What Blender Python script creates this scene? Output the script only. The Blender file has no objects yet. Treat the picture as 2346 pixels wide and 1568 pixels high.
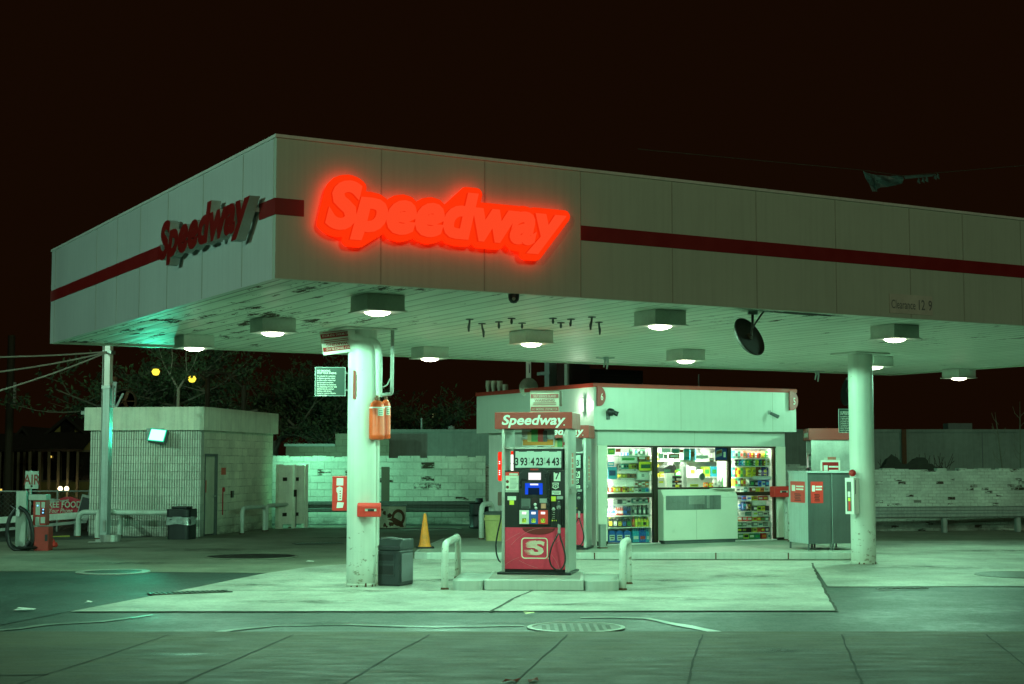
import bpy, bmesh, math, random
from mathutils import Vector, Matrix
rnd = random.Random(7)
S = bpy.context.scene
COL = S.collection
R = math.radians
# ---------------------------------------------------------------- camera
F, CX, CY, EYE = 3500.0, 1173.0, 784.0, 1.85
TH = math.atan((1062.0 - CY) / F)
cam_d = bpy.data.cameras.new('camera'); cam = bpy.data.objects.new('camera', cam_d); COL.objects.link(cam)
cam.location = (0, 0, EYE); cam.rotation_euler = (math.pi/2 + TH, 0, 0)
cam_d.sensor_width = 36; cam_d.lens = F/2346*36; cam_d.clip_end = 2000; cam_d.clip_start = 0.1
S.camera = cam

def ray(x, y):
    u = (x-CX)/F; v = -(y-CY)/F
    return Vector((u, math.cos(TH)-v*math.sin(TH), math.sin(TH)+v*math.cos(TH)))
def G(x, y, z=0.0):                       # a sight line met with a level at height z
    d = ray(x, y); t = (z-EYE)/d.z
    return Vector((d.x*t, d.y*t, z))
def D(x, y, Y):                           # a sight line met at a distance Y
    d = ray(x, y); t = Y/d.y
    return Vector((d.x*t, Y, EYE+d.z*t))
class Face:                               # an upright plane: local x along it, -y outward, z up
    def __init__(s, o, deg): s.o = Vector((o[0], o[1], 0)); s.a = R(deg); s.deg = deg
    def at(s, px, py, ly=0.0):
        n = Vector((-math.sin(s.a), math.cos(s.a), 0)); x = Vector((math.cos(s.a), math.sin(s.a), 0))
        d = ray(px, py); o = s.o + n*ly
        t = (o-Vector((0, 0, EYE))).dot(n)/d.dot(n)
        p = Vector((0, 0, EYE))+d*t
        return ((p-s.o).dot(x), p.z)
    def w(s, lx, ly, z=0.0):
        return Vector((s.o.x+lx*math.cos(s.a)-ly*math.sin(s.a), s.o.y+lx*math.sin(s.a)+ly*math.cos(s.a), z))

# ---------------------------------------------------------------- objects
def tag(o, label=None, cat=None, group=None, kind=None):
    if label: o['label'] = label
    if cat: o['category'] = cat
    if group: o['group'] = group
    if kind: o['kind'] = kind
    return o
def thing(name, label, cat, loc=(0, 0, 0), rz=0.0, group=None):
    o = bpy.data.objects.new(name, None); o.empty_display_size = .1; COL.objects.link(o)
    o.location = loc; o.rotation_euler = (0, 0, R(rz))
    return tag(o, label, cat, group)
def dup(root, loc, rz, label):
    r = root.copy(); COL.objects.link(r); r.location = loc; r.rotation_euler = (0, 0, R(rz)); r['label'] = label
    for ch in list(root.children):
        c = ch.copy(); COL.objects.link(c); c.parent = r
        for g in list(ch.children):
            d = g.copy(); COL.objects.link(d); d.parent = c
    return r

_tc = {}
def text_geo(body, size=1.0, shear=0.0, offset=0.0, extrude=0.0, spacing=1.0, align='CENTER'):
    k = (body, size, shear, offset, extrude, spacing, align)
    if k not in _tc:
        cu = bpy.data.curves.new('t', 'FONT'); cu.body = body; cu.size = size; cu.shear = shear; cu.offset = offset
        cu.extrude = extrude; cu.space_character = spacing; cu.align_x = align; cu.resolution_u = 4; cu.fill_mode = 'BOTH' if extrude else 'FRONT'
        ob = bpy.data.objects.new('t', cu); COL.objects.link(ob)
        me = bpy.data.meshes.new_from_object(ob)
        vs = [v.co.copy() for v in me.vertices]; fs = [list(p.vertices) for p in me.polygons]
        bpy.data.objects.remove(ob); bpy.data.curves.remove(cu); bpy.data.meshes.remove(me)
        _tc[k] = (vs, fs)
    return _tc[k]

class MB:
    def __init__(s): s.v = []; s.f = []; s.m = []; s.mi = 0
    def mat(s, i): s.mi = i; return s
    def add(s, vs, fs):
        b = len(s.v); s.v += [tuple(v) for v in vs]
        for f in fs: s.f.append([b+i for i in f]); s.m.append(s.mi)
        return s
    def box(s, x0, x1, y0, y1, z0, z1, M=None):
        vs = [Vector((x, y, z)) for z in (z0, z1) for y in (y0, y1) for x in (x0, x1)]
        if M is not None: vs = [M @ v for v in vs]
        return s.add(vs, [(0, 2, 3, 1), (4, 5, 7, 6), (0, 1, 5, 4), (2, 6, 7, 3), (0, 4, 6, 2), (1, 3, 7, 5)])
    def quad(s, a, b, c, d): return s.add([a, b, c, d], [(0, 1, 2, 3)])
    def plate(s, x0, x1, z0, z1, y=0.0, M=None):      # faces -y
        vs = [Vector((x0, y, z0)), Vector((x1, y, z0)), Vector((x1, y, z1)), Vector((x0, y, z1))]
        if M is not None: vs = [M @ v for v in vs]
        return s.add(vs, [(0, 1, 2, 3)])
    def prism(s, poly, axis, a, b):                   # poly in the other two axes
        n = len(poly)
        def mk(p, t):
            return {'x': (t, p[0], p[1]), 'y': (p[0], t, p[1]), 'z': (p[0], p[1], t)}[axis]
        vs = [mk(p, a) for p in poly]+[mk(p, b) for p in poly]
        fs = [list(range(n))[::-1], list(range(n, 2*n))]+[(i, (i+1) % n, n+(i+1) % n, n+i) for i in range(n)]
        return s.add(vs, fs)
    def cone(s, p0, p1, r0, r1, n=16, caps=True):
        p0, p1 = Vector(p0), Vector(p1); d = (p1-p0).normalized()
        a = d.orthogonal().normalized(); b = d.cross(a)
        vs = []
        for p, r in ((p0, r0), (p1, r1)):
            vs += [p+(a*math.cos(2*math.pi*i/n)+b*math.sin(2*math.pi*i/n))*r for i in range(n)]
        fs = [(i, (i+1) % n, n+(i+1) % n, n+i) for i in range(n)]
        if caps: fs += [list(range(n))[::-1], list(range(n, 2*n))]
        return s.add(vs, fs)
    def tube(s, pts, r, n=10, caps=True, rs=None):
        pts = [Vector(p) for p in pts]; N = len(pts); vs = []
        d0 = (pts[1]-pts[0]).normalized(); a = d0.orthogonal().normalized()
        for i, p in enumerate(pts):
            d = (pts[min(i+1, N-1)]-pts[max(i-1, 0)]).normalized()
            a = (a-d*a.dot(d)).normalized(); b = d.cross(a); rr = rs[i] if rs else r
            vs += [p+(a*math.cos(2*math.pi*k/n)+b*math.sin(2*math.pi*k/n))*rr for k in range(n)]
        fs = [(i*n+k, i*n+(k+1) % n, (i+1)*n+(k+1) % n, (i+1)*n+k) for i in range(N-1) for k in range(n)]
        if caps: fs += [list(range(n))[::-1], [(N-1)*n+k for k in range(n)]]
        return s.add(vs, fs)
    def lathe(s, prof, c=(0, 0, 0), n=16, M=None):
        vs = []; c = Vector(c)
        for r, z in prof:
            for k in range(n):
                v = Vector((r*math.cos(2*math.pi*k/n), r*math.sin(2*math.pi*k/n), z))
                vs.append((M @ v if M is not None else v)+c)
        N = len(prof)
        fs = [(i*n+k, i*n+(k+1) % n, (i+1)*n+(k+1) % n, (i+1)*n+k) for i in range(N-1) for k in range(n)]
        if prof[0][0] > 1e-4: fs.append(list(range(n))[::-1])
        if prof[-1][0] > 1e-4: fs.append([(N-1)*n+k for k in range(n)])
        return s.add(vs, fs)
    def text(s, body, x, y, z, size, shear=0, offset=0, extrude=0, spacing=1.0, align='CENTER', sx=1.0, M=None, rot=0):
        # upright text facing -y, baseline at z
        vs, fs = text_geo(body, 1.0, shear, offset, extrude/size, spacing, align)
        out = []
        for v in vs:
            px, pz = v.x*size*sx, v.y*size
            if rot: px, pz = px*math.cos(rot)-pz*math.sin(rot), px*math.sin(rot)+pz*math.cos(rot)
            w = Vector((x+px, y-v.z*size, z+pz)); out.append(M @ w if M is not None else w)
        return s.add(out, fs)
    def bar(s, p0, p1, w, h):
        p0, p1 = Vector(p0), Vector(p1); d = (p1-p0).normalized()
        up = Vector((0, 0, 1)) if abs(d.z) < .9 else Vector((0, 1, 0))
        a = d.cross(up).normalized(); b = a.cross(d)
        vs = [p+a*sx*w/2+b*sz*h/2 for p in (p0, p1) for sx, sz in ((-1, -1), (1, -1), (1, 1), (-1, 1))]
        return s.add(vs, [(0, 1, 2, 3), (4, 7, 6, 5), (0, 4, 5, 1), (1, 5, 6, 2), (2, 6, 7, 3), (3, 7, 4, 0)])
    def build(s, name, mats, parent=None, bevel=0.0, smooth=None, label=None, seg=2, loc=None, rz=0):
        me = bpy.data.meshes.new(name); me.from_pydata([tuple(v) for v in s.v], [], s.f)
        if not isinstance(mats, (list, tuple)): mats = [mats]
        for m in mats: me.materials.append(m)
        me.polygons.foreach_set('material_index', s.m)
        bm = bmesh.new(); bm.from_mesh(me); bmesh.ops.recalc_face_normals(bm, faces=bm.faces); bm.to_mesh(me); bm.free()
        if smooth is not None:
            me.polygons.foreach_set('use_smooth', [True]*len(me.polygons)); me.set_sharp_from_angle(angle=R(smooth))
        me.update()
        o = bpy.data.objects.new(name, me); COL.objects.link(o)
        if parent is not None: o.parent = parent
        if loc is not None: o.location = loc
        o.rotation_euler = (0, 0, R(rz))
        if bevel:
            b = o.modifiers.new('bevel', 'BEVEL'); b.width = bevel; b.segments = seg; b.limit_method = 'ANGLE'; b.angle_limit = R(40)
        if label: o['label'] = label
        return o
def rounded(x0, x1, z0, z1, r, n=5):
    p = []
    for cx, cz, a0 in ((x1-r, z1-r, 0), (x0+r, z1-r, 90), (x0+r, z0+r, 180), (x1-r, z0+r, 270)):
        p += [(cx+r*math.cos(R(a0+90*i/n)), cz+r*math.sin(R(a0+90*i/n))) for i in range(n+1)]
    return p
def bend(pts, r, n=6):                      # round the corners of a polyline
    pts = [Vector(p) for p in pts]; out = [pts[0]]
    for i in range(1, len(pts)-1):
        a = (pts[i-1]-pts[i]); b = (pts[i+1]-pts[i]); k = min(r, a.length*.49, b.length*.49)
        p0 = pts[i]+a.normalized()*k; p1 = pts[i]+b.normalized()*k
        for j in range(n+1):
            t = j/n; out.append(p0*(1-t)**2+pts[i]*2*t*(1-t)+p1*t*t)
    out.append(pts[-1]); return out

# ---------------------------------------------------------------- materials
class NT:
    def __init__(s, name):
        s.m = bpy.data.materials.new(name); s.m.use_nodes = True; s.t = s.m.node_tree; s.t.nodes.clear()
        s.out = s.n('ShaderNodeOutputMaterial')
    def n(s, t, **kw):
        x = s.t.nodes.new(t)
        for k, v in kw.items(): setattr(x, k, v)
        return x
    def l(s, a, b): s.t.links.new(a, b)
    def put(s, sock, v):
        if hasattr(v, 'is_output'): s.l(v, sock)
        else: sock.default_value = v
    def coord(s, kind='Object'): return s.n('ShaderNodeTexCoord').outputs[kind]
    def mapping(s, vec, scale=(1, 1, 1), rot=(0, 0, 0), loc=(0, 0, 0)):
        m = s.n('ShaderNodeMapping'); s.l(vec, m.inputs[0]); m.inputs['Scale'].default_value = scale; m.inputs['Rotation'].default_value = rot; m.inputs['Location'].default_value = loc
        return m.outputs[0]
    def noise(s, vec, scale, detail=4, rough=.6):
        x = s.n('ShaderNodeTexNoise'); s.l(vec, x.inputs['Vector']); x.inputs['Scale'].default_value = scale; x.inputs['Detail'].default_value = detail; x.inputs['Roughness'].default_value = rough
        return x.outputs[0]
    def math(s, op, a, b=0.0, c=0.0):
        x = s.n('ShaderNodeMath', operation=op); s.put(x.inputs[0], a); s.put(x.inputs[1], b); s.put(x.inputs[2], c); return x.outputs[0]
    def rng(s, v, a, b, c, d):
        x = s.n('ShaderNodeMapRange'); s.put(x.inputs[0], v)
        for i, q in enumerate((a, b, c, d)): s.put(x.inputs[1+i], q)
        return x.outputs[0]
    def mix(s, f, a, b, mode='MIX'):
        x = s.n('ShaderNodeMix', data_type='RGBA', blend_type=mode); s.put(x.inputs[0], f)
        for i, q in ((6, a), (7, b)):
            if isinstance(q, (tuple, list)) and len(q) == 3: q = (*q, 1)
            s.put(x.inputs[i], q)
        return x.outputs[2]
    def sep(s, vec):
        x = s.n('ShaderNodeSeparateXYZ'); s.l(vec, x.inputs[0]); return x.outputs
    def comb(s, x, y, z=0.0):
        c = s.n('ShaderNodeCombineXYZ'); s.put(c.inputs[0], x); s.put(c.inputs[1], y); s.put(c.inputs[2], z); return c.outputs[0]
    def bump(s, h, strength=.3, dist=.01):
        b = s.n('ShaderNodeBump'); s.put(b.inputs['Height'], h); b.inputs['Strength'].default_value = strength; b.inputs['Distance'].default_value = dist; return b.outputs[0]
    def principled(s, col, rough=.6, metal=0.0, normal=None, spec=.5, **kw):
        p = s.n('ShaderNodeBsdfPrincipled')
        if isinstance(col, (tuple, list)) and len(col) == 3: col = (*col, 1)
        s.put(p.inputs['Base Color'], col); s.put(p.inputs['Roughness'], rough); s.put(p.inputs['Metallic'], metal); s.put(p.inputs['Specular IOR Level'], spec)
        if normal is not None: s.l(normal, p.inputs['Normal'])
        s.l(p.outputs[0], s.out.inputs[0]); return p
_mc = {}
def mat(name, col, rough=.55, metal=0.0, var=.18, scale=3.0, bump=.0, bscale=80, spec=.5, streak=0.0):
    if name in _mc: return _mc[name]
    t = NT(name); v = t.coord(); n = t.noise(v, scale, 5); n2 = t.noise(v, scale*9, 3)
    f = t.math('ADD', t.rng(n, .25, .75, 1-var, 1+var*.5), t.rng(n2, .3, .7, -var*.3, var*.3))
    if streak:
        st = t.noise(t.mapping(v, (9, 9, .35)), 1.6, 4); f = t.math('MULTIPLY', f, t.rng(st, .45, .75, 1, 1-streak))
    g = t.comb(f, f, f); c = t.mix(1.0, (*col, 1), g, 'MULTIPLY')
    nb = t.bump(t.noise(v, bscale, 3), bump, .004) if bump else None
    rr = t.rng(n, .3, .7, max(.03, rough-.08), min(1, rough+.1))
    t.principled(c, rr, metal, nb, spec); _mc[name] = t.m
    return t.m
def emit(name, col, st=1.0):
    if name in _mc: return _mc[name]
    t = NT(name); e = t.n('ShaderNodeEmission'); e.inputs[0].default_value = (*col, 1); e.inputs[1].default_value = st
    t.l(e.outputs[0], t.out.inputs[0]); _mc[name] = t.m
    return t.m
def glass(name, tint=(.93, .98, .95)):
    if name in _mc: return _mc[name]
    t = NT(name); a = t.n('ShaderNodeBsdfTransparent'); a.inputs[0].default_value = (*tint, 1)
    g = t.n('ShaderNodeBsdfGlossy'); g.inputs['Roughness'].default_value = .02
    fr = t.n('ShaderNodeFresnel'); fr.inputs[0].default_value = 1.35
    mx = t.n('ShaderNodeMixShader'); t.l(fr.outputs[0], mx.inputs[0]); t.l(a.outputs[0], mx.inputs[1]); t.l(g.outputs[0], mx.inputs[2])
    t.l(mx.outputs[0], t.out.inputs[0]); _mc[name] = t.m
    return t.m

WHITE = mat('white_paint', (.70, .74, .68), .42, streak=.12, var=.1)
t = NT('column_paint'); v = t.coord(); x, y, z = t.sep(v); n_ = t.noise(v, 1.5, 5); st_ = t.noise(t.mapping(v, (9, 9, .35)), 1.6, 4); sc_ = t.noise(t.mapping(v, (1, 1, 1.6)), 9, 5, .7)
f = t.math('MULTIPLY', t.rng(n_, .25, .75, .93, 1.05), t.rng(st_, .45, .75, 1, .88)); c = t.mix(1.0, (.58, .64, .58, 1), t.comb(f, f, f), 'MULTIPLY')
low_ = t.rng(z, .1, 1.3, .09, -.02); chip = t.rng(t.math('ADD', sc_, low_), .66, .70, 0, 1)
c = t.mix(t.math('MULTIPLY', chip, .75), c, (.16, .13, .08, 1)); c = t.mix(t.rng(z, .0, .35, .45, 0), c, (.26, .25, .17, 1))
t.principled(c, t.rng(n_, .3, .7, .38, .55), 0, t.bump(sc_, .08, .004)); COLW = t.m
TRIM = mat('kiosk_panel', (.52, .60, .53), .34, var=.06, scale=.8, streak=.06)
RED = mat('red_enamel', (.42, .02, .018), .35)
REDL = mat('red_plastic', (.72, .045, .035), .4)
REDP = mat('red_panel', (.70, .035, .085), .45, var=.2, scale=2.5)
REDS = mat('fascia_stripe', (.22, .004, .003), .5, var=.12)
ORANGE = mat('orange_cylinder', (.72, .085, .02), .4, var=.2)
CONE = mat('cone_orange', (.85, .26, .02), .55, var=.35, scale=6)
BLACK = mat('black_plastic', (.012, .016, .016), .4, var=.3)
RUBBER = mat('black_rubber', (.008, .010, .010), .45, var=.2)
DARK = mat('dark_bronze_frame', (.022, .017, .008), .4)
STEEL = mat('brushed_steel', (.50, .54, .50), .36, .65, streak=.12)
STEELD = mat('dull_steel', (.30, .34, .32), .45, .7, streak=.3)
GREY = mat('grey_paint', (.30, .34, .31), .5, streak=.15)
DGREY = mat('dark_grey_paint', (.10, .125, .12), .5, streak=.2)
TEALG = mat('pale_grey_sheet', (.40, .50, .48), .45, streak=.15)
TAN = mat('pale_plate', (.60, .66, .58), .5)
PAPER = mat('white_paper', (.78, .80, .74), .6, var=.06)
INK = mat('black_ink', (.015, .015, .015), .6, var=.1)
YELLOW = mat('yellow_sticker', (.72, .74, .05), .5)
YELLOWB = mat('pale_yellow_plastic', (.62, .58, .22), .5)
BLUE = mat('blue_plastic', (.03, .10, .42), .4)
CYAN = mat('cyan_card', (.05, .42, .62), .5)
GREEN = mat('green_foil', (.06, .32, .07), .35)
RUST = mat('rust_brown', (.11, .045, .018), .85, var=.4, scale=12)
WOOD = mat('dark_wood', (.035, .028, .015), .8, var=.4)
SIGNG = mat('green_sign', (.010, .040, .028), .45, var=.12)
SCREENB = emit('blue_screen', (.015, .10, .95), .85)
SCREENW = emit('white_screen', (1, .98, .98), 1.1)
SCREEND = emit('dark_screen', (.01, .03, .06), .6)
# ================================================================= ground
def asphalt_mat(name, col, lo, hi, patch=.35, sc=.5):
    t = NT(name); v = t.coord(); big = t.noise(v, sc, 5, .6); fine = t.noise(v, 24, 3, .8); mid = t.noise(v, 5, 5, .7)
    f = t.math('MULTIPLY', t.rng(big, .3, .7, 1-patch, 1+patch), t.rng(mid, .25, .75, .75, 1.25)); f = t.math('MULTIPLY', f, t.rng(fine, .30, .70, .35, 1.7))
    c = t.mix(1.0, (*col, 1), t.comb(f, f, f), 'MULTIPLY')
    r = t.rng(t.math('ADD', t.math('MULTIPLY', big, .6), t.math('MULTIPLY', mid, .4)), .35, .65, lo, hi)
    t.principled(c, r, 0, t.bump(t.math('ADD', fine, t.math('MULTIPLY', mid, .6)), .35, .012), .5); return t.m
def concrete_mat(name, col, stain=.35, lo=.45, hi=.85):
    t = NT(name); v = t.coord(); big = t.noise(v, .55, 6, .65); mid = t.noise(t.mapping(v, (1.3, 5, 1)), 1.2, 6, .7); fine = t.noise(v, 28, 3, .8)
    sp = t.noise(v, 7, 4, .75)
    f = t.math('MULTIPLY', t.rng(big, .3, .7, 1-stain, 1+stain*.4), t.rng(mid, .3, .7, 1-stain*.7, 1.1)); f = t.math('MULTIPLY', f, t.rng(fine, .32, .68, .74, 1.24)); f = t.math('MULTIPLY', f, t.rng(sp, .60, .72, 1, .62)); f = t.math('MULTIPLY', f, t.rng(t.noise(v, 1.5, 7, .72), .50, .70, 1, .66))
    c = t.mix(1.0, (*col, 1), t.comb(f, f, f), 'MULTIPLY')
    c = t.mix(t.rng(sp, .66, .78, 0, .35), c, (.10, .085, .055, 1))
    t.principled(c, t.rng(mid, .3, .7, lo, hi), 0, t.bump(t.math('ADD', fine, sp), .25, .008), .5); return t.m
ASPH = asphalt_mat('asphalt', (.040, .055, .046), .38, .75)
ASPH2 = asphalt_mat('asphalt_patch', (.042, .064, .058), .40, .62, .25)
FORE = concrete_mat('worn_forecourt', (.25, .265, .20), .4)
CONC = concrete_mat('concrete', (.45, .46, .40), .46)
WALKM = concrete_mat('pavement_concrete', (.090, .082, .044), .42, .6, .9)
KERBM = concrete_mat('kerb_concrete', (.34, .38, .33), .3)
JOINT = mat('joint_filler', (.045, .05, .036), .9, var=.4)
SEAL = mat('worn_sealant', (.26, .31, .27), .35, var=.4, scale=8)
def wpts(px, z): return [G(x, y, z) for x, y in px]
def sheet(name, px, z, m, kind='structure', label=None, cat=None, parent=None):
    mb = MB(); mb.add(wpts(px, z), [list(range(len(px)))]); o = mb.build(name, m, parent)
    if parent is None: tag(o, label, cat, None, kind)
    return o
mb = MB(); mb.add([(-400, -60, 0), (400, -60, 0), (400, 600, 0), (-400, 600, 0)], [(0, 1, 2, 3)])
ground = tag(mb.build('ground', ASPH), 'dark worn asphalt ground all around the station', 'ground', None, 'structure')
EXT = 2600
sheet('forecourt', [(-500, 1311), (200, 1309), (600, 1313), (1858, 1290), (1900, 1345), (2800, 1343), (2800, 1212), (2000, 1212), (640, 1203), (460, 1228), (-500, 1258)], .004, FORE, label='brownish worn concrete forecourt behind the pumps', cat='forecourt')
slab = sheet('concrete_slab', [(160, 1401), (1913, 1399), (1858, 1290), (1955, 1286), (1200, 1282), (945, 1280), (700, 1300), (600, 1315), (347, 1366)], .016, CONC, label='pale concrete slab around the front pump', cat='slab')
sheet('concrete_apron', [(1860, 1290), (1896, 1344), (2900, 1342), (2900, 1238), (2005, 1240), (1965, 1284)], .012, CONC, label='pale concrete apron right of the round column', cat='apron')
sheet('asphalt_lane', [(-700, 1312), (198, 1311), (596, 1315), (346, 1366), (158, 1401), (-100, 1452), (-700, 1452)], .008, ASPH2, label='dark asphalt lane left of the concrete slab', cat='lane')
t = NT('lane_strip'); 
walk = MB(); 
w0 = wpts([(-900, 1453.5), (3300, 1453.5)], 0); ze = .03
walk.add([(w0[0].x, w0[0].y, ze), (w0[1].x, w0[1].y, ze), (w0[1].x, -8, ze), (w0[0].x, -8, ze), (w0[0].x, w0[0].y, 0), (w0[1].x, w0[1].y, 0)], [(0, 3, 2, 1), (0, 1, 5, 4)])
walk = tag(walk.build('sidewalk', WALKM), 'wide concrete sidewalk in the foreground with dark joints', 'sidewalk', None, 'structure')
def strip(px, w, z, m, name, parent, wob=0.0):
    pts = [G(x, y, z) for x, y in px]; fine = []
    for a, b in zip(pts, pts[1:]):
        n = max(1, int((b-a).length/.25)); fine += [a+(b-a)*(i/n) for i in range(n)]
    fine.append(pts[-1]); L = []; Rr = []
    for i, p in enumerate(fine):
        d = (fine[min(i+1, len(fine)-1)]-fine[max(i-1, 0)]).normalized(); s = Vector((-d.y, d.x, 0))
        o = s*rnd.uniform(-wob, wob); ww = w*rnd.uniform(.6, 1.35)
        L.append(p+o+s*ww/2); Rr.append(p+o-s*ww/2)
    m_ = MB(); n = len(fine); m_.add(L+Rr, [(i, i+1, n+i+1, n+i) for i in range(n-1)])
    return m_.build(name, m, parent)
for px in ([(387, 1454), (311, 1480), (226, 1508), (105, 1545), (-20, 1590)], [(673, 1454), (412, 1566), (300, 1620)], [(985, 1454), (900, 1500), (789, 1566), (700, 1625)], [(1300, 1454), (1192, 1554), (1120, 1620)],
           [(1610, 1454), (1592, 1500), (1575, 1567), (1570, 1620)], [(1927, 1454), (1975, 1567), (2000, 1620)], [(2258, 1454), (2346, 1522), (2480, 1620)]):
    strip(px, .018, ze+.004, JOINT, 'joint', walk, .007)
strip([(-40, 1548), (60, 1546), (110, 1545)], .05, ze+.004, JOINT, 'crack', walk, .02)
strip([(235, 1506), (300, 1508), (360, 1513)], .012, ze+.004, JOINT, 'crack', walk, .02)
strip([(1123, 1402), (1178, 1371), (1218, 1353)], .04, .020, JOINT, 'joint', slab, .012)
strip([(420, 1354), (790, 1353), (1010, 1353)], .02, .020, JOINT, 'joint', slab, .008)
strip([(350, 1402.5), (700, 1402.5), (1123, 1402.5), (1500, 1401), (1916, 1400)], .055, .009, JOINT, 'joint', slab, .02)
strip([(1916, 1399), (1885, 1345), (1860, 1290)], .035, .020, JOINT, 'joint', slab, .012)
strip([(1440, 1353), (1640, 1340), (1880, 1338)], .018, .020, JOINT, 'joint', slab, .008)
for px, w in (([(1330, 1415), (1400, 1414), (1481, 1417), (1540, 1428), (1600, 1440), (1668, 1453)], .16), ([(-60, 1450), (40, 1440), (110, 1431), (230, 1424), (350, 1409)], .10), ([(470, 1452), (560, 1440), (640, 1433), (800, 1431), (1000, 1437), (1200, 1433)], .10)):
    o = strip(px, w, .010, SEAL, 'sealant_line', ground, .02)
strip([(640, 1446), (900, 1450), (1240, 1446)], .20, .007, ASPH2, 'sealant_line', ground, .03)
def manhole(px, py, r, name, label, m, rim, ring=.06, pattern=True, z=.012):
    p = G(px, py, z); t_ = thing(name, label, 'manhole cover' if 'hole' in name else 'drain', p)
    a = MB(); a.lathe([(r, 0), (r, .010), (r-ring, .012), (r-ring, .004)], n=40); a.build('frame', rim, t_)
    b = MB(); b.lathe([(r-ring, .0), (r-ring, .007), (0, .007)], n=40)
    if pattern:
        k = int((r-ring)/.09)
        for i in range(-k, k+1):
            for j in range(-k, k+1):
                if math.hypot(i, j)*.09 < r-ring-.06: b.box(i*.09-.025, i*.09+.025, j*.09-.025, j*.09+.025, .007, .0095)
    b.build('cover', m, t_); return t_
IRON = mat('cast_iron', (.10, .12, .10), .42, .6, var=.4, scale=20)
IRONW = mat('worn_iron_rim', (.42, .45, .40), .4, .3, var=.4, scale=15)
manhole(1320, 1438.5, .55, 'manhole_cover', 'round iron manhole cover in the asphalt right before the sidewalk', IRON, IRONW, .05)
manhole(576, 1275.5, .92, 'manhole_cover', 'large dark round tank cover left of the round column', RUBBER, FORE, .05, False)
manhole(259, 1311, .62, 'manhole_cover', 'tank cover with bright rim at the edge of the dark asphalt lane', IRON, IRONW, .14, False)
manhole(2340, 1318, .75, 'manhole_cover', 'dark round tank cover on the apron at the right edge', IRON, IRON, .05, False)
manhole(985, 1212, .9, 'manhole_cover', 'ring shaped tank cover on the ground behind the traffic cone', IRON, IRONW, .10, False)
def grate(px0, px1, d, label):
    a, b = G(*px0, .02), G(*px1, .02); L = (b-a).length; ang = math.degrees(math.atan2(b.y-a.y, b.x-a.x))
    t_ = thing('drain_grate', label, 'drain', a, ang)
    f = MB(); f.box(0, L, 0, .03, 0, .012); f.box(0, L, d-.03, d, 0, .012); f.build('frame', IRON, t_)
    s = MB(); s.box(.0, L, .03, d-.03, -.001, .003); s.build('channel', RUBBER, t_)
    g = MB(); n = int(L/.07)
    for i in range(n): g.box(i*L/n, i*L/n+.035, .03, d-.03, .003, .011)
    g.build('grille', IRON, t_)
grate((347, 1364), (533, 1357), .30, 'long iron drain grate at the left edge of the concrete slab')
grate((675, 1247), (788, 1245), .30, 'iron drain grate crossing the forecourt left of the round column')
grate((2012, 1351), (2128, 1349), .10, 'narrow slot drain in the asphalt at right')
def litter(px, py, w, h, label, m=PAPER):
    p = G(px, py, .022); a = MB(); n = 5
    for i in range(n):
        for j in range(2):
            x, y = i*w/n, j*h/2; z = [.004+.02*abs(math.sin(3*q+j)) for q in (i, i+1)]
            a.quad((x, y, z[0]), (x+w/n, y, z[1]), (x+w/n, y+h/2, z[1]+.006), (x, y+h/2, z[0]+.006))
    tag(a.build('litter', m, loc=p, rz=rnd.uniform(-30, 30)), label, 'litter', 'scraps of litter on the ground')
litter(30, 1399, .24, .14, 'flat white scrap of paper on the dark asphalt at the left edge')
litter(192, 1382, .08, .08, 'tiny white scrap on the dark asphalt lane')
litter(1205, 1408, .12, .08, 'yellowish scrap on the asphalt before the slab edge', YELLOWB)
litter(700, 1288, .14, .08, 'small white scrap on the concrete left of the round column')
litter(200, 1244, .3, .12, 'white scrap lying near the red air machine box')
litter(2150, 1203, .3, .12, 'small white scrap lying before the right guardrail')
LEAF = mat('dry_leaf', (.30, .05, .02), .7, var=.3)
for x, y, q in ((1150, 1563, 'broad reddish dry leaf on the sidewalk at the bottom of the picture'), (1212, 1564, 'small reddish dry leaf on the sidewalk right of the broad one')):
    p = G(x, y, ze+.006); a = MB()
    a.add([(0, 0, .0), (.05, .035, .02), (.12, .04, .006), (.18, 0, .025), (.12, -.04, .0), (.05, -.03, .015), (.1, 0, .012)], [(0, 1, 6), (1, 2, 6), (2, 3, 6), (3, 4, 6), (4, 5, 6), (5, 0, 6)])
    tag(a.build('dry_leaf', LEAF, loc=p, rz=rnd.uniform(0, 90)), q, 'leaf')

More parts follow.
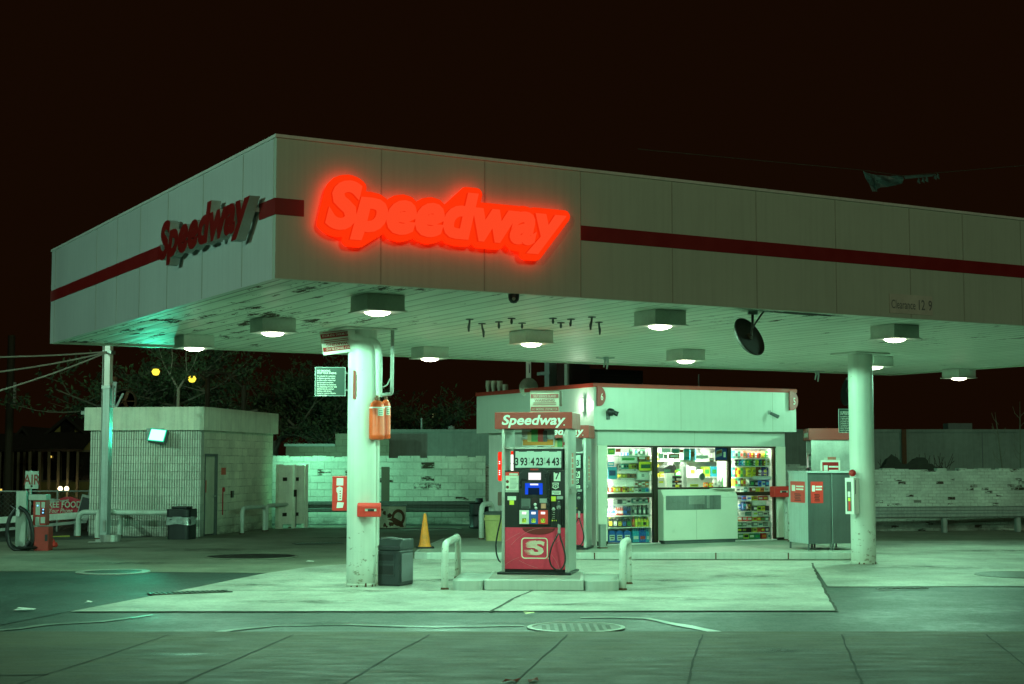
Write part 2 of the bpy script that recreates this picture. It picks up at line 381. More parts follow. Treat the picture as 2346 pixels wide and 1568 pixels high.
t = NT('oil_stain'); v = t.coord('Generated'); mp_ = t.mapping(v, (2, 2, 0), loc=(-1, -1, 0)); ln_ = t.n('ShaderNodeVectorMath', operation='LENGTH'); t.l(mp_, ln_.inputs[0]); vo = t.coord()
a_ = t.math('MULTIPLY', t.rng(ln_.outputs['Value'], .25, 1.0, 1, 0), t.rng(t.noise(vo, 2.6, 6, .7), .40, .62, 0, .62))
tr_ = t.n('ShaderNodeBsdfTransparent'); df_ = t.n('ShaderNodeBsdfPrincipled'); df_.inputs['Base Color'].default_value = (.035, .036, .026, 1); df_.inputs['Roughness'].default_value = .45
mx_ = t.n('ShaderNodeMixShader'); t.l(a_, mx_.inputs[0]); t.l(tr_.outputs[0], mx_.inputs[1]); t.l(df_.outputs[0], mx_.inputs[2]); t.l(mx_.outputs[0], t.out.inputs[0]); OIL = t.m
for px, py, w_, h_, par, z in ((1010, 1330, 1.5, .9, slab, .021), (1530, 1330, 1.8, .9, slab, .021), (1560, 1372, 2.2, .7, slab, .022), (700, 1378, 2.4, .6, slab, .021), (1300, 1385, 1.6, .5, slab, .021), (830, 1354, 1.1, .7, slab, .023), (1700, 1320, 1.6, .8, slab, .0215), (560, 1340, 1.2, .6, slab, .0215),
                               (470, 1260, 2.6, 1.6, ground, .009), (2150, 1300, 3.2, 1.4, ground, .017), (820, 1232, 3.0, 1.4, ground, .009), (300, 1290, 2.4, .8, ground, .010), (1240, 1425, 2.6, .5, ground, .012), (700, 1428, 2.4, .4, ground, .012), (1990, 1268, 1.0, .8, ground, .018), (2280, 1262, 2.4, 1.0, ground, .018), (420, 1500, .9, .4, walk, .036), (1450, 1510, .7, .4, walk, .036), (1800, 1490, 1.0, .5, walk, .036), (850, 1530, .5, .25, walk, .036)):
    p = G(px, py, z); m = MB(); m.add([(p.x-w_/2, p.y-h_/2, z), (p.x+w_/2, p.y-h_/2, z), (p.x+w_/2, p.y+h_/2, z), (p.x-w_/2, p.y+h_/2, z)], [(0, 1, 2, 3)]); m.build('oil_stain', OIL, par)
# ================================================================= canopy
ZS, ZT = 3.89, 5.42
C0 = G(630, 632, ZS); AD = 29.7
cf = Face(C0, AD)
LA, LB = 19.0, 9.9
def fit(fn, px, lo, hi):              # length at which a corner meets a sight line
    for _ in range(40):
        m_ = (lo+hi)/2; p_ = fn(m_); lo, hi = (m_, hi) if CX+F*p_.x/p_.y > px else (lo, m_)
    return lo
LB = fit(lambda q: cf.w(0, q), 111.5, 5, 15)
bo = cf.w(0, LB); bf = Face(bo, AD-90)
# fascia sheet metal with dirt; soffit of narrow deck planks with rust
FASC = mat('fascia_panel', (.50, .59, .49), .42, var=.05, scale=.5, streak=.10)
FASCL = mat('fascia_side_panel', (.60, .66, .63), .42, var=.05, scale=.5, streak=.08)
t = NT('soffit_deck'); v = t.coord(); x, y, z = t.sep(v)
fr = t.math('FRACT', t.math('DIVIDE', x, .3)); seam = t.math('LESS_THAN', fr, .11)
wav = t.noise(t.mapping(v, (3.2, .25, 1)), 2.2, 4); dirt = t.noise(v, .7, 5)
rn = t.noise(t.mapping(v, (4.5, 1.3, 1)), 1.0, 8, .78); edge = t.rng(y, .2, 2.6, .075, 0); left = t.rng(x, 0, 5.5, .075, .0)
zone = t.rng(t.noise(v, .28, 2), .45, .62, -.05, .03)
rust = t.rng(t.math('ADD', rn, t.math('ADD', t.math('ADD', left, t.math('MULTIPLY', edge, .3)), zone)), .61, .635, 0, 1)
base = t.mix(t.rng(dirt, .3, .75, 0, .35), (.76, .84, .74, 1), (.54, .60, .50, 1))
base = t.mix(t.rng(wav, .45, .75, 0, .45), base, (.36, .42, .35, 1))
base = t.mix(t.math('MULTIPLY', seam, .75), base, (.16, .20, .16, 1))
base = t.mix(rust, base, (.045, .03, .015, 1))
h = t.math('ADD', t.math('MULTIPLY', t.math('ABSOLUTE', t.math('SUBTRACT', fr, .5)), -1.0), t.math('MULTIPLY', wav, .8))
t.principled(base, t.math('ADD', t.math('MULTIPLY', rust, .5), t.rng(dirt, .3, .7, .40, .55)), 0, t.bump(h, .6, .02), .3); SOFF = t.m
SEAMM = mat('panel_seam', (.36, .39, .32), .6)

canopy = thing('fuel_canopy', 'large flat white canopy with red stripe over the pumps, carried by two round columns', 'canopy', C0 * 1.0, AD)
canopy.location.z = 0
m = MB(); m.box(0, LA, 0, .08, ZS-.03, ZT); m.build('front_fascia', FASC, canopy)
m = MB(); m.box(0-.003, .08, .082, LB, ZS-.03, ZT); m.build('side_fascia', FASCL, canopy)
m = MB(); m.box(.08, LA, LB-.08, LB, ZS-.03, ZT); m.box(LA-.08, LA, .08, LB-.08, ZS-.03, ZT); m.build('rear_fascia', FASC, canopy)
m = MB(); m.box(.08, LA-.08, .08, LB-.08, ZS, ZS+.1); m.build('soffit', SOFF, canopy)
m = MB(); m.box(.08, LA-.08, .08, LB-.08, ZT-.4, ZT-.3); m.build('roof', DGREY, canopy)
m = MB(); m.box(-.02, LA, -.02, .1, ZT, ZT+.035); m.box(-.02, .1, .1, LB+.02, ZT, ZT+.035); m.build('coping', WHITE, canopy)
m = MB(); m.box(.08, LA-.1, .082, .13, ZS-.02, ZS-.001); m.box(.082, .13, .13, LB-.1, ZS-.02, ZS-.001); m.build('edge_trim', mat('rusty_trim', (.20, .22, .17), .6, var=.5, scale=6), canopy)
# red stripe
sz0, sz1 = cf.at(627, 491)[1], cf.at(627, 453)[1]
sx1 = cf.at(696, 472)[0]; sx2 = cf.at(1330, 535)[0]
m = MB(); m.box(-.013, sx1, -.008, 0, sz0, sz1); m.box(sx2, LA, -.008, 0, sz0, sz1)
bx = bf.at(596, 480)[0]; bx2 = bf.at(375, 590)[0]
for a, b in ((LB-bx, 0), (LB, LB-bx2)):
    m.box(-.013, -.003, min(a, b), max(a, b), sz0, sz1)
m.build('stripe', REDS, canopy)
m = MB()
for px, py in ((873, 500), (1110, 520), (1330, 540), (1540, 560), (1733, 580), (1915, 600), (2085, 620), (2207, 620), (2340, 630)):
    lx = cf.at(px, py)[0]; m.box(lx-.007, lx+.007, -.0045, 0, ZS-.02, ZT-.01)
for px in (128, 222, 269, 321, 384, 464, 555):
    lx = LB-bf.at(px, 600)[0]; m.box(-.007, -.003, lx-.007, lx+.007, ZS-.02, ZT-.01)
m.build('panel_seams', SEAMM, canopy)
# hole rusted through the soffit near the front edge
hp = cf.at(1840, 719)
m = MB(); lx = (G(1840, 719, ZS)-cf.o); ca, sa = math.cos(cf.a), math.sin(cf.a)
def cl(v): return ((v.x-cf.o.x)*ca+(v.y-cf.o.y)*sa, -(v.x-cf.o.x)*sa+(v.y-cf.o.y)*ca)
hx, hy = cl(G(1840, 719, ZS))
pl = [(hx+rr*math.cos(2*math.pi*i/18)*.9, hy+rr*math.sin(2*math.pi*i/18)*.16) for i, rr in ((i, rnd.uniform(.5, 1.0)) for i in range(18))]
m.add([(p[0], p[1], ZS-.004) for p in pl], [list(range(18))]); m.build('rust_hole', mat('rust_black', (.012, .009, .004), .9, var=.5, scale=10), canopy)
# columns
c1 = G(823.5, 1348, 0)+Vector((0, .22, 0)); c2 = D(1979, 1290, 28.3); c2.z = 0
def local(v): x_, y_ = cl(v); return Vector((x_, y_, v.z))
for c, r in ((c1, .22), (c2, .225)):
    l = local(c); m = MB()
    m.lathe([(r+.012, .016), (r+.012, .05), (r, .06), (r, 1.2), (r, 2.4), (r, ZS-.012)], (l.x, l.y, 0), 40)
    col = m.build('column', COLW, canopy, smooth=40)
    q = MB(); q.box(l.x-.42, l.x+.42, l.y-.34, l.y+.34, ZS-.028, ZS-.002); q.build('cap_plate', COLW, col)
    q = MB()
    for k in range(5):
        a0 = R(-150+k*26+rnd.uniform(-9, 9)); hh = rnd.uniform(.01, .07)
        q.add([(l.x+(r+.0135)*math.cos(a0+s), l.y+(r+.0135)*math.sin(a0+s), zz) for s, zz in ((-.08, .018), (.08, .018), (.05, .018+hh), (-.04, .018+hh*.8))], [(0, 1, 2, 3)])
    q.build('rust_patch', RUST, col)
# ---------------------------------------------------------------- canopy lights
LAMPC = (.40, 1.0, .62)
t = NT('lamp_lens'); e_ = t.n('ShaderNodeEmission'); e_.inputs[0].default_value = (1.0, .97, .72, 1); e_.inputs[1].default_value = 12.0
tr_ = t.n('ShaderNodeBsdfTransparent'); ad_ = t.n('ShaderNodeAddShader'); t.l(e_.outputs[0], ad_.inputs[0]); t.l(tr_.outputs[0], ad_.inputs[1]); t.l(ad_.outputs[0], t.out.inputs[0]); LENS = t.m
BOXM = mat('lamp_box_paint', (.66, .70, .64), .6, spec=.3)
def canopy_light(px, py, label, power=390, lit=True):
    zb = ZS-.19; p = G(px, py-2, zb)
    t_ = thing('canopy_light', label, 'light fixture', (p.x, p.y, zb), AD, 'square lights under the canopy')
    m = MB(); m.box(-.25, .25, -.25, .25, 0, .187); m.build('housing', BOXM, t_, bevel=.006)
    m = MB(); m.box(-.275, .275, -.275, .275, -.012, 0); m.build('rim', BOXM, t_)
    m = MB(); m.lathe([(.155, -.012), (.14, -.030), (.10, -.046), (.05, -.056), (0, -.06)], n=24)
    m.build('lens', LENS, t_, smooth=60)
    ld = bpy.data.lights.new('canopy_lamp', 'SPOT'); ld.spot_size = R(179); ld.spot_blend = .02; ld.shadow_soft_size = .11; ld.energy = power; ld.color = LAMPC
    lo = bpy.data.objects.new('lamp', ld); COL.objects.link(lo); lo.parent = t_; lo.location = (0, 0, -.075)
for a in ((865, 716, 'lit square canopy light just above the front round column'), (625, 764, 'lit canopy light beneath the unlit red letters, left of the tilted warning board'),
          (445, 799, 'lit canopy light farthest left, above the block building'), (1512, 748, 'lit canopy light nearest the front edge, left of the hanging round mirror'),
          (1217, 789, 'lit canopy light directly above the white roof pole and round plate'), (985, 823, 'lit canopy light at the rear edge, right of the pipes on the front column'),
          (1571, 828, 'lit canopy light at the rear edge above the white shop fascia'), (2050, 778, 'lit canopy light right above the rear round column'),
          (2197, 868, 'lit canopy light farthest right at the rear edge'), (2003, 842, 'lit canopy light mostly hidden behind the rear round column')):
    canopy_light(*a)
# ---------------------------------------------------------------- illuminated sign letters
def islands(vs, fs):
    par = list(range(len(vs)))
    def fd(i):
        while par[i] != i: par[i] = par[par[i]]; i = par[i]
        return i
    # weld equal coordinates
    d = {}
    for i, v in enumerate(vs):
        k = (round(v.x, 5), round(v.y, 5))
        if k in d: par[fd(i)] = fd(d[k])
        else: d[k] = i
    for f in fs:
        for j in f[1:]: par[fd(j)] = fd(f[0])
    g = {}
    for i in range(len(vs)): g.setdefault(fd(i), []).append(i)
    out = []
    for ids in g.values():
        s_ = set(ids); mp = {i: k for k, i in enumerate(ids)}
        out.append(([vs[i] for i in ids], [[mp[i] for i in f] for f in fs if f[0] in s_]))
    return sorted(out, key=lambda a: sum(v.x for v in a[0])/len(a[0]))
def hull(p):
    p = sorted(set((round(a, 4), round(b, 4)) for a, b in p)); 
    def half(p):
        h = []
        for q in p:
            while len(h) > 1 and (h[-1][0]-h[-2][0])*(q[1]-h[-2][1])-(h[-1][1]-h[-2][1])*(q[0]-h[-2][0]) <= 0: h.pop()
            h.append(q)
        return h
    a, b = half(p), half(p[::-1]); return a[:-1]+b[:-1]
def letters(x0, x1, zb, zc, bold=.050):
    vs, fs = text_geo('Speedway', 1.0, .24, bold, .5, 1.02)
    isl = islands(vs, fs)
    mx0, mx1 = min(v.x for v in vs), max(v.x for v in vs); cap = max(v.y for v in isl[0][0]); low = min(v.y for v in isl[0][0])
    fx = (x1-x0)/(mx1-mx0); fz = (zc-zb)/(cap-low); res = []
    for lv, lf in isl:
        res.append(([((v.x-mx0)*fx+x0, ((v.y-low) if v.y > low else (v.y-low)*.62)*fz+zb, v.z) for v in lv], lf))
    return res
SIGNL = emit('sign_letter_glow', (1.0, .064, .017), 1.0)
SIGNB = emit('sign_backer_glow', (1.0, .034, .003), 1.0)
SIGNH = emit('sign_halo_glow', (1.0, .010, .0004), 3.0)
SIGNE = emit('sign_edge_glow', (.90, .022, .002), 1.0)
lx0, lx1 = cf.at(748, 480, -.2)[0], cf.at(1302, 520, -.2)[0]; zb, zc = cf.at(790, 527, -.2)[1], cf.at(790, 411, -.2)[1]
sgn = thing('lit_sign', 'glowing red italic letters lit up on the front of the canopy', 'sign', cf.w(0, 0, 0), AD)
for i, (lv, lf) in enumerate(letters(lx0, lx1, zb, zc)):
    m = MB(); m.add([(a, -.145-.022*(c*2) , b) for a, b, c in lv], lf)
    # faces: front bright, sides deep
    for k in range(len(m.f)):
        ys = [m.v[j][1] for j in m.f[k]]; m.m[k] = 0 if max(ys) < -.16 else 1
    lt = m.build('letter', [SIGNL, SIGNE], sgn)
    h = hull([(a+.075*math.cos(q*.524), b+.075*math.sin(q*.524)) for a, b, c in lv for q in range(12)])
    bk = MB(); bk.prism(h, 'y', -.112-.0015*i, -.100-.0015*i)
    for k in range(len(bk.f)): bk.m[k] = 0 if k == 0 else 1
    if sum(bk.v[j][1] for j in bk.f[0]) > sum(bk.v[j][1] for j in bk.f[1]): bk.m[0], bk.m[1] = 1, 0
    bk.build('backer', [SIGNB, SIGNH], lt)
m = MB(); m.box(lx0+.3, lx1-.2, -.06, 0, zb+.25, zb+.33); m.build('raceway', FASC, sgn)
# unlit letters on the side
lx0, lx1 = bf.at(364, 545, -.18)[0], bf.at(572, 490, -.18)[0]; zb, zc = bf.at(380, 594, -.18)[1], bf.at(380, 506, -.18)[1]
sg2 = thing('unlit_sign', 'dark red unlit italic letters standing off the left side of the canopy', 'sign', bf.w(0, 0, 0), bf.deg)
RETN = mat('letter_return', (.34, .40, .37), .5)
UNL = mat('unlit_letter_face', (.24, .008, .006), .35)
for lv, lf in letters(lx0, lx1, zb, zc):
    m = MB(); m.add([(a, -.12-.06*(c*2), b) for a, b, c in lv], lf)
    for k in range(len(m.f)):
        ys = [m.v[j][1] for j in m.f[k]]; m.m[k] = 0 if max(ys) < -.17 else 1
    lt = m.build('letter', [UNL, RETN], sg2)
m = MB()
for k in range(5): q = lx0+.3+k*(lx1-lx0-.5)/4; m.box(q, q+.05, -.09, 0, zb+.2, zb+.25)
m.box(lx0+.15, lx1-.2, -.1, -.06, zb+.18, zb+.30); m.build('raceway', RETN, sg2)
# clearance plate
q0, z0_ = cf.at(2038, 707, -.01); q1, z1_ = cf.at(2136, 690, -.01)
cs = thing('clearance_sign', 'faded clearance plate low on the canopy front at right', 'sign', cf.w(q0, -.003), AD)
m = MB(); m.box(0, q1-q0, -.008, 0, ZS+.03, ZS+.30); m.build('plate', mat('faded_plate', (.57, .58, .50), .5), cs)
m = MB(); m.text('Clearance', .03+.0, -.0095, ZS+.10, .17, offset=.006, align='LEFT', sx=.66); m.text('12', (q1-q0)*.64, -.0095, ZS+.10, .20, offset=.01, sx=.75, align='LEFT'); m.text('9', (q1-q0)*.90, -.0095, ZS+.10, .20, offset=.01, sx=.75, align='LEFT')
m.build('lettering', mat('faded_ink', (.15, .18, .17), .6), cs)
# things hanging below the soffit
def stub(px, py, px2, py2, label):
    p = G(px, py, ZS); k = F/p.y; L = (py2-py)/k*1.02
    t_ = thing('conduit_stub', label, 'pipe stub', p, 0, 'cut pipe stubs hanging under the canopy')
    dx = (px2-px)/k
    m = MB(); m.tube([(0, 0, 0), (dx*.2, 0, -L*.3), (dx, 0, -L*.62), (dx*1.0, 0, -L)], .014, 8, rs=[.014, .014, .02, .012]); m.build('pipe', DGREY, t_, smooth=50)
    m = MB(); m.lathe([(.055, -.014), (.055, -.001), (0, -.001)], n=14); m.build('flange', DGREY, t_)
for i, (a, b, c, d_, w) in enumerate(((1076, 731, 1074, 760, 'longest left bent pipe stub under the canopy, first from the left'), (1104, 741, 1108, 773, 'bent pipe stub second from the left under the canopy'), (1143, 737, 1143, 753, 'thin short pipe stub third from the left under the canopy'),
        (1172, 729, 1172, 743, 'stout pipe stub fourth from the left, behind the dome camera'), (1196, 740, 1196, 753, 'short pipe stub fifth from the left, just above a canopy light'), (1267, 729, 1267, 742, 'stout pipe stub sixth from the left under the canopy'),
        (1285, 739, 1285, 752, 'short pipe stub seventh from the left under the canopy'), (1308, 731, 1307, 748, 'thin pipe stub eighth from the left under the canopy'), (1356, 726, 1353, 756, 'bent pipe stub second from the right under the canopy'), (1372, 738, 1374, 767, 'bent pipe stub farthest right under the canopy'))):
    stub(a, b, c, d_, w)
for px, py, w in ((1384, 818, 'pale rag of cut wire hanging at the rear canopy edge above the shop'), (1868, 850, 'pale rag of cut wire hanging at the rear canopy edge left of the rear column')):
    p = G(px, py, ZS); m = MB(); m.tube([(0, 0, 0), (.02, 0, -.08), (-.01, 0, -.2)], .02, 6, rs=[.03, .02, .012]); m.tube([(.06, 0, 0), (.07, 0, -.1), (.05, 0, -.24)], .02, 6, rs=[.03, .024, .014]); m.tube([(-.16, 0, -.02), (0, 0, -.03), (.2, 0, -.02)], .012, 6)
    tag(m.build('cut_wire', TEALG, loc=p, smooth=50), w, 'wire')
p = G(1177, 671, ZS-.01); t_ = thing('dome_camera', 'dark dome camera under the canopy front edge', 'camera', p)
m = MB(); m.lathe([(.045, -.02), (.075, -.02), (.075, 0), (0, 0)], n=20); m.build('mount', TEALG, t_)
m = MB(); m.lathe([(0, -.13), (.035, -.122), (.06, -.09), (.066, -.05), (.066, -.02), (0, -.02)], n=20); m.build('dome', BLACK, t_, smooth=60)
m = MB(); m.cone((0, -.05, -.075), (0, -.075, -.085), .022, .018, 12); m.build('eye', STEEL, t_)
def mirror(px, py, pxm, pym, rpx, n, label):
    p = G(px, py, ZS); k = F/p.y; r = rpx/k
    t_ = thing('hanging_mirror', label, 'mirror', p)
    c = Vector(((pxm-px)/k, -.05, -(pym-py)/k))
    M = Vector((0, 0, 1)).rotation_difference(Vector(n).normalized()).to_matrix().to_4x4()
    m = MB(); m.lathe([(0, -.12), (r*.5, -.10), (r*.85, -.055), (r*.98, -.015), (r*1.0, .0), (r*.98, .012), (r*.95, .004), (0, .0)], c, 40, M); m.build('dish', mat('mirror_back', (.012, .012, .007), .65), t_, smooth=35)
    q = c+Vector(n).normalized()*.03
    m = MB(); m.tube(bend([(0, 0, 0), (0, 0, q.z*.45), q], .1), .017, 8); m.tube([(.15, 0, -.005), (.03, -.04, q.z*.5), (q.x*.7, q.y-.03, q.z*.75)], .012, 8); m.build('bracket', DGREY, t_, smooth=50)
    m = MB(); m.lathe([(.05, 0), (.05, .012), (0, .016)], q-Vector(n).normalized()*.028, 14, M); m.build('hub', mat('mirror_hub', (.05, .045, .02), .6), t_)
    m = MB(); m.box(-.06, .06, -.05, .05, -.05, 0); m.build('clamp', TEALG, t_)
mirror(1724, 713, 1715, 773, 49, (.62, -.60, .42), 'dark round mirror hanging on a bracket under the canopy front')
mirror(1945, 866, 1940, 897, 34, (-.96, -.22, .16), 'round mirror seen edge-on beside the top of the rear column')
# ================================================================= pump island
ZI = .15
io = G(1035, 1356, 0); IS = Face(io, -3)
iw = IS.at(1418, 1357)[0]
SKIN = mat('island_steel_skin', (.56, .62, .57), .36, .35, var=.08, scale=3, streak=.12)
isl = tag(thing('pump_island', 'low steel edged island with rounded ends under the front pump', 'island', io, -3), kind='structure')
a0, a1 = IS.at(1109, 1350)[0], IS.at(1337, 1350)[0]
m = MB(); m.box(a0, a1, .06, 1.75, .016, .17); m.build('kerb', SKIN, isl, bevel=.012)
m = MB(); m.box(a0+.05, a1-.05, .11, 1.70, .171, .174); m.build('island_top', CONC, isl)
for x0, x1 in ((0, a0-.004), (a1+.004, iw)):
    m = MB(); m.prism(rounded(x0, x1, 0, 1.6, .17), 'z', .016, .155); m.build('rounded_end', SKIN, isl, smooth=35)
# ================================================================= pumps
PZ = .174
po = G(1227, 1317, PZ); PF = Face(po, -10)
def PA(a, b): return (1126.2+.142*a, 929.8+.142*b)
def PB(a, b): return (1126.2+.15033*a, 1113.1+.15033*b)
def pa(a, b, ly=0): x, z = PF.at(*PA(a, b), ly); return x, z-PZ
def pb(a, b, ly=0): x, z = PF.at(*PB(a, b), ly); return x, z-PZ
def rect(fn, a0, a1, b0, b1, ly=0):
    x0, z1 = fn(a0, b0, ly); x1, z0 = fn(a1, b1, ly); return x0, x1, z0, z1
STICK = mat('notice_paper', (.62, .70, .60), .5)
POSTER = mat('poster_orange', (.55, .22, .02), .5)
LOGOW = mat('logo_cream', (.78, .78, .60), .5)
PRICE = mat('price_panel', (.46, .56, .52), .4, var=.05)
LEDR = emit('red_marker_lamp', (1.0, .035, .012), 1.3)
LEDW = emit('white_marker_lamp', (1.0, .95, .88), 2.0)
BTNW = emit('lit_button', (1.0, .95, .95), 1.3)
def make_pump(number, loc, rz, label):
    P = thing('fuel_pump', label, 'fuel pump', loc, rz, 'fuel pumps')
    DEP = .86
    x0, x1, z0, z1 = rect(pb, 190, 1110, 1270, 1340); hx0, hx1 = pb(95, 1300)[0], pb(1215, 1300)[0]
    m = MB(); m.box(x0, x1, .02, DEP-.02, .035, z1); m.box(hx0, hx1, -.06, DEP+.03, .0, .035); m.build('plinth', BLACK, P, bevel=.006)
    zl = z1; zr = pb(300, 635)[1]; zt = pa(300, 375)[1]; zb = pa(300, 1045)[1]
    lx0, lx1 = pa(165, 600)[0], pa(215, 600)[0]; rx0, rx1 = pa(1183, 600)[0], pa(1240, 600)[0]
    for a, b in ((lx0, lx1), (rx0, rx1)):
        m = MB(); m.box(a, b, -.01, DEP, .036, zt+.02); m.build('side_panel', STEEL, P, bevel=.005)
    m = MB(); m.box(lx1, rx0, 0, DEP-.02, zl, zr); lp = m.build('lower_panel', REDP, P, bevel=.004)
    # scoop, emblem and hairlines on the red panel
    m = MB(); cxs, czs = pb(718, 650); rx = (pb(965, 650)[0]-pb(470, 650)[0])/2; rzz = czs-pb(718, 735)[1]
    m.add([(cxs+rx*math.cos(R(180+180*i/16)), -.003, czs+rzz*min(0, math.sin(R(180+180*i/16))*1.15)) for i in range(17)], [list(range(17))]); m.build('scoop', mat('scoop_red', (.16, .008, .010), .5), lp)
    m = MB(); fx0, fx1, fz0, fz1 = rect(pb, 455, 858, 790, 1115)
    o_ = rounded(fx0, fx1, fz0, fz1, .05); i_ = rounded(fx0+.015, fx1-.015, fz0+.015, fz1-.015, .038); n = len(o_)
    m.add([(p[0], -.004, p[1]) for p in o_+i_], [(i, (i+1) % n, n+(i+1) % n, n+i) for i in range(n)])
    sxa, sxb, sza, szb = rect(pb, 590, 808, 838, 1062)
    vs, fs = text_geo('S', 1.0, .12, .045, 0, 1.0, 'LEFT'); mx0 = min(v.x for v in vs); mx1 = max(v.x for v in vs); my0 = min(v.y for v in vs); my1 = max(v.y for v in vs)
    m.add([(sxa+(v.x-mx0)/(mx1-mx0)*(sxb-sxa), -.004, sza+(v.y-my0)/(my1-my0)*(szb-sza)) for v in vs], fs)
    hgt = szb-sza
    for k, (zf, xa, xb) in enumerate(((.955, 560, 680), (.875, 530, 650), (.79, 515, 640), (.705, 520, 640), (.62, 515, 660), (.535, 530, 690), (.325, 490, 640), (.235, 495, 630), (.145, 500, 640), (.055, 527, 660))):
        zz = sza+hgt*zf; xa_, xb_ = pb(xa, 900)[0], pb(xb, 900)[0]
        m.add([(xa_, -.0042, zz), (xb_, -.0042, zz-.011), (xb_, -.0042, zz+.011), (xa_+.01, -.0042, zz+.004)], [(0, 1, 2, 3)])
    dx, dz = pb(870, 1108); m.lathe([(.012, 0), (0, 0)], (dx, -.004, dz), 10, Matrix.Rotation(R(90), 4, 'X'))
    m.build('emblem', LOGOW, lp)
    m = MB()
    for k in range(11):
        zz = sza+hgt*(.02+.0865*k+.04); m.plate(pb(500, 900)[0], sxb+.01, zz-.0022, zz+.0022, -.0055)
    m.build('emblem_gaps', REDP, lp)
    m = MB()
    for pts in (((300, 900), (420, 780), (560, 690), (680, 655), (780, 645)), ((192, 860), (330, 770), (430, 720)), ((915, 1050), (985, 1150), (1035, 1270)), ((940, 900), (1040, 830), (1112, 785)), ((192, 1215), (300, 1140), (420, 1090)), ((420, 1140), (560, 1210), (700, 1255))):
        q = [(pb(a, b)[0], -.0035, pb(a, b)[1]) for a, b in pts]; m.tube(bend(q, .2), .0022, 4)
    m.build('hairlines', mat('pink_hairline', (.65, .22, .25), .5), lp)
    # black upper body with console
    m = MB(); m.box(lx1, rx0, -.002, DEP-.03, zr, zb); body = m.build('body', BLACK, P, bevel=.004)
    cx0, cx1 = pa(455, 1300)[0], pa(948, 1300)[0]; ct, cb_ = pa(700, 1012)[1], pb(700, 600)[1]
    m = MB(); arch = [(cx0, cb_), (cx1, cb_), (cx1, ct-.10)]+[((cx0+cx1)/2+(cx1-cx0)/2*math.cos(R(a)), ct-.10+.10*math.sin(R(a))) for a in range(15, 180, 15)]+[(cx0, ct-.10)]
    m.prism(arch, 'y', -.045, -.003); con = m.build('console', mat('console_plastic', (.018, .022, .024), .28), P, bevel=.008)
    def plate(name, fn, a0, a1, b0, b1, mt, ly=-.048, th=.004, par=None):
        q = rect(fn, a0, a1, b0, b1); mm = MB(); mm.box(q[0], q[1], ly, ly+th, q[2], q[3]); return mm.build(name, mt, par or P)
    tagm = plate('red_tag', pa, 630, 762, 1016, 1042, RED, par=con)
    plate('display', pa, 603, 802, 1082, 1197, SCREENW, par=con)
    plate('bezel', pa, 500, 892, 1220, 1485, RUBBER, -.052, .006, con)
    plate('screen', pa, 550, 832, 1250, 1432, SCREENB, -.055, .003, con)
    plate('screen_window', pa, 600, 780, 1325, 1434, SCREEND, -.058, .002, con)
    plate('screen_icon', pa, 632, 762, 1257, 1283, SCREENW, -.058, .002, con)
    plate('card_reader', pb, 462, 600, 195, 345, DGREY, -.052, .006, con); plate('card_slot', pb, 475, 580, 318, 332, RUBBER, -.054, .003, con)
    plate('receipt_slot', pb, 618, 710, 185, 285, mat('slot_dark', (.03, .012, .015), .4), -.052, .006, con)
    plate('keypad', pb, 740, 850, 195, 262, GREY, -.052, .006, con)
    plate('call_button', pb, 762, 836, 272, 346, mat('salmon_button', (.62, .28, .18), .5), -.055, .009, con)
    for nm, xa, xb, mt, oc in (('grade_panel', 433, 577, STICK, '87'), ('grade_panel', 580, 716, BLUE, '89'), ('grade_panel', 719, 866, REDL, '93')):
        g = plate(nm, pb, xa, xb, 372, 582, mt, -.054, .010, con)
        xc = (xa+xb)/2; q = rect(pb, xc-32, xc+32, 398, 434); mm = MB(); mm.box(q[0], q[1], -.060, -.0545, q[2], q[3]); mm.build('lit_button', BTNW, con)
        q = rect(pb, xc-32, xc+32, 498, 562); mm = MB(); mm.prism(rounded(*q, .012), 'y', -.060, -.0545); mm.mat(1); mm.text(oc, (q[0]+q[1])/2, -.0605, q[2]+.016, .075, offset=.01, sx=.8)
        mm.build('octane_plate', [YELLOW, INK], con)
    # lit steel trim in the middle
    q = pb(690, 340); m = MB(); m.lathe([(.0, .0), (.018, .004), (.022, .03), (0, .04)], (q[0], -.05, q[1]), 12, Matrix.Rotation(R(90), 4, 'X')); m.lathe([(.0, .0), (.02, .004), (.024, .03), (0, .04)], (q[0]-.012, -.05, q[1]+.055), 12, Matrix.Rotation(R(90), 4, 'X')); m.build('lock', STEEL, con, smooth=50)
    # notices at left
    n1 = plate('notice', pa, 225, 440, 1072, 1372, STICK, -.008, .005, body)
    plate('notice_head', pa, 225, 440, 1070, 1130, REDL, -.010, .002, body); plate('notice_patch', pa, 285, 425, 1090, 1124, TAN, -.012, .002, body)
    m = MB()
    for cy in (1225, 1315):
        q = pa(258, cy); m.lathe([(.024, 0), (.016, 0)], (q[0], -.011, q[1]), 14, Matrix.Rotation(R(90), 4, 'X'))
    m.build('ban_symbols', mat('ban_brown', (.22, .05, .04), .5), body)
    m = MB()
    for k in range(9):
        q = rect(pa, 300, rnd.randint(385, 430), 1170+k*21, 1177+k*21); m.plate(*q, -.0115)
    m.build('notice_print', mat('print_grey', (.24, .28, .24), .6), body)
    plate('sticker', pa, 222, 440, 1382, 1396, TAN, -.008, .005, body); plate('sticker', pa, 258, 396, 1460, 1526, STICK, -.008, .005, body); plate('yellow_sticker', pa, 290, 362, 1528, 1600, YELLOW, -.008, .005, body)
    # number and stickers at right
    q = rect(pa, 1004, 1112, 1077, 1218); m = MB(); m.box(q[0], q[1], -.010, -.003, q[2], q[3]); m.mat(1); m.text(number, (q[0]+q[1])/2, -.0108, q[2]+.028, .155, offset=.015, sx=.95)
    m.build('number_plate', [STICK, INK], body)
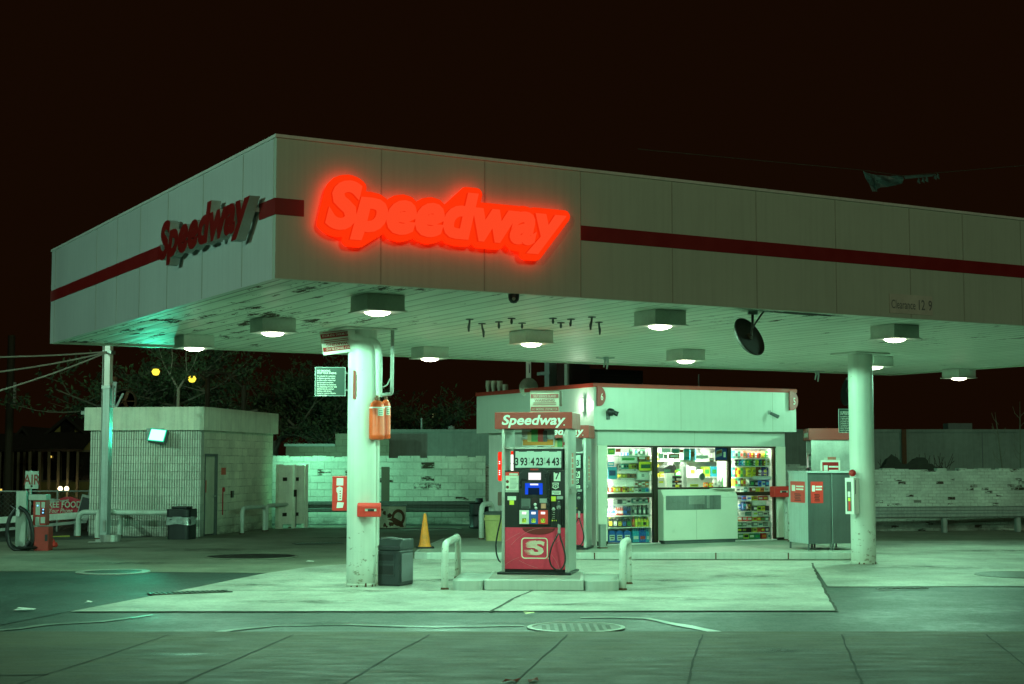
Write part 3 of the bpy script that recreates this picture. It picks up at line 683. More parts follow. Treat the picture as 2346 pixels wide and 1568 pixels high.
    q = rect(pa, 980, 1088, 1243, 1350); m = MB(); m.prism([(q[0], q[3]), (q[0]+.01, q[3]-.05), (q[0]-.004, q[2]+.03), ((q[0]+q[1])/2, q[2]), (q[1], q[2]+.03), (q[1]-.012, q[3]-.05), (q[1], q[3])][::-1], 'y', -.008, -.003); m.mat(1); xm = (q[0]+q[1])/2
    m.prism([(q[0]+.016, q[3]-.012), (q[0]+.024, q[3]-.05), (q[0]+.014, q[2]+.035), (xm, q[2]+.012), (q[1]-.016, q[2]+.035), (q[1]-.024, q[3]-.05), (q[1]-.016, q[3]-.012)][::-1], 'y', -.0095, -.008)
    m.mat(0); m.box(q[0]+.03, q[1]-.03, -.011, -.009, q[2]+.06, q[2]+.075); m.box(q[0]+.04, q[1]-.04, -.011, -.009, q[2]+.03, q[2]+.045); m.build('badge', [STICK, BLACK], body)
    q = rect(pa, 975, 1115, 1373, 1435); m = MB(); m.box(q[0], q[1], -.008, -.003, q[2], q[3]); m.mat(1); m.plate(q[0]+.012, q[1]-.015, q[2]+.034, q[2]+.042, -.009); m.plate(q[0]+.03, q[1]-.02, q[2]+.016, q[2]+.024, -.009); m.build('sticker', [STICK, INK], body)
    plate('yellow_sticker', pa, 963, 1038, 1464, 1542, YELLOW, -.008, .005, body)
    q = rect(pb, 905, 985, 330, 560); m = MB()
    m.prism([(q[0]+.01, q[3]-.035), (q[1]-.01, q[3]-.035), (q[1]-.03, q[3]), (q[0]+.03, q[3])], 'y', -.008, -.004)
    for k in range(5): m.box(q[0]+.02+.01*(k % 2), q[1]-.02, -.007, -.004, q[2]+.06+k*.028, q[2]+.066+k*.028)
    m.mat(1)
    for k in range(3): m.box(q[0]+.014+k*.03, q[0]+.032+k*.03, -.007, -.004, q[2]+.02, q[2]+.036)
    m.build('instructions', [STICK, YELLOW], body)
    # nozzle in its boot, hose
    q = rect(pb, 998, 1092, 160, 208); m = MB(); m.box(q[0], q[1], -.05, -.003, q[2], q[3]); m.build('nozzle_hood', GREY, P, bevel=.006)
    q = rect(pb, 1000, 1090, 208, 600); m = MB(); m.box(q[0], q[0]+.018, -.06, -.003, q[2], q[3]); m.box(q[1]-.018, q[1], -.06, -.003, q[2], q[3]); m.box(q[0], q[1], -.02, -.003, q[2], q[3]); m.build('nozzle_boot', BLACK, P, bevel=.004)
    nx = pb(1040, 300)[0]; zz = lambda b: pb(1040, b)[1]
    m = MB(); m.tube([(nx-.01, -.03, zz(215)), (nx, -.085, zz(300)), (nx+.008, -.10, zz(400)), (nx+.006, -.10, zz(560)), (nx+.004, -.10, zz(640))], .03, 10, rs=[.02, .032, .028, .024, .02])
    m.tube([(nx, -.12, zz(300)), (nx+.01, -.155, zz(360)), (nx+.01, -.15, zz(500)), (nx, -.11, zz(560))], .009, 6); nz = m.build('nozzle', RUBBER, P, smooth=50)
    m = MB(); m.lathe([(0, -.03), (.03, -.02), (.034, .02), (0, .035)], (nx, -.115, zz(330)), 12); m.lathe([(0, -.012), (.018, -.008), (.02, .012), (0, .02)], (nx-.004, -.06, zz(252)), 10); m.lathe([(.02, zz(720)), (.026, zz(690)), (.018, zz(650)), (.026, zz(620)), (.02, zz(565))], (nx+.004, -.10, 0), 12); m.build('coupling', STEEL, nz, smooth=40)
    hp = [(1048, 700), (1005, 780), (940, 900), (895, 1080), (925, 1210), (1000, 1275), (1080, 1275), (1135, 1190), (1145, 1060), (1110, 920), (1065, 790), (1050, 715)]
    m = MB(); pts = [(pb(a, b)[0], -.10-.05*math.sin(i/11*math.pi), pb(a, b)[1]) for i, (a, b) in enumerate(hp)]
    m.tube(bend(pts, .2, 4), .0125, 8); m.build('hose', RUBBER, P, smooth=60)
    pl = [(150, 380), (140, 520), (95, 700), (62, 900), (75, 1050), (110, 1140), (140, 1170)]
    m = MB(); m.tube(bend([(pb(a, b, .6)[0], .6, pb(a, b, .6)[1]) for a, b in pl], .2, 4), .0125, 8); m.build('hose', RUBBER, P, smooth=60)
    m = MB(); q = rect(pb, 118, 150, 95, 300, .6); m.box(q[0], q[1]+.03, .45, .6, q[2], q[3]); m.build('side_holster', mat('holster_brown', (.16, .10, .08), .5), P, bevel=.01)
    # price panel
    q = rect(pa, 345, 1145, 698, 1042); m = MB(); m.box(q[0], q[1], .02, .14, q[2], q[3]); pr = m.build('price_frame', BLACK, P, bevel=.005)
    g = rect(pa, 383, 1122, 735, 1002); m = MB(); m.box(g[0], g[1], .014, .02, g[2], g[3]); m.build('price_panel', PRICE, pr)
    m = MB(); dz = pa(400, 960)[1]
    for body_, xa in (('3', 405), ('93', 520), ('4', 660), ('23', 775), ('4', 912), ('43', 1032)):
        m.text(body_, pa(xa, 900)[0], .0125, dz, .158, offset=.034, sx=.74)
    for xa in (603, 855, 1112):
        m.text('9', pa(xa, 900)[0], .0125, dz+.078, .05, sx=.6); m.text('10', pa(xa, 900)[0], .0125, dz+.012, .05, sx=.5); m.plate(pa(xa-7, 900)[0], pa(xa+7, 900)[0], dz+.066, dz+.070, .0125)
    for xa in (500, 745, 990): m.plate(pa(xa-65, 900)[0], pa(xa+65, 900)[0], pa(0, 745)[1], pa(0, 736)[1], .0125)
    m.build('prices', INK, pr)
    # poster under the topper
    q = rect(pa, 485, 1015, 372, 655, .3); m = MB(); m.box(q[0], q[1], .30, .33, q[2], q[3]); ps = m.build('poster', mat('poster_white', (.50, .58, .54), .5), P)
    m = MB(); m.plate(q[0]+.02, q[1]-.02, q[2]+.015, q[2]+.105, .297); m.build('poster_band', POSTER, ps)
    for k, (xf, h_, c_) in enumerate(((.24, .15, YELLOWB), (.36, .20, GREEN), (.46, .22, GREEN), (.56, .22, RED), (.63, .20, RED), (.72, .17, DGREY))):
        m = MB(); xx = q[0]+xf*(q[1]-q[0]); m.prism(rounded(xx-.032, xx+.032, q[2]+.07, q[2]+.07+h_, .012), 'y', .292-.001*k, .296-.001*k); m.build('printed_can', c_, ps)
    m = MB(); m.plate(q[0]+.13, q[1]-.13, q[3]-.055, q[3]-.03, .297); m.build('poster_title', DGREY, ps)
    m = MB(); m.box(lx1, rx0, .05, .6, pa(500, 690)[1]-.005, pa(500, 690)[1]+.02); m.build('cross_bar', STEEL, P)
    # back piping in the open top, marker lamps
    m = MB(); xa = pa(1212, 500)[0]-.05; m.tube([(xa, .12, pa(0, 1040)[1]), (xa, .12, pa(0, 640)[1])], .016, 8); m.lathe([(.02, pa(0, 590)[1]), (.03, pa(0, 560)[1]), (.03, pa(0, 490)[1]), (.016, pa(0, 380)[1])], (xa, .12, 0), 10); m.build('breakaway_pipe', STEEL, P, smooth=40)
    q = rect(pa, 112, 176, 745, 1215, .35); m = MB(); m.prism(rounded(q[0], q[0]+.055, q[2], q[3], .026), 'y', .30, .40); m.build('marker_lamp', LEDR, P)
    m = MB()
    for b in (905, 935, 1050, 1080, 1110): z_ = pa(140, b, .35)[1]; m.box(q[0]+.016, q[0]+.034, .297, .30, z_-.007, z_+.007)
    m.build('lamp_dots', LEDW, P)
    q = rect(pa, 306, 350, 735, 1045); m = MB(); m.box(q[0], q[1]-.004, .03, .07, q[3]-.05, q[3]); m.build('marker_lamp', LEDR, P)
    m = MB(); m.box(q[0], q[1]-.004, .03, .07, q[2]+.11, q[3]-.055); m.box(q[0], q[1]-.004, .03, .07, q[2], q[2]+.10); m.build('marker_lamp', LEDW, P)
    # side label on the right panel
    m = MB(); z0_, z1_ = pa(0, 1300)[1], pa(0, 785)[1]; m.box(rx1, rx1+.004, .26, .60, z0_, z1_); m.mat(1)
    for k in range(6): m.box(rx1+.004, rx1+.006, .34, .52, z0_+.03+k*.083, z0_+.09+k*.083)
    m.build('side_label', [TAN, mat('label_salmon', (.62, .20, .14), .5)], P)
    m = MB(); m.box(rx1, rx1+.03, .10, .7, pa(0, 1420)[1], pa(0, 1335)[1]); m.build('side_box', STEEL, P)
    # topper
    q = rect(pa, 50, 1300, 110, 370, -.06); m = MB(); m.box(q[0], q[1], -.06, .90, q[2], q[3]); m.mat(1); 
    for i_ in (4,): pass
    tp = m.build('topper', REDS2, P, bevel=.006)
    vs, fs = text_geo('Speedway', 1.0, .24, .026, 0, 1.02); t0, t1 = min(v.x for v in vs), max(v.x for v in vs); y0 = 0; yc = .73
    ux0, ux1 = pa(165, 300, -.06)[0], pa(1192, 300, -.06)[0]; ub, uc = pa(200, 306, -.06)[1], pa(200, 148, -.06)[1]
    m = MB(); m.add([(ux0+(v.x-t0)/(t1-t0)*(ux1-ux0), -.0625, ub+v.y/yc*(uc-ub)) for v in vs], fs); q2 = pa(1172, 313, -.06); m.lathe([(.012, 0), (0, 0)], (q2[0], -.0625, q2[1]), 10, Matrix.Rotation(R(90), 4, 'X'))
    m.build('lettering', mat('letter_white', (.70, .80, .72), .4, var=.05), tp)
    return P
REDS2 = mat('topper_red', (.33, .03, .02), .42, var=.08)
make_pump('7', po, -10, 'front red and black fuel pump number 7 on its own steel edged island')
q6 = Face(D(1350, 990, 30.35), -10); tx = PF.at(*PA(1300, 240), -.06)[0]
p6 = q6.w(-tx, 0, PZ-.02)
make_pump('6', p6, -10, 'fuel pump number 6 half hidden behind pump 7 beside the shop')
p5 = D(1853, 998, 33.1)
f5 = Face(p5, -95); l5 = f5.w(-tx, .06, .155)
make_pump('5', l5, -95, 'fuel pump with plain salmon topper end seen side-on behind the grey cabinets')
# board standing on the front pump
bx = PF.at(1247, 920, .45); q = (PF.at(1215, 920, .45)[0], PF.at(1281, 920, .45)[0]); zt = PF.at(1247, 897, .45)[1]; ztop = PF.at(1247, 946, .45)[1]
BOARDD = mat('darkened_board', (.20, .24, .20), .5); BANDR = mat('band_red', (.085, .008, .006), .5)  # board and band colours darkened so the lamp close above does not overexpose them
def warn_board(t_, wd, ht, mt=BOARDD, bm=BANDR, rm=None):
    m = MB(); m.box(0, wd, 0, .012, 0, ht); m.build('board', mt, t_)
    m = MB(); m.plate(.02*wd, .98*wd, ht*.70, ht*.88, -.002); m.plate(.02*wd, .98*wd, ht*.13, ht*.32, -.002); m.build('red_band', bm, t_)
    m = MB(); m.text('SELF SERVICE ISLAND', wd/2, -.004, ht*.735, ht*.145, offset=.006, sx=.60*wd/ht/1.05); m.text('NO SMOKING  STOP MOTOR', wd/2, -.004, ht*.165, ht*.14, offset=.006, sx=.50*wd/ht/1.05); m.build('band_lettering', mt, t_)
    m = MB(); m.text('WARNING', wd/2, -.004, ht*.55, ht*.16, offset=.02, sx=.95*wd/ht/1.05)
    for k in range(2): m.plate(wd*.10, wd*.90, ht*(.40+k*.075), ht*(.43+k*.075), -.003)
    m.plate(wd*.1, wd*.9, ht*.06, ht*.085, -.003); m.build('red_lettering', rm or mat('warning_red', (.07, .008, .006), .5), t_)
wp = PF.w(q[0], .45, ztop-.02)
wb = thing('warning_board', 'white and red self service warning board standing on the front pump topper', 'sign', wp, -10)
warn_board(wb, q[1]-q[0], zt-ztop+.02)
m = MB(); wd = q[1]-q[0]; m.box(wd+.005, wd+.045, -.01, .03, .12, zt-ztop+.03); m.box(-.0, wd+.005, -.01, .02, zt-ztop+.022, zt-ztop+.035); m.build('bracket', DARK, wb)
# ================================================================= guard loops, bin, column fittings
def loop(name, p0, p1, h, r, label, m_=COLW, group='bent pipe guard rails', sleeve=False, cat='guard rail'):
    p0, p1 = Vector(p0), Vector(p1); d = p1-p0; L = math.hypot(d.x, d.y); ang = math.degrees(math.atan2(d.y, d.x))
    t_ = thing(name, label, cat, p0, ang, group)
    m = MB(); m.tube(bend([(0, 0, 0), (0, 0, h), (L, 0, h), (L, 0, p1.z-p0.z)], .2, 7), r, 14); m.build('pipe', m_, t_, smooth=60)
    if sleeve:
        for x in (0, L):
            q = MB(); q.lathe([(r*1.3, 0), (r*1.3, .12), (r, .13)], (x, 0, 0), 14); q.build('sleeve', STEEL, t_, smooth=40)
    else:
        for x in (0, L):
            q = MB(); q.lathe([(r*1.25, 0), (r*1.2, .012), (r, .03)], (x, 0, 0), 14); q.build('collar', RUST, t_, smooth=40)
    return t_
loop('guard_loop', G(1019, 1351, .016), G(1049, 1325, .016), .66, .052, 'bent white pipe guard at the left end of the front pump island')
loop('guard_loop', G(1427, 1352, .016), G(1440, 1338, .016), .67, .052, 'bent white pipe guard at the right end of the front pump island')
# bin by the column
bp = G(915.5, 1344, .016); BF = Face(bp, -20)
bn = thing('waste_bin', 'dark grey square waste bin with hooded top behind the front column', 'bin', bp, -20)
W_ = .52; hz = .63
BINM = mat('bin_dark_grey', (.026, .034, .036), .45, var=.2); BINL = mat('bin_side_panel', (.15, .17, .18), .5, var=.15)
m = MB(); m.box(-W_, 0, 0, W_, 0, .53); m.build('bin_body', BINM, bn, bevel=.025)
m = MB(); m.prism([(0, .53), (W_, .53), (W_, .69), (.12, .69), (0, .60)], 'x', -W_, 0); m.build('hood', BINM, bn, bevel=.015)
m = MB(); m.box(.001, .012, .05, W_-.05, .06, .48); m.build('side_panel', BINL, bn, bevel=.01)
for z0, z1 in ((.17, .30), (.375, .47)):
    m = MB(); m.box(-.42, -.10, -.008, .0, z0-.025, z0); m.box(-.42, -.10, -.008, .0, z1, z1+.025); m.box(-.44, -.42, -.008, 0, z0-.025, z1+.025); m.box(-.10, -.08, -.008, 0, z0-.025, z1+.025); m.build('opening_frame', BINM, bn)
    m = MB(); m.box(-.42, -.10, -.003, .0, z0, z1); m.build('opening', RUBBER, bn)
m = MB(); m.lathe([(.16, .69), (.15, .705), (.06, .715), (0, .715)], (-W_*.55, W_*.55, 0), 20); m.build('lid_cap', RUBBER, bn, smooth=50)
# cone
cp = G(972, 1257, ZI+.004)+Vector((0, .17, 0)); cn = thing('traffic_cone', 'orange traffic cone with dark base on the left end of the shop island', 'cone', cp, 8)
m = MB(); m.lathe([(.135, .03), (.12, .06), (.105, .12), (.03, .66), (.026, .685), (.018, .69), (0, .69)], n=24); m.build('cone_body', CONE, cn, smooth=50)
m = MB(); m.prism(rounded(-.18, .18, -.18, .18, .05), 'z', 0, .03); m.build('cone_base', RUBBER, cn)
# ---- fittings on the front column: conduits, cylinders, boxes, boards
def colthing(name, label, cat, px, py, off=0.0): return thing(name, label, cat, D(px, py, c1.y+off))
yk = F/c1.y
def cx(px, Y): return D(px, 1000, Y).x
Y0 = c1.y-.06
cd = thing('conduit_pipes', 'grey pipes bent down the right side of the front column from the canopy', 'pipe', (c1.x, Y0, 0))
X = lambda px: cx(px, Y0)-c1.x
Z = lambda py: D(900, py, Y0).z
m = MB(); m.tube(bend([(X(806), -.17, ZS-.03), (X(806), -.17, Z(772)), (X(866), -.03, Z(783)), (X(866), .02, Z(910))], .16, 7), .058, 14); m.build('large_pipe', COLW, cd, smooth=60)
m = MB(); m.tube(bend([(X(898), 0, ZS-.002), (X(897), 0, Z(903)), (X(868), 0, Z(906))], .04), .028, 12); m.lathe([(.07, ZS-.012), (.07, ZS-.001), (0, ZS-.001)], (X(898), 0, 0), 14); m.build('small_pipe', GREY, cd, smooth=60)
m = MB(); m.tube(bend([(X(893), 0, Z(868)), (X(886), 0, Z(884)), (X(874), .02, Z(887)), (X(858), .02, Z(885))], .04), .010, 8); m.build('wire', GREY, cd, smooth=60)
m = MB(); m.tube([(X(862.5), .06, .016), (X(862.5), .06, Z(1005))], .034, 12); m.tube([(X(858.5), .0, .016), (X(858.5), .0, Z(1008))], .014, 10); m.box(X(855), X(869), .09, .12, .016, Z(1004)); m.build('riser', COLW, cd, smooth=60)
def cyl(px0, px1, py0, py1, Y, label):
    xa, xb = cx(px0, Y), cx(px1, Y); r = (xb-xa)/2; zb = D(900, py1, Y).z; zt = D(900, py0, Y).z
    t_ = thing('gas_cylinder', label, 'cylinder', ((xa+xb)/2, Y, zb), 0, 'red suppression cylinders')
    H_ = zt-zb; m = MB(); m.lathe([(r*.8, 0), (r, .02), (r, .06), (r*1.015, .065), (r, .07), (r, H_*.74), (r*.97, H_*.80), (r*.8, H_*.89), (r*.45, H_*.95), (r*.3, H_*.96), (0, H_*.96)], n=28); m.build('tank', ORANGE, t_, smooth=50)
    m = MB(); m.lathe([(r*.34, H_*.95), (r*.34, H_*1.03), (r*.18, H_*1.04), (r*.18, H_*1.08)], n=12); m.build('valve', mat('valve_rust', (.16, .06, .03), .6), t_, smooth=40)
    m = MB(); m.lathe([(r*1.012, H_*.765), (r*1.02, H_*.77), (r*1.02, H_*.79), (r*1.0, H_*.795)], n=28); m.build('strap', PAPER, t_, smooth=40)
    m = MB(); n = 8; rr = r*1.012
    vs = [(rr*math.sin(R(12+46*i/n)), -rr*math.cos(R(12+46*i/n)), z) for z in (H_*.58, H_*.755) for i in range(n+1)]
    m.add(vs, [(i, i+1, n+2+i, n+1+i) for i in range(n)]); m.mat(1)
    rr = r*1.02
    for k in range(3):
        vs = [(rr*math.sin(R(20+30*i/n)), -rr*math.cos(R(20+30*i/n)), z) for z in (H_*(.61+k*.045), H_*(.625+k*.045)) for i in range(n+1)]; m.add(vs, [(i, i+1, n+2+i, n+1+i) for i in range(n)])
    m.build('tank_label', [TAN, INK], t_)
    return t_
ca = cyl(845.5, 881, 914, 1008, c1.y-.20, 'orange red cylinder with a paper label, nearest on the front column')
m = MB(); m.box(-.145, -.115, .02, .16, -.02, .44); m.build('mount_plate', PAPER, ca)
cyl(872, 894.5, 912, 1006, c1.y+.02, 'orange red cylinder half hidden behind the nearer one on the front column')
def dispenser(face, px0, px1, py0, py1, label, dep=.16):
    x0, z1 = face.at(px0, py0); x1, z0 = face.at(px1, py1); w_, h_ = x1-x0, z1-z0
    t_ = thing('towel_box', label, 'box', face.w(x0, 0, z0), face.deg, 'red wall boxes')
    m = MB(); m.prism([(0, 0), (dep, 0), (dep, h_), (.05, h_), (0, h_*.82)], 'x', 0, w_); m.build('case', REDL, t_, bevel=.012)
    m = MB(); m.box(w_*.34, w_*.84, -.014, 0.0, h_*.62, h_*.70); m.box(w_*.30, w_*.34, -.014, 0, h_*.36, h_*.70); m.box(w_*.84, w_*.88, -.014, 0, h_*.36, h_*.70); m.build('visor', REDL, t_)
    m = MB(); m.box(w_*.34, w_*.84, -.004, 0.0, h_*.42, h_*.60); m.mat(1); m.box(w_*.46, w_*.74, -.006, -.004, h_*.42, h_*.57); m.build('slot', [TAN, INK], t_)
    return t_
dispenser(Face((c1.x, c1.y-.36), 0), 818, 871, 1153, 1185, 'red dispenser box strapped low on the front column')
m = MB()
# green board
fb = Face((c1.x, c1.y), 6); x0, z1 = fb.at(723, 842); x1, z0 = fb.at(790, 907)
lines = ['NO SMOKING.', 'STOP YOUR ENGINE.', 'It is unlawful for customers', 'to dispense gasoline, diesel', 'or other motor vehicle fuel', 'into portable containers.', 'The attendant for assistance.', 'The dispensing of motor fuels', 'shall be done by a person', 'holding a valid drivers', 'license or a person 18 years', 'of age or older.']
def green_board(label, loc, deg, w_, h_):
    t_ = thing('notice_board', label, 'sign', loc, deg, 'green no smoking boards')
    m = MB(); m.box(0, w_, 0, .01, 0, h_); m.build('board', SIGNG, t_)
    m = MB(); m.box(-.004, w_+.004, -.001, .011, h_, h_+.006); m.box(-.004, w_+.004, -.001, .011, -.006, 0); m.box(-.008, -.0, -.001, .011, 0, h_); m.box(w_, w_+.008, -.001, .011, 0, h_); m.build('rim', TEALG, t_)
    m = MB(); z_ = h_-.03
    for i, s_ in enumerate(lines):
        big = i < 2; sz = h_*.088 if big else h_*.072; z_ -= h_*(.082 if big else .076); m.text(s_, w_*.05, -.002, z_, sz, offset=.022 if big else .012, align='LEFT', sx=(.80 if big else .78)*w_/h_/1.0)
        if i == 1: z_ -= h_*.02
    m.build('lettering', PAPER, t_)
    m = MB(); m.bar((w_, .02, h_*.8), (w_+.10, .05, h_*.8), .02, .02); m.bar((w_, .02, h_*.2), (w_+.10, .05, h_*.2), .02, .02); m.build('bracket', GREY, t_)
green_board('green no smoking board with white lettering left of the front column', fb.w(x0, 0, z0), 6, x1-x0, z1-z0)
# upside-down warning board tilted under the canopy
f2 = Face((c1.x, c1.y+.05), 14); x0, zz0 = f2.at(748, 756); wd, ht = .46, .40
t_ = thing('hanging_warning_board', 'upside-down red and white warning board hanging tilted by the top of the front column', 'sign', f2.w(f2.at(800, 752)[0], 0, f2.at(800, 752)[1]), 14)
t_.rotation_euler = (R(22), R(172), R(14)); warn_board(t_, wd, ht, PAPER, RED, RED)
# edge-on red strip, fire cabinet
fe = Face((c1.x, c1.y-.23), -70); p = D(820, 918, c1.y-.235); t_ = thing('edge_on_sign', 'thin red sign plate seen edge-on on the front of the front column', 'sign', p, 84)
hh = (918-856)/yk; m = MB(); m.box(-.34, 0, -.012, .012, -.0, hh); m.build('plate', mat('plate_red_brown', (.30, .035, .02), .5), t_); m = MB(); m.box(-.0, .03, -.016, .016, hh*.1, hh*.9); m.build('bracket', RUST, t_)
t_.location = (cx(819, c1.y-.21), c1.y-.56, D(819, 917, c1.y-.4).z); t_.rotation_euler = (0, 0, R(92)); 
fc = Face((c1.x, c1.y+.12), -9); x0, z1 = fc.at(761, 1091); x1, z0 = fc.at(795, 1171)
t_ = thing('extinguisher_cabinet', 'narrow red cabinet with torn white stickers on the left of the front column', 'cabinet', fc.w(x0, 0, z0), -9)
w_, h_ = x1-x0, z1-z0
m = MB(); m.box(0, w_, 0, .18, 0, h_); m.build('case', REDL, t_, bevel=.012)
m = MB(); m.box(w_*.30, w_*.74, -.003, 0, h_*.73, h_*.94); m.prism([(w_*.3, h_*.08), (w_*.72, h_*.09), (w_*.8, h_*.24), (w_*.36, h_*.25)], 'y', -.003, 0)
m.prism([(w_*.38, h_*.29), (w_*.66, h_*.30), (w_*.70, h_*.66), (w_*.50, h_*.70), (w_*.30, h_*.66), (w_*.30, h_*.55), (w_*.38, h_*.50)], 'y', -.003, 0); m.build('torn_stickers', PAPER, t_)
m = MB()
for k in range(4): m.box(w_*.50, w_*.60, -.005, -.003, h_*(.34+k*.07), h_*(.37+k*.07))
m.build('print', RED, t_)
# ---- rear column fittings: white extinguisher box, board, red knob
f3 = Face((c2.x, c2.y-.20), 24); x0, z1 = f3.at(1931, 1096); x1, z0 = f3.at(1945, 1178)
t_ = thing('extinguisher_box', 'white glass fronted extinguisher box on the rear column', 'cabinet', D(1949, 1178, c2.y-.32), 32)
h_ = (1178-1096)/(F/(c2.y-.3)); dw, dd = .20, .17; t_.location.x = cx(1931, c2.y-.2)
t_.rotation_euler = (0, 0, R(-38)); 
m = MB(); m.box(0, dd, 0, .012, 0, h_); m.box(0, .012, .012, dw, 0, h_); m.box(dd-.012, dd, .012, dw, 0, h_); m.box(.012, dd-.012, .012, dw, 0, .02); m.box(.012, dd-.012, .012, dw, h_-.02, h_); m.build('case', PAPER, t_)
m = MB(); m.plate(.03, dd-.05, .05, h_-.07, -.002); m.build('window', mat('dark_glass', (.13, .16, .14), .15), t_)
m = MB(); m.box(.06, .10, -.004, -.0025, .06, h_*.35); m.mat(1); m.box(.055, .10, -.004, -.0025, h_*.36, h_*.45); m.mat(2); m.box(.05, .10, -.004, -.0025, h_*.47, h_*.62); m.build('extinguisher', [REDL, YELLOW, PAPER], t_)
m = MB(); m.box(dd, dd+.003, .05, .075, h_*.55, h_*.94); m.build('handle_slot', DGREY, t_)
kp = D(1953, 1084, c2.y-.24); t_ = thing('red_reflector', 'small red round reflector on the rear column above the white box', 'reflector', kp)
m = MB(); m.lathe([(.03, -.06), (.06, -.04), (.065, .0), (.05, .02), (0, .025)], (0, 0, 0), 16, Matrix.Rotation(R(90), 4, 'X')); m.build('disc', RED, t_, smooth=50); m = MB(); m.cone((0, .0, 0), (.02, .08, 0), .02, .02, 8); m.build('stem', GREY, t_)
f4 = Face((c2.x, c2.y+.1), 14); x0, z1 = f4.at(1922, 938); z0 = f4.at(1922, 991)[1]; green_board('dim green no smoking board left of the rear column', f4.w(x0, 0, z0), 14, .40, z1-z0)
# ================================================================= shop island and shop
def R2(a, b): return (1342.3+.22328*a, 949.4+.22328*b)
K0 = G(1369, 1251, ZI); KF = Face(K0, AD)
isp = wpts([(948, 1284), (1957, 1284)], 0); 
fr_l, fr_r = isp[0].copy(), isp[1].copy(); yb = 35.2
pl = [(fr_l.x+.25, fr_l.y), (fr_r.x, fr_r.y), (fr_r.x+1.6, yb), (fr_l.x+.3, yb), (fr_l.x, fr_l.y+1.2), (fr_l.x, fr_l.y+.2)]
si = tag(thing('shop_island', 'long raised concrete island with bright steel edge under the shop', 'island'), kind='structure')
m = MB(); m.prism(pl, 'z', .012, ZI-.004); m.build('kerb', SKIN, si, bevel=.012)
m = MB(); cxm, cym = sum(p[0] for p in pl)/6, sum(p[1] for p in pl)/6
m.add([(p[0]+(.06 if p[0] < cxm else -.06), p[1]+(.06 if p[1] < cym else -.06), ZI) for p in pl], [list(range(6))]); m.build('island_top', mat('island_concrete', (.34, .38, .32), .6, var=.3, scale=1.2), si)
m = MB()
for px in (1362, 1640, 1806): x_ = D(px, 1275, fr_l.y).x; m.box(x_-.012, x_+.012, fr_l.y-.006, fr_l.y+.01, .02, ZI-.006)
m.build('kerb_joint', RUST, si)
def kr(a, b, ly=0): return KF.at(*R2(a, b), ly)
def krect(a0, a1, b0, b1, ly=0):
    x0, z1 = kr(a0, b0, ly); x1, z0 = kr(a1, b1, ly); return x0, x1, z0, z1
shop = thing('shop', 'small white sales shop with red roof edge and stocked windows behind the pumps', 'shop', (K0.x, K0.y, 0), AD)
KW = kr(2045, 800)[0]; KD = fit(lambda q: KF.w(-.22, q+.2), 1092, 2.5, 8); zwt = kr(900, 325)[1]; zfb = KF.at(1560, 987, -.22)[1]; zft = KF.at(1560, 893, -.22)[1]; ztr = KF.at(1560, 884, -.22)[1]
xl = kr(215, 800)[0]; xr = kr(1952, 800)[0]
PILW = mat('pillar_white', (.72, .76, .64), .4, var=.05)
m = MB(); m.box(0, xl, -.03, .14, ZI+.09, zwt); m.build('pillar', PILW, shop, bevel=.008)
m = MB(); m.box(xr+.005, KW, -.03, .14, ZI+.06, zwt); m.build('pillar', PILW, shop, bevel=.008)
m = MB(); m.box(0.02, xl, 0, .13, ZI, ZI+.09); m.box(xr+.04, KW-.02, 0, .13, ZI, ZI+.06); m.build('pillar_foot', DARK, shop)
m = MB(); m.box(.0, KW, -.012, .14, zwt+.002, zfb+.1); hd = m.build('header', TRIM, shop)
m = MB(); m.box(KW*.5-.004, KW*.5+.004, -.014, -.012, zwt+.01, zfb+.0); m.build('seam', SEAMM, hd)
m = MB(); m.box(0, .12, .142, KD, ZI, zfb+.1); m.build('side_wall', WHITE, shop)
m = MB(); m.box(KW-.12, KW, .142, KD, ZI, zfb+.1); m.build('side_wall', WHITE, shop)
m = MB(); m.box(.122, KW-.122, KD-.12, KD, ZI, zfb+.1); m.build('rear_wall', WHITE, shop)
m = MB(); m.box(.122, KW-.122, .142, KD-.122, ZI+.002, ZI+.02); m.build('floor', GREY, shop)
m = MB(); m.box(.122, KW-.122, .142, KD-.122, zwt+.12, zwt+.16); m.build('ceiling', PAPER, shop)
m = MB(); o = .22
for a in ((-o, KW+.16, -o, -o+.06), (-o, -o+.06, -o+.061, KD+.2), (KW+.10, KW+.16, -o+.061, KD+.2), (-o+.061, KW+.099, KD+.14, KD+.2)): m.box(*a, zfb, zft)
fa = m.build('fascia', TRIM, shop)
m = MB(); m.box(-o+.06, KW+.1, -o+.06, KD+.14, zfb+.02, zfb+.05); m.build('fascia_soffit', TRIM, shop)
m = MB(); m.box(-o+.06, KW+.1, -o+.06, KD+.14, zft-.06, zft-.02); m.build('roof', DGREY, shop)
m = MB(); e = o+.02
for a in ((-e, KW+.18, -e, -e+.10), (-e, -e+.10, -e+.101, KD+.22), (KW+.08, KW+.18, -e+.101, KD+.22), (-e+.101, KW+.079, KD+.12, KD+.22)): m.box(*a, zft+.001, ztr)
m.build('roof_edge', mat('roof_edge_red', (.42, .04, .022), .5), shop)
m = MB()
for px in (1560, 1770): x_ = KF.at(px, 940, -.22)[0]; m.box(x_-.004, x_+.004, -o-.002, -o, zfb+.01, zft-.01)
m.build('fascia_seam', SEAMM, fa)
m = MB(); m.box(-.016, 0, .02, .10, ZI, zfb); m.build('corner_trim', WHITE, shop)
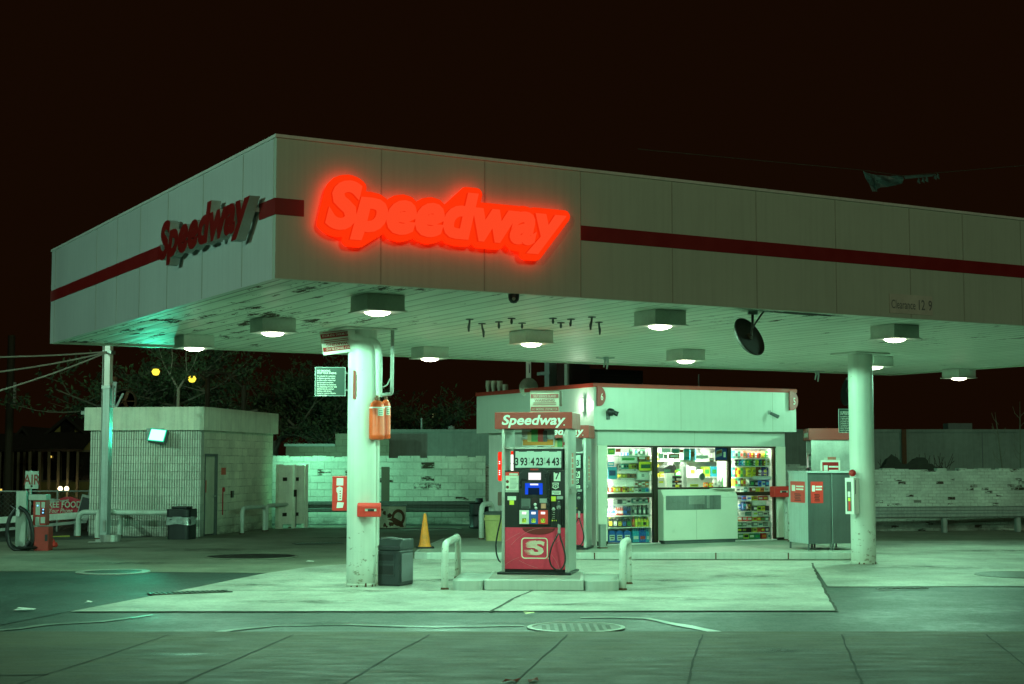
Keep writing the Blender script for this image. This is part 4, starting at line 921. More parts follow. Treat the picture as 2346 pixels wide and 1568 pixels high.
# frames and panes
zs = kr(450, 1325)[1]
def bar(m, a0, a1, b0, b1, y0=-.01, y1=.07):
    q = krect(a0, a1, b0, b1); m.box(q[0], q[1], y0, y1, q[2], q[3])
m = MB()
z_top = krect(215, 1950, 325, 345)
m.box(xl+.002, xr, -.008, .068, kr(900, 343)[1], zwt-.002)
for a0, a1 in ((688, 740), (1458, 1497), (1925, 1950)):
    q = krect(a0, a1, 345, 1300); m.box(q[0], q[1], -.01, .07, ZI+.03, kr(900, 343)[1]-.001)
q = krect(215, 225, 345, 1315); m.box(q[0]+.003, q[1], -.009, .069, ZI+.03, kr(900, 343)[1]-.001)
bar(m, 226, 687, 815, 850, -.006, .066); bar(m, 1498, 1924, 798, 830, -.006, .066); bar(m, 741, 1457, 752, 770, -.005, .065)
frm = m.build('window_frame', DARK, shop)
m = MB(); m.box(xl+.003, xr-.003, -.012, .05, ZI+.004, ZI+.028); m.build('sill', WHITE, shop)
GL = glass('window_glass')
for a0, a1, b0, b1 in ((227, 686, 345, 814), (227, 686, 852, 1312), (742, 1456, 345, 751), (1499, 1923, 345, 797), (1499, 1923, 832, 1275)):
    q = krect(a0, a1, b0, b1); m = MB(); m.box(q[0], q[1], .026, .032, q[2], q[3]); m.build('window_pane', GL, frm)
# sales drawer
q = krect(737, 1500, 772, 1300, -.2); zt_ = kr(900, 772)[1]
CNT = mat('counter_white', (.70, .74, .64), .35, var=.05)
m = MB(); cx0, cx1 = kr(741, 1000)[0], kr(1499, 1000)[0]; zc0 = kr(1100, 1290, -.2)[1]
m.prism([(-.20, zc0), (.05, zc0), (.05, zt_), (-.10, zt_), (-.20, zt_-.16)], 'x', cx0, cx1); ctr = m.build('counter', CNT, shop, bevel=.006)
m = MB(); m.box(cx0+.05, cx1-.05, -.17, .04, ZI+.003, zc0); m.build('counter_base', DGREY, shop)
q = krect(820, 1385, 838, 975, -.2); m = MB(); m.box(q[0], q[1], -.206, -.201, q[2], q[3]); dr = m.build('drawer_front', STEELD, ctr)
q = krect(1055, 1215, 842, 922, -.2); m = MB(); m.box(q[0], q[1], -.213, -.206, q[2], q[3]); m.build('drawer_flap', STEEL, ctr)
q = krect(1240, 1262, 835, 965, -.2); m = MB(); m.box(q[0], q[1], -.225, -.206, q[2], q[3]); m.build('drawer_handle', STEEL, ctr)
q = krect(1285, 1380, 850, 945, -.2); m = MB(); m.box(q[0], q[1], -.212, -.206, q[2], q[3]); m.build('speaker_plate', STEELD, ctr)
for a in (905, 985):
    x_, z_ = kr(a, 885, -.2); m = MB(); m.lathe([(.05, 0), (.052, .006), (.035, .008), (0, .006)], (x_, -.206, z_), 18, Matrix.Rotation(R(90), 4, 'X')); m.build('speaker_rose', STEELD, ctr)
m = MB(); x_ = kr(1135, 1100, -.2)[0]; m.box(x_-.003, x_+.003, -.202, -.2, zc0+.01, kr(1135, 985, -.2)[1]); m.box(cx0+.005, cx1-.005, -.203, -.2, zt_-.175, zt_-.170); m.build('counter_seam', SEAMM, ctr)
m = MB(); q = krect(1265, 1500, 755, 772); m.box(q[0], q[1], -.26, -.012, zt_+.003, zt_+.02); m.build('counter_ledge', CNT, shop)
# display bays
SHW = mat('shelf_white', (.70, .74, .68), .5, var=.06)
def bay(a0, a1, zb_, zt_, dep, rows, div=None):
    x0, x1 = kr(a0, 900)[0], kr(a1, 900)[0]
    m = MB(); m.box(x0-.01, x1+.02, dep, dep+.02, ZI+.03, zt_); b_ = m.build('display_back', SHW, shop)
    m = MB(); m.box(x0-.03, x0-.011, .075, dep-.001, ZI+.03, zt_); m.box(x1+.021, x1+.04, .075, dep-.001, ZI+.03, zt_); m.build('display_side', SHW, shop)
    for b in rows:
        z_ = kr((a0+a1)/2, b, .14)[1]; m = MB(); m.box(x0-.009, x1+.019, .10, dep-.002, z_-.018, z_-.001); m.build('shelf', SHW, shop)
    if div:
        x_ = kr(div, 1000)[0]; m = MB(); m.box(x_-.012, x_+.012, .09, .105, ZI+.03, kr(div, 853)[1]); m.build('shelf_upright', SHW, shop)
bay(228, 686, 0, zwt+.1, .48, (425, 492, 575, 668, 800, 922, 1038, 1158))
bay(1499, 1923, 0, zwt+.1, .48, (455, 532, 645, 742, 885, 992, 1042, 1097, 1152, 1212))
TUBE = emit('tube_lamp', (.92, 1.0, .84), 1.6)
for a0, a1, en, w_ in ((240, 680, 15, 'fluorescent tube over the left window display'), (1505, 1915, 13, 'fluorescent tube over the right window display'), (760, 1440, 12, 'fluorescent tube over the sales window')):
    x0, x1 = kr(a0, 345)[0], kr(a1, 345)[0]; p = KF.w((x0+x1)/2, .12, zwt-.035)
    t_ = thing('tube_lamp', w_, 'lamp', p, AD, 'fluorescent tubes in the shop windows')
    m = MB(); m.cone((-(x1-x0)/2, 0, 0), ((x1-x0)/2, 0, 0), .014, .014, 10); m.build('tube', TUBE, t_)
    m = MB(); m.box(-(x1-x0)/2-.02, (x1-x0)/2+.02, -.03, .03, .018, .05); m.build('fitting', PAPER, t_)
    ld = bpy.data.lights.new('tube', 'AREA'); ld.shape = 'RECTANGLE'; ld.size = x1-x0; ld.size_y = .03; ld.energy = en*.6; ld.color = (.95, 1.0, .80)
    lo = bpy.data.objects.new('lamp', ld); COL.objects.link(lo); lo.parent = t_; lo.location = (0, .0, -.02); lo.rotation_euler = (R(18), 0, 0)
    if a0 != 760:
        for sx in (-1,):  # upright strip added out of sight at the frame to brighten the goods
            ld = bpy.data.lights.new('side_fill', 'AREA'); ld.shape = 'RECTANGLE'; ld.size = .03; ld.size_y = 1.5; ld.energy = 72; ld.color = (.95, 1.0, .80)
            lo = bpy.data.objects.new('lamp', ld); COL.objects.link(lo); lo.parent = t_; lo.location = (sx*((x1-x0)/2+.015), -.035, -.85)
            lo.rotation_euler = Vector((-sx*.8, .55, 0)).to_track_quat('-Z', 'Y').to_euler()
            tm = MB(); tm.cone((lo.location.x, -.035, -1.6), (lo.location.x, -.035, -.1), .008, .008, 8); tm.build('side_fill_strip', TUBE, t_)
p = KF.w(KW*.5, .62, zwt+.10); t_ = thing('ceiling_lamp', 'flat ceiling lamp inside the shop', 'lamp', p, AD)
m = MB(); m.box(-.9, .9, -.3, .3, 0, .018); m.build('diffuser', TUBE, t_)
ld = bpy.data.lights.new('ceiling', 'AREA'); ld.shape = 'RECTANGLE'; ld.size = 1.8; ld.size_y = .6; ld.energy = 130; ld.color = (.92, 1.0, .80); lo = bpy.data.objects.new('lamp', ld); COL.objects.link(lo); lo.parent = t_; lo.location = (0, 0, -.01)

# ---------------------------------------------------------------- goods
PAL = {'w': ('white', (.74, .76, .70)), 'k': ('black', (.015, .018, .02)), 'g': ('green', (.04, .34, .07)), 'b': ('blue', (.02, .14, .55)), 'c': ('cyan', (.04, .42, .62)),
       'y': ('yellow', (.75, .66, .04)), 'r': ('red', (.60, .045, .025)), 'o': ('olive', (.34, .32, .05)), 'n': ('brown', (.22, .08, .03)), 'e': ('grey', (.26, .30, .27)),
       't': ('teal', (.04, .26, .22)), 'v': ('navy', (.02, .05, .20)), 'l': ('lime', (.45, .62, .06)), 'x': ('orange', (.68, .22, .03)), 'd': ('dark green', (.02, .09, .05))}
def pm(k, foil=False): return mat('goods_'+PAL[k][0].replace(' ', '_')+('_foil' if foil else ''), PAL[k][1], .25 if foil else .42, var=.25, scale=30)
ORD = ['first', 'second', 'third', 'fourth', 'fifth', 'sixth', 'seventh', 'eighth', 'ninth', 'tenth', 'eleventh', 'twelfth']
def good(kind, a0, a1, b0, b1, ck, lk, label, ly=.16, cat=None, lean=0):
    q = krect(a0, a1, b0, b1, ly); w_, h_ = (q[1]-q[0]), q[3]-q[2]; m = MB(); d = min(w_*.7, .16)
    if kind == 'jug':
        m.prism([(-w_*.46, 0), (w_*.46, 0), (w_*.46, h_*.70), (w_*.28, h_*.86), (w_*.12, h_*.9), (-w_*.05, h_*.9), (-w_*.30, h_*.84), (-w_*.46, h_*.70)], 'y', 0, d); m.mat(1); m.lathe([(w_*.14, h_*.90), (w_*.14, h_), (0, h_)], (w_*.04, d/2, 0), 10); m.plate(-w_*.34, w_*.34, h_*.14, h_*.56, -.002); m.mat(2); m.plate(-w_*.28, w_*.28, h_*.40, h_*.47, -.003); m.plate(-w_*.22, w_*.2, h_*.24, h_*.31, -.003)
        mats = [pm(ck), pm(lk), INK if lk != 'k' else PAPER]; nm = 'jug'
    elif kind == 'bottle':
        r = w_*.46; m.lathe([(r*.9, 0), (r, h_*.03), (r, h_*.62), (r*.45, h_*.80), (r*.34, h_*.86), (r*.34, h_*.90)], (0, r, 0), 12); m.mat(1); m.lathe([(r*.40, h_*.88), (r*.40, h_), (0, h_)], (0, r, 0), 10); m.lathe([(r*1.02, h_*.2), (r*1.02, h_*.5)], (0, r, 0), 12)
        mats = [pm(ck), pm(lk)]; nm = 'bottle'
    elif kind == 'bag':
        n = 6; vs = []; 
        for side in (-1, 1):
            for j in range(n+1):
                for i in range(n+1):
                    u, v_ = i/n*2-1, j/n*2-1; bul = max(0, (1-u**4)*(1-abs(v_)**3))**.6
                    vs.append((u*w_*.47*(1-.05*(1-abs(v_))), d*.5+side*(.002+d*.42*bul), (v_+1)/2*h_+.004*math.sin(u*9)*abs(v_)))
        N = (n+1)**2; fs = [(s*N+j*(n+1)+i, s*N+j*(n+1)+i+1, s*N+(j+1)*(n+1)+i+1, s*N+(j+1)*(n+1)+i) for s in (0, 1) for j in range(n) for i in range(n)]; m.add(vs, fs)
        m.mat(1); m.prism([(w_*.30*math.cos(k*.7), h_*.58+h_*.15*math.sin(k*.7)) for k in range(9)], 'y', -.012, -.008); m.plate(-w_*.25, w_*.25, h_*.18, h_*.30, -.005)
        mats = [pm(ck, True), pm(lk)]; nm = 'snack_bag'
    elif kind == 'pack':
        m.box(-w_/2, w_/2, 0, d, 0, h_*.75); 
        for k in range(3): m.lathe([(w_*.12, h_*.75), (w_*.13, h_*.82), (w_*.05, h_*.95), (w_*.05, h_), (0, h_)], (-w_*.31+w_*.31*k, d*.4, 0), 8)
        m.mat(1); m.plate(-w_*.36, w_*.36, h_*.22, h_*.44, -.002); mats = [pm(ck, True), pm(lk)]; nm = 'bottle_pack'
    elif kind == 'card':
        m.box(-w_/2, w_/2, 0, .006, 0, h_)
        if lk != ck: m.mat(1); m.plate(-w_*.36, w_*.36, h_*.28, h_*.72, -.002)
        mats = [pm(ck), pm(lk)]; nm = 'price_card'
    else:
        m.box(-w_*.48, w_*.48, 0, d, 0, h_); m.mat(1); m.plate(-w_*.36, w_*.36, h_*.30, h_*.72, -.0015); mats = [pm(ck), pm(lk)]; nm = 'carton'
    if kind in ('jug', 'bag', 'box'):
        pass
    p = KF.w((q[0]+q[1])/2, ly, q[2]); o = m.build(nm, mats, loc=p, rz=AD, smooth=45 if kind in ('bottle', 'bag') else None, bevel=.006 if kind in ('jug', 'box') and w_ > .08 else 0)
    return tag(o, label, cat or nm.replace('_', ' ').split()[-1], None)
def row(kind, a0, a1, b0, b1, cols, lab, place, noun=None, ly=.16, grp=None):
    n = len(cols); st = (a1-a0)/n; cnt = {}
    noun = noun or {'jug': 'jug', 'bottle': 'bottle', 'bag': 'snack bag', 'pack': 'bottle pack', 'box': 'carton', 'card': 'card'}[kind]
    for i, c in enumerate(cols):
        jb = rnd.uniform(0, .10)*(b1-b0) if kind in ('box', 'bag', 'bottle') else 0
        o = good(kind, a0+i*st, a0+(i+1)*st, b0+jb, b1, c, lab[i % len(lab)], f'{PAL[c][0]} {noun}, {ORD[i]} from left {place}', ly+rnd.uniform(0, .02))
        o['group'] = grp or f'{noun}s {place}'
L = 'behind lower left window'
row('box', 232, 465, 872, 921, 'wekew', 'wekwk', 'on the top left shelf '+L)
row('bottle', 232, 465, 940, 1036, 'wwwwrrrrvvvv', 'bbbbwwwwbbkk', 'on the second left shelf '+L)
row('jug', 230, 465, 1062, 1156, 'kkkkk', 'ywybg', 'on the third left shelf '+L, 'oil jug')
row('jug', 230, 465, 1180, 1314, 'bbb', 'www', 'on the bottom left shelf '+L, 'washer fluid jug')
row('box', 480, 640, 862, 908, 'tetet', 'wkwkw', 'on the top right shelf '+L); good('box', 642, 684, 856, 906, 'r', 'w', 'red carton at the right end of the top shelf '+L)
row('bottle', 480, 684, 926, 1030, 'eekekekek', 'kwkwkwkwk', 'on the second right shelf '+L)
row('bottle', 480, 684, 1050, 1156, 'ryyyyyy', 'xlolklo', 'on the third right shelf '+L)
row('pack', 480, 684, 1168, 1314, 'cbc', 'wrw', 'on the bottom right shelf '+L, 'water bottle pack')
U = 'in upper left window'
good('card', 226, 298, 350, 415, 'g', 'l', 'green card at the top left corner '+U, .06); good('card', 306, 356, 355, 388, 'r', 'r', 'small red card near the top '+U, .06)
row('card', 338, 435, 396, 424, 'wbwbwb', 'wb', 'in small row under red card, upper left window')
row('box', 452, 686, 358, 424, 'dededdede', 'ketke', 'on the top shelf '+U)
good('card', 345, 525, 430, 490, 'w', 'g', 'wide white card with green patch '+U, .14); good('card', 532, 620, 430, 472, 'n', 'w', 'reddish brown script card '+U, .14); good('card', 628, 662, 424, 470, 'x', 'x', 'square orange card beside the script card '+U, .14); good('card', 230, 330, 436, 486, 'w', 'w', 'plain white card at the left edge '+U, .14)
good('card', 226, 290, 490, 532, 'c', 'w', 'small cyan lettered card at the left edge '+U, .06); good('card', 226, 318, 540, 666, 'c', 'v', 'tall cyan poster at the left edge '+U, .06)
row('box', 336, 518, 508, 562, 'etttooo', 'kwkkonk', 'on the third shelf '+U, 'cigarette pack'); good('card', 336, 516, 564, 582, 'e', 'w', 'grey price rail under the third shelf '+U, .10)
good('card', 546, 684, 488, 580, 'y', 'd', 'yellow poster with dark figures '+U, .08)
good('card', 330, 520, 590, 606, 'w', 'w', 'long white price rail above the fourth shelf '+U, .10)
row('box', 332, 518, 608, 654, 'oooonnnn', 'yoyonknk', 'on the fourth shelf '+U, 'cigarette pack'); good('card', 332, 516, 656, 672, 'e', 'w', 'grey price rail under the fourth shelf '+U, .10)
row('card', 525, 684, 592, 664, 'wwww', 'wewe', 'at right of the fourth shelf '+U, 'price card')
row('box', 236, 330, 748, 800, 'rryy', 'wrow', 'on the bottom shelf left end '+U); row('box', 332, 492, 742, 800, 'onyoneo', 'yrnkoyw', 'on the bottom shelf centre '+U)
row('card', 236, 490, 682, 742, 'www', 'www', 'above the bottom shelf '+U, 'blank white card', .10)
row('box', 500, 684, 690, 742, 'wnwxn', 'nwnwx', 'on the shelf edge at right '+U, 'striped carton'); row('box', 500, 684, 758, 802, 'wetcc', 'ektbb', 'on the bottom shelf right end '+U)
V = 'in upper right window'
row('bag', 1645, 1920, 374, 454, 'nrnrogv', 'vywkywb', 'on the top shelf '+V); row('box', 1504, 1640, 372, 454, 'teden', 'ektrd', 'on the top shelf left part '+V)
row('bag', 1504, 1640, 458, 530, 'ekvc', 'wgcw', 'on the second shelf left part '+V); row('bag', 1640, 1920, 456, 531, 'ggdlvnww', 'lkwygyog', 'on the second shelf '+V)
row('bag', 1645, 1920, 536, 644, 'yynvv', 'oowyo', 'on the third shelf '+V, 'large snack bag'); row('box', 1504, 1640, 545, 644, 'trygo', 'wyrle', 'on the third shelf left part '+V)
row('box', 1504, 1640, 655, 741, 'ogtno', 'yrwyr', 'on the fourth shelf left part '+V); row('bottle', 1648, 1686, 654, 720, 'ww', 'ww', 'on the fourth shelf '+V, 'white bottle'); good('card', 1712, 1915, 636, 672, 'w', 'w', 'long white shelf label under the large snack bags '+V, .09)
row('box', 1690, 1920, 682, 741, 'dkbwvw', 'gekbcw', 'on the fourth shelf right part '+V); row('box', 1504, 1660, 748, 796, 'wewt', 'wkew', 'on the bottom shelf left part '+V); row('box', 1700, 1920, 746, 796, 'nyxww', 'wlnek', 'on the bottom shelf right part '+V)
V = 'in lower right window'
row('box', 1503, 1700, 838, 884, 'kebw', 'wkrb', 'on the top shelf left part '+V); row('box', 1715, 1920, 838, 884, 'yrrw', 'nwyw', 'on the top shelf right part '+V)
row('bag', 1503, 1700, 892, 990, 'xwvk', 'nbco', 'on the second shelf left part '+V); row('box', 1720, 1920, 940, 991, 'klykn', 'wkoky', 'on the second shelf right part '+V, 'small carton'); good('card', 1708, 1850, 888, 932, 'w', 'w', 'wide white card on the second shelf '+V, .12)
row('box', 1503, 1700, 998, 1041, 'ewt', 'wwe', 'on the third shelf left part '+V); row('box', 1715, 1920, 998, 1041, 'wewe', 'lwkw', 'on the third shelf right part '+V)
row('box', 1503, 1705, 1046, 1096, 'oxrr', 'nwww', 'on the fourth shelf left part '+V, 'candy carton'); row('box', 1715, 1920, 1048, 1096, 'yxntr', 'rygwl', 'on the fourth shelf right part '+V, 'candy carton')
row('box', 1503, 1700, 1104, 1151, 'wgew', 'lwwe', 'on the fifth shelf left part '+V); row('box', 1715, 1920, 1104, 1151, 'ewew', 'wtew', 'on the fifth shelf right part '+V)
row('box', 1503, 1700, 1160, 1211, 'lkkk', 'wyok', 'on the sixth shelf left part '+V); row('box', 1715, 1920, 1156, 1211, 'yxrvn', 'nrywk', 'on the sixth shelf right part '+V, 'candy carton')
row('box', 1503, 1790, 1222, 1278, 'tglgt', 'wwkwg', 'on the floor shelf left part '+V); good('box', 1802, 1855, 1222, 1278, 'r', 'x', 'red carton standing on the floor shelf '+V); good('box', 1862, 1920, 1222, 1278, 'w', 't', 'white carton at the right end of the floor shelf '+V)
# sales window: cards on the glass, machines and racks behind it
Wn = 'in middle shop window'
for a0, a1, b0, b1, c, l, s, ly in ((778, 868, 348, 396, 'w', 'w', 'white folded leaflet at the top left '+Wn, .045), (742, 796, 402, 456, 'w', 'w', 'plain white notice at the left edge '+Wn, .045), (800, 840, 412, 456, 'n', 'w', 'small brown framed notice '+Wn, .045), (850, 960, 406, 456, 'n', 'w', 'long brown framed price table '+Wn, .045),
        (880, 962, 350, 402, 'e', 't', 'greenish sheet above the price table '+Wn, .045), (964, 1000, 360, 394, 'n', 'r', 'brown shield sticker '+Wn, .045), (1006, 1066, 350, 470, 't', 'e', 'teal printed sheet '+Wn, .045), (1070, 1120, 350, 470, 'e', 'n', 'grey sheet with brown print '+Wn, .045), (1128, 1255, 420, 456, 'w', 'w', 'wide white banner strip '+Wn, .06),
        (1270, 1312, 448, 486, 'n', 'w', 'small brown framed notice under the blue poster '+Wn, .045), (755, 800, 590, 612, 'y', 'y', 'upper yellow tag at the left '+Wn, .3), (752, 794, 686, 706, 'y', 'l', 'lower yellow tag at the left '+Wn, .3), (914, 948, 574, 598, 'y', 'l', 'yellow tag on top of the black rack '+Wn, .25), (920, 958, 724, 748, 'y', 'y', 'yellow tag at the foot of the black rack '+Wn, .22),
        (1070, 1155, 718, 744, 'y', 'o', 'long yellow strip at the bottom '+Wn, .045), (970, 1014, 508, 534, 'w', 'w', 'small white box label beside the grey post '+Wn, .4), (960, 1120, 470, 488, 'w', 'n', 'thin white strip with brown print '+Wn, .045)):
    good('card', a0, a1, b0, b1, c, l, s, ly, 'card')
q = krect(1326, 1452, 346, 482, .045); t_ = thing('poster', 'dark blue poster with tilted pale panel, top right of the middle shop window', 'poster', KF.w(q[0], .045, q[2]), AD); w_, h_ = q[1]-q[0], q[3]-q[2]
m = MB(); m.box(0, w_, 0, .005, 0, h_); m.build('sheet', pm('v'), t_); m = MB(); m.prism([(w_*.06, h_*.28), (w_*.55, h_*.42), (w_*.58, h_*.94), (w_*.08, h_*.80)], 'y', -.002, -.0005); m.mat(1); m.prism([(w_*.10, h_*.50), (w_*.54, h_*.64), (w_*.55, h_*.88), (w_*.10, h_*.74)], 'y', -.0035, -.002); m.build('pale_panel', [pm('e'), pm('n')], t_)
m = MB(); m.box(w_*.68, w_*.86, -.002, -.0005, h_*.3, h_*.7); m.build('white_panel', pm('w'), t_); m = MB(); m.box(0, w_, -.002, -.0005, 0, h_*.1); m.build('brown_edge', pm('n'), t_)
q = krect(795, 935, 488, 606, .6); t_ = thing('counter_machine', 'black counter machine with white top flap behind the middle shop window', 'machine', KF.w(q[0], .6, q[2]), AD); w_, h_ = q[1]-q[0], q[3]-q[2]
m = MB(); m.prism([(0, 0), (w_, 0), (w_*.95, h_*.55), (w_*.72, h_), (w_*.5, h_*.72), (w_*.05, h_*.5)], 'y', 0, .3); m.build('machine_body', pm('k'), t_, bevel=.01); m = MB(); m.prism([(w_*.30, h_*.78), (w_*.62, h_*.70), (w_*.70, h_*1.0), (w_*.42, h_*1.02)], 'y', -.03, -.002); m.build('flap', PAPER, t_); m = MB(); m.box(w_*.05, w_*.5, -.01, 0, h_*.1, h_*.35); m.build('front_panel', pm('d'), t_)
q = krect(822, 906, 604, 748, .35); t_ = thing('display_panel', 'tall white tapering panel under the black counter machine', 'panel', KF.w(q[0], .35, q[2]), AD); w_, h_ = q[1]-q[0], q[3]-q[2]
m = MB(); m.prism([(w_*.12, 0), (w_, 0), (w_, h_), (0, h_)], 'y', 0, .08); m.build('panel', SHW, t_); m = MB(); m.box(w_*.96, w_*1.03, .0, .08, 0, h_); m.build('panel_edge', TAN, t_)
q = krect(906, 985, 600, 750, .28); t_ = thing('counter_rack', 'black three tier counter rack in the middle shop window', 'rack', KF.w(q[0], .28, q[2]), AD); w_, h_ = q[1]-q[0], q[3]-q[2]
m = MB(); m.bar((w_*.35, .1, h_), (w_*.75, .1, 0), .03, .03); m.build('post', BLACK, t_)
for zf in (.02, .30, .62):
    m = MB(); m.box(0, w_, 0, .16, h_*zf, h_*(zf+.17)); m.build('tray', pm('k'), t_, bevel=.004)
m = MB(); m.box(w_*.1, w_*.5, -.004, 0, h_*.36, h_*.42); m.build('tray_label', pm('x'), t_)
q = krect(1000, 1036, 500, 750, .45); t_ = tag(MB().box(0, q[1]-q[0], 0, .12, q[2]-ZI-.6, zwt+.1-ZI).build('inner_post', pm('e'), loc=KF.w(q[0], .45, ZI), rz=AD, bevel=.006), 'greenish grey post inside the middle shop window', 'post')
x_, z_ = kr(1190, 640, .02); m = MB(); m.lathe([(.075, .0), (.08, .01), (.066, .016), (0, .012)], n=26, M=Matrix.Rotation(R(90), 4, 'X')); m.mat(1)
for k in range(-3, 4): m.box(-.05, .05, -.020, -.014, k*.017-.004, k*.017+.004)
tag(m.build('talk_grille', [STEELD, pm('d')], loc=KF.w(x_, .018, z_), rz=AD), 'round metal talk-through grille in the middle shop window', 'grille')
row('bottle', 1308, 1402, 652, 748, 'wwwew', 'weww', 'on the counter '+Wn, 'pale bottle', .3); row('box', 1214, 1306, 700, 748, 'xrgyx', 'wyrlw', 'on the counter '+Wn, 'bright carton', .3); row('box', 1404, 1454, 645, 748, 'gct', 'ltw', 'stacked at the right '+Wn, 'tall carton', .25); good('bag', 1366, 1440, 535, 612, 't', 'c', 'teal bag hanging at the right '+Wn, .4, 'bag')
# stock shelves on the rear wall of the shop
t_ = thing('stock_shelf', 'tall white stock shelf on the rear wall inside the shop', 'shelf', KF.w(1.3, 1.0, ZI+.02), AD)
m = MB(); m.box(0, 2.9, .3, .33, 0, 2.25); m.build('back_panel', SHW, t_)
for k in range(6):
    m = MB(); m.box(0, 2.9, 0, .298, .28+k*.36, .30+k*.36); m.build('board', SHW, t_)
for k in range(3, 6):
    n = 14
    for i in range(n):
        x_ = .04+i*.2; c = rnd.choice('wwwwetgolyc'); m = MB(); h_ = rnd.uniform(.14, .28); m.box(0, .17, .06, .2, 0, h_); m.mat(1); m.plate(.03, .14, h_*.3, h_*.7, .058)
        tag(m.build('stock_carton', [pm(c), pm(rnd.choice('wwekgy'))], loc=KF.w(1.3+x_, 1.0, ZI+.02+.301+k*.36), rz=AD), f'{PAL[c][0]} stock carton, {i+1} along from the left on the {["fourth", "fifth", "sixth"][k-3]} board of the rear shelf', 'carton', 'cartons on the rear stock shelf')
# ---------------------------------------------------------------- fittings on the shop front
def disc_sign(px0, px1, py0, py1, num, label):
    x0, z1 = KF.at(px0, py0, -.26); x1, z0 = KF.at(px1, py1, -.26); w_, h_ = x1-x0, z1-z0
    t_ = thing('number_sign', label, 'sign', KF.w(x0, -.26, z0), AD, 'pump number signs on the shop')
    m = MB(); m.prism([(0, 0), (w_*.3, 0)]+[(w_*.3+w_*.7*math.sin(R(a)), h_/2-h_/2*math.cos(R(a))) for a in range(15, 180, 15)]+[(w_*.3, h_), (0, h_)], 'y', -.03, .0); m.build('plate', mat('number_red', (.30, .018, .012), .4), t_)
    m = MB(); m.text(num, w_*.55, -.0315, h_*.31, h_*.50, offset=.012, sx=.62); m.build('number', PAPER, t_)
    m = MB(); m.box(w_*.1, w_*.2, 0, .034, h_*.3, h_*.7); m.build('bracket', GREY, t_)
disc_sign(1366.5, 1386, 886, 931, '6', 'dark red half round sign with number 6 at the left shop corner')
disc_sign(1807, 1827, 897, 941, '5', 'dark red half round sign with number 5 at the right shop corner')
x_, z_ = KF.at(1398, 944, -.3); t_ = thing('security_camera', 'dark ball camera high on the left of the shop front', 'camera', KF.w(x_, -.22, z_), AD)
m = MB(); m.lathe([(0, -.09), (.06, -.07), (.085, -.02), (.085, .02), (.06, .06), (0, .075)], (0, -.10, 0), 18, Matrix.Rotation(R(20), 4, 'Y')); m.build('ball', BLACK, t_, smooth=60); m = MB(); m.cone((.04, -.12, -.01), (.13, -.18, -.05), .045, .05, 14); m.build('hood', BLACK, t_); m = MB(); m.box(-.05, .02, -.05, 0, -.16, .02); m.build('mount', DGREY, t_, bevel=.005)
x_, z_ = KF.at(1768, 950, -.3); t_ = thing('security_camera', 'slim bullet camera high on the right of the shop front', 'camera', KF.w(x_, -.22, z_), AD)
m = MB(); m.cone((-.02, -.06, .03), (.10, -.2, -.06), .035, .04, 14); m.build('barrel', DGREY, t_); m = MB(); m.bar((-.0, 0, .04), (.0, -.09, .03), .03, .03); m.box(-.04, .04, -.012, 0, 0, .09); m.build('mount', GREY, t_)
x_, z_ = KF.at(1357, 927, -.24); wl = thing('corner_lamp', 'small bright lamp on the shop fascia by the left corner', 'lamp', KF.w(-.26, .12, z_), AD)
m = MB(); m.box(-.03, .0, -.05, .05, -.16, .16); m.build('case', GREY, wl); m = MB(); m.prism(rounded(-.035, .035, -.15, .15, .03), 'x', -.04, -.031); m.build('diffuser', emit('corner_lamp_glow', (1, .98, .85), 1.6), wl)
ld = bpy.data.lights.new('corner', 'POINT'); ld.energy = 14; ld.color = (.85, 1.0, .75); ld.shadow_soft_size = .06; lo = bpy.data.objects.new('lamp', ld); COL.objects.link(lo); lo.parent = wl; lo.location = (-.14, 0, 0)
dispenser(Face(KF.w(0, -.20), AD), 1774, 1811, 1115, 1139, 'red dispenser box on the right pillar of the shop')
# guard loop and bin by the shop
p = G(1098, 1236, .004); loop('guard_loop', G(1103, 1236, ZI), G(1128, 1233, ZI), .78, .06, 'bent pale pipe guard at the left shop corner beside the yellow bin')
loop('guard_loop', D(1803, 1238, 34.2)*1.0, D(1812, 1238, 33.6)*1.0, .9, .06, 'bent pale pipe guard between the right shop pillar and the grey cabinets')
yb_ = thing('yellow_bin', 'pale yellow ribbed bin behind the front pump', 'bin', G(1136, 1240, ZI)+Vector((0, .25, 0)))
m = MB(); m.lathe([(.22, 0), (.25, .44), (.27, .45), (.27, .50), (.25, .51), (.26, .58), (0, .58)], n=20); m.build('bin_body', YELLOWB, yb_, smooth=30)
m = MB(); m.lathe([(.275, .57), (.28, .61), (.20, .64), (0, .65)], n=20); m.build('lid', DGREY, yb_, smooth=40)
mp = D(1380, 1250, 30.9); mp.z = ZI; t_ = thing('steel_post', 'short dull steel post before the left shop pillar', 'post', mp, AD)
m = MB(); m.box(-.07, .07, -.04, .04, .02, .48); m.build('shaft', GREY, t_, bevel=.006); m = MB(); m.box(-.09, .09, -.06, .06, 0, .02); m.build('foot', RUST, t_)
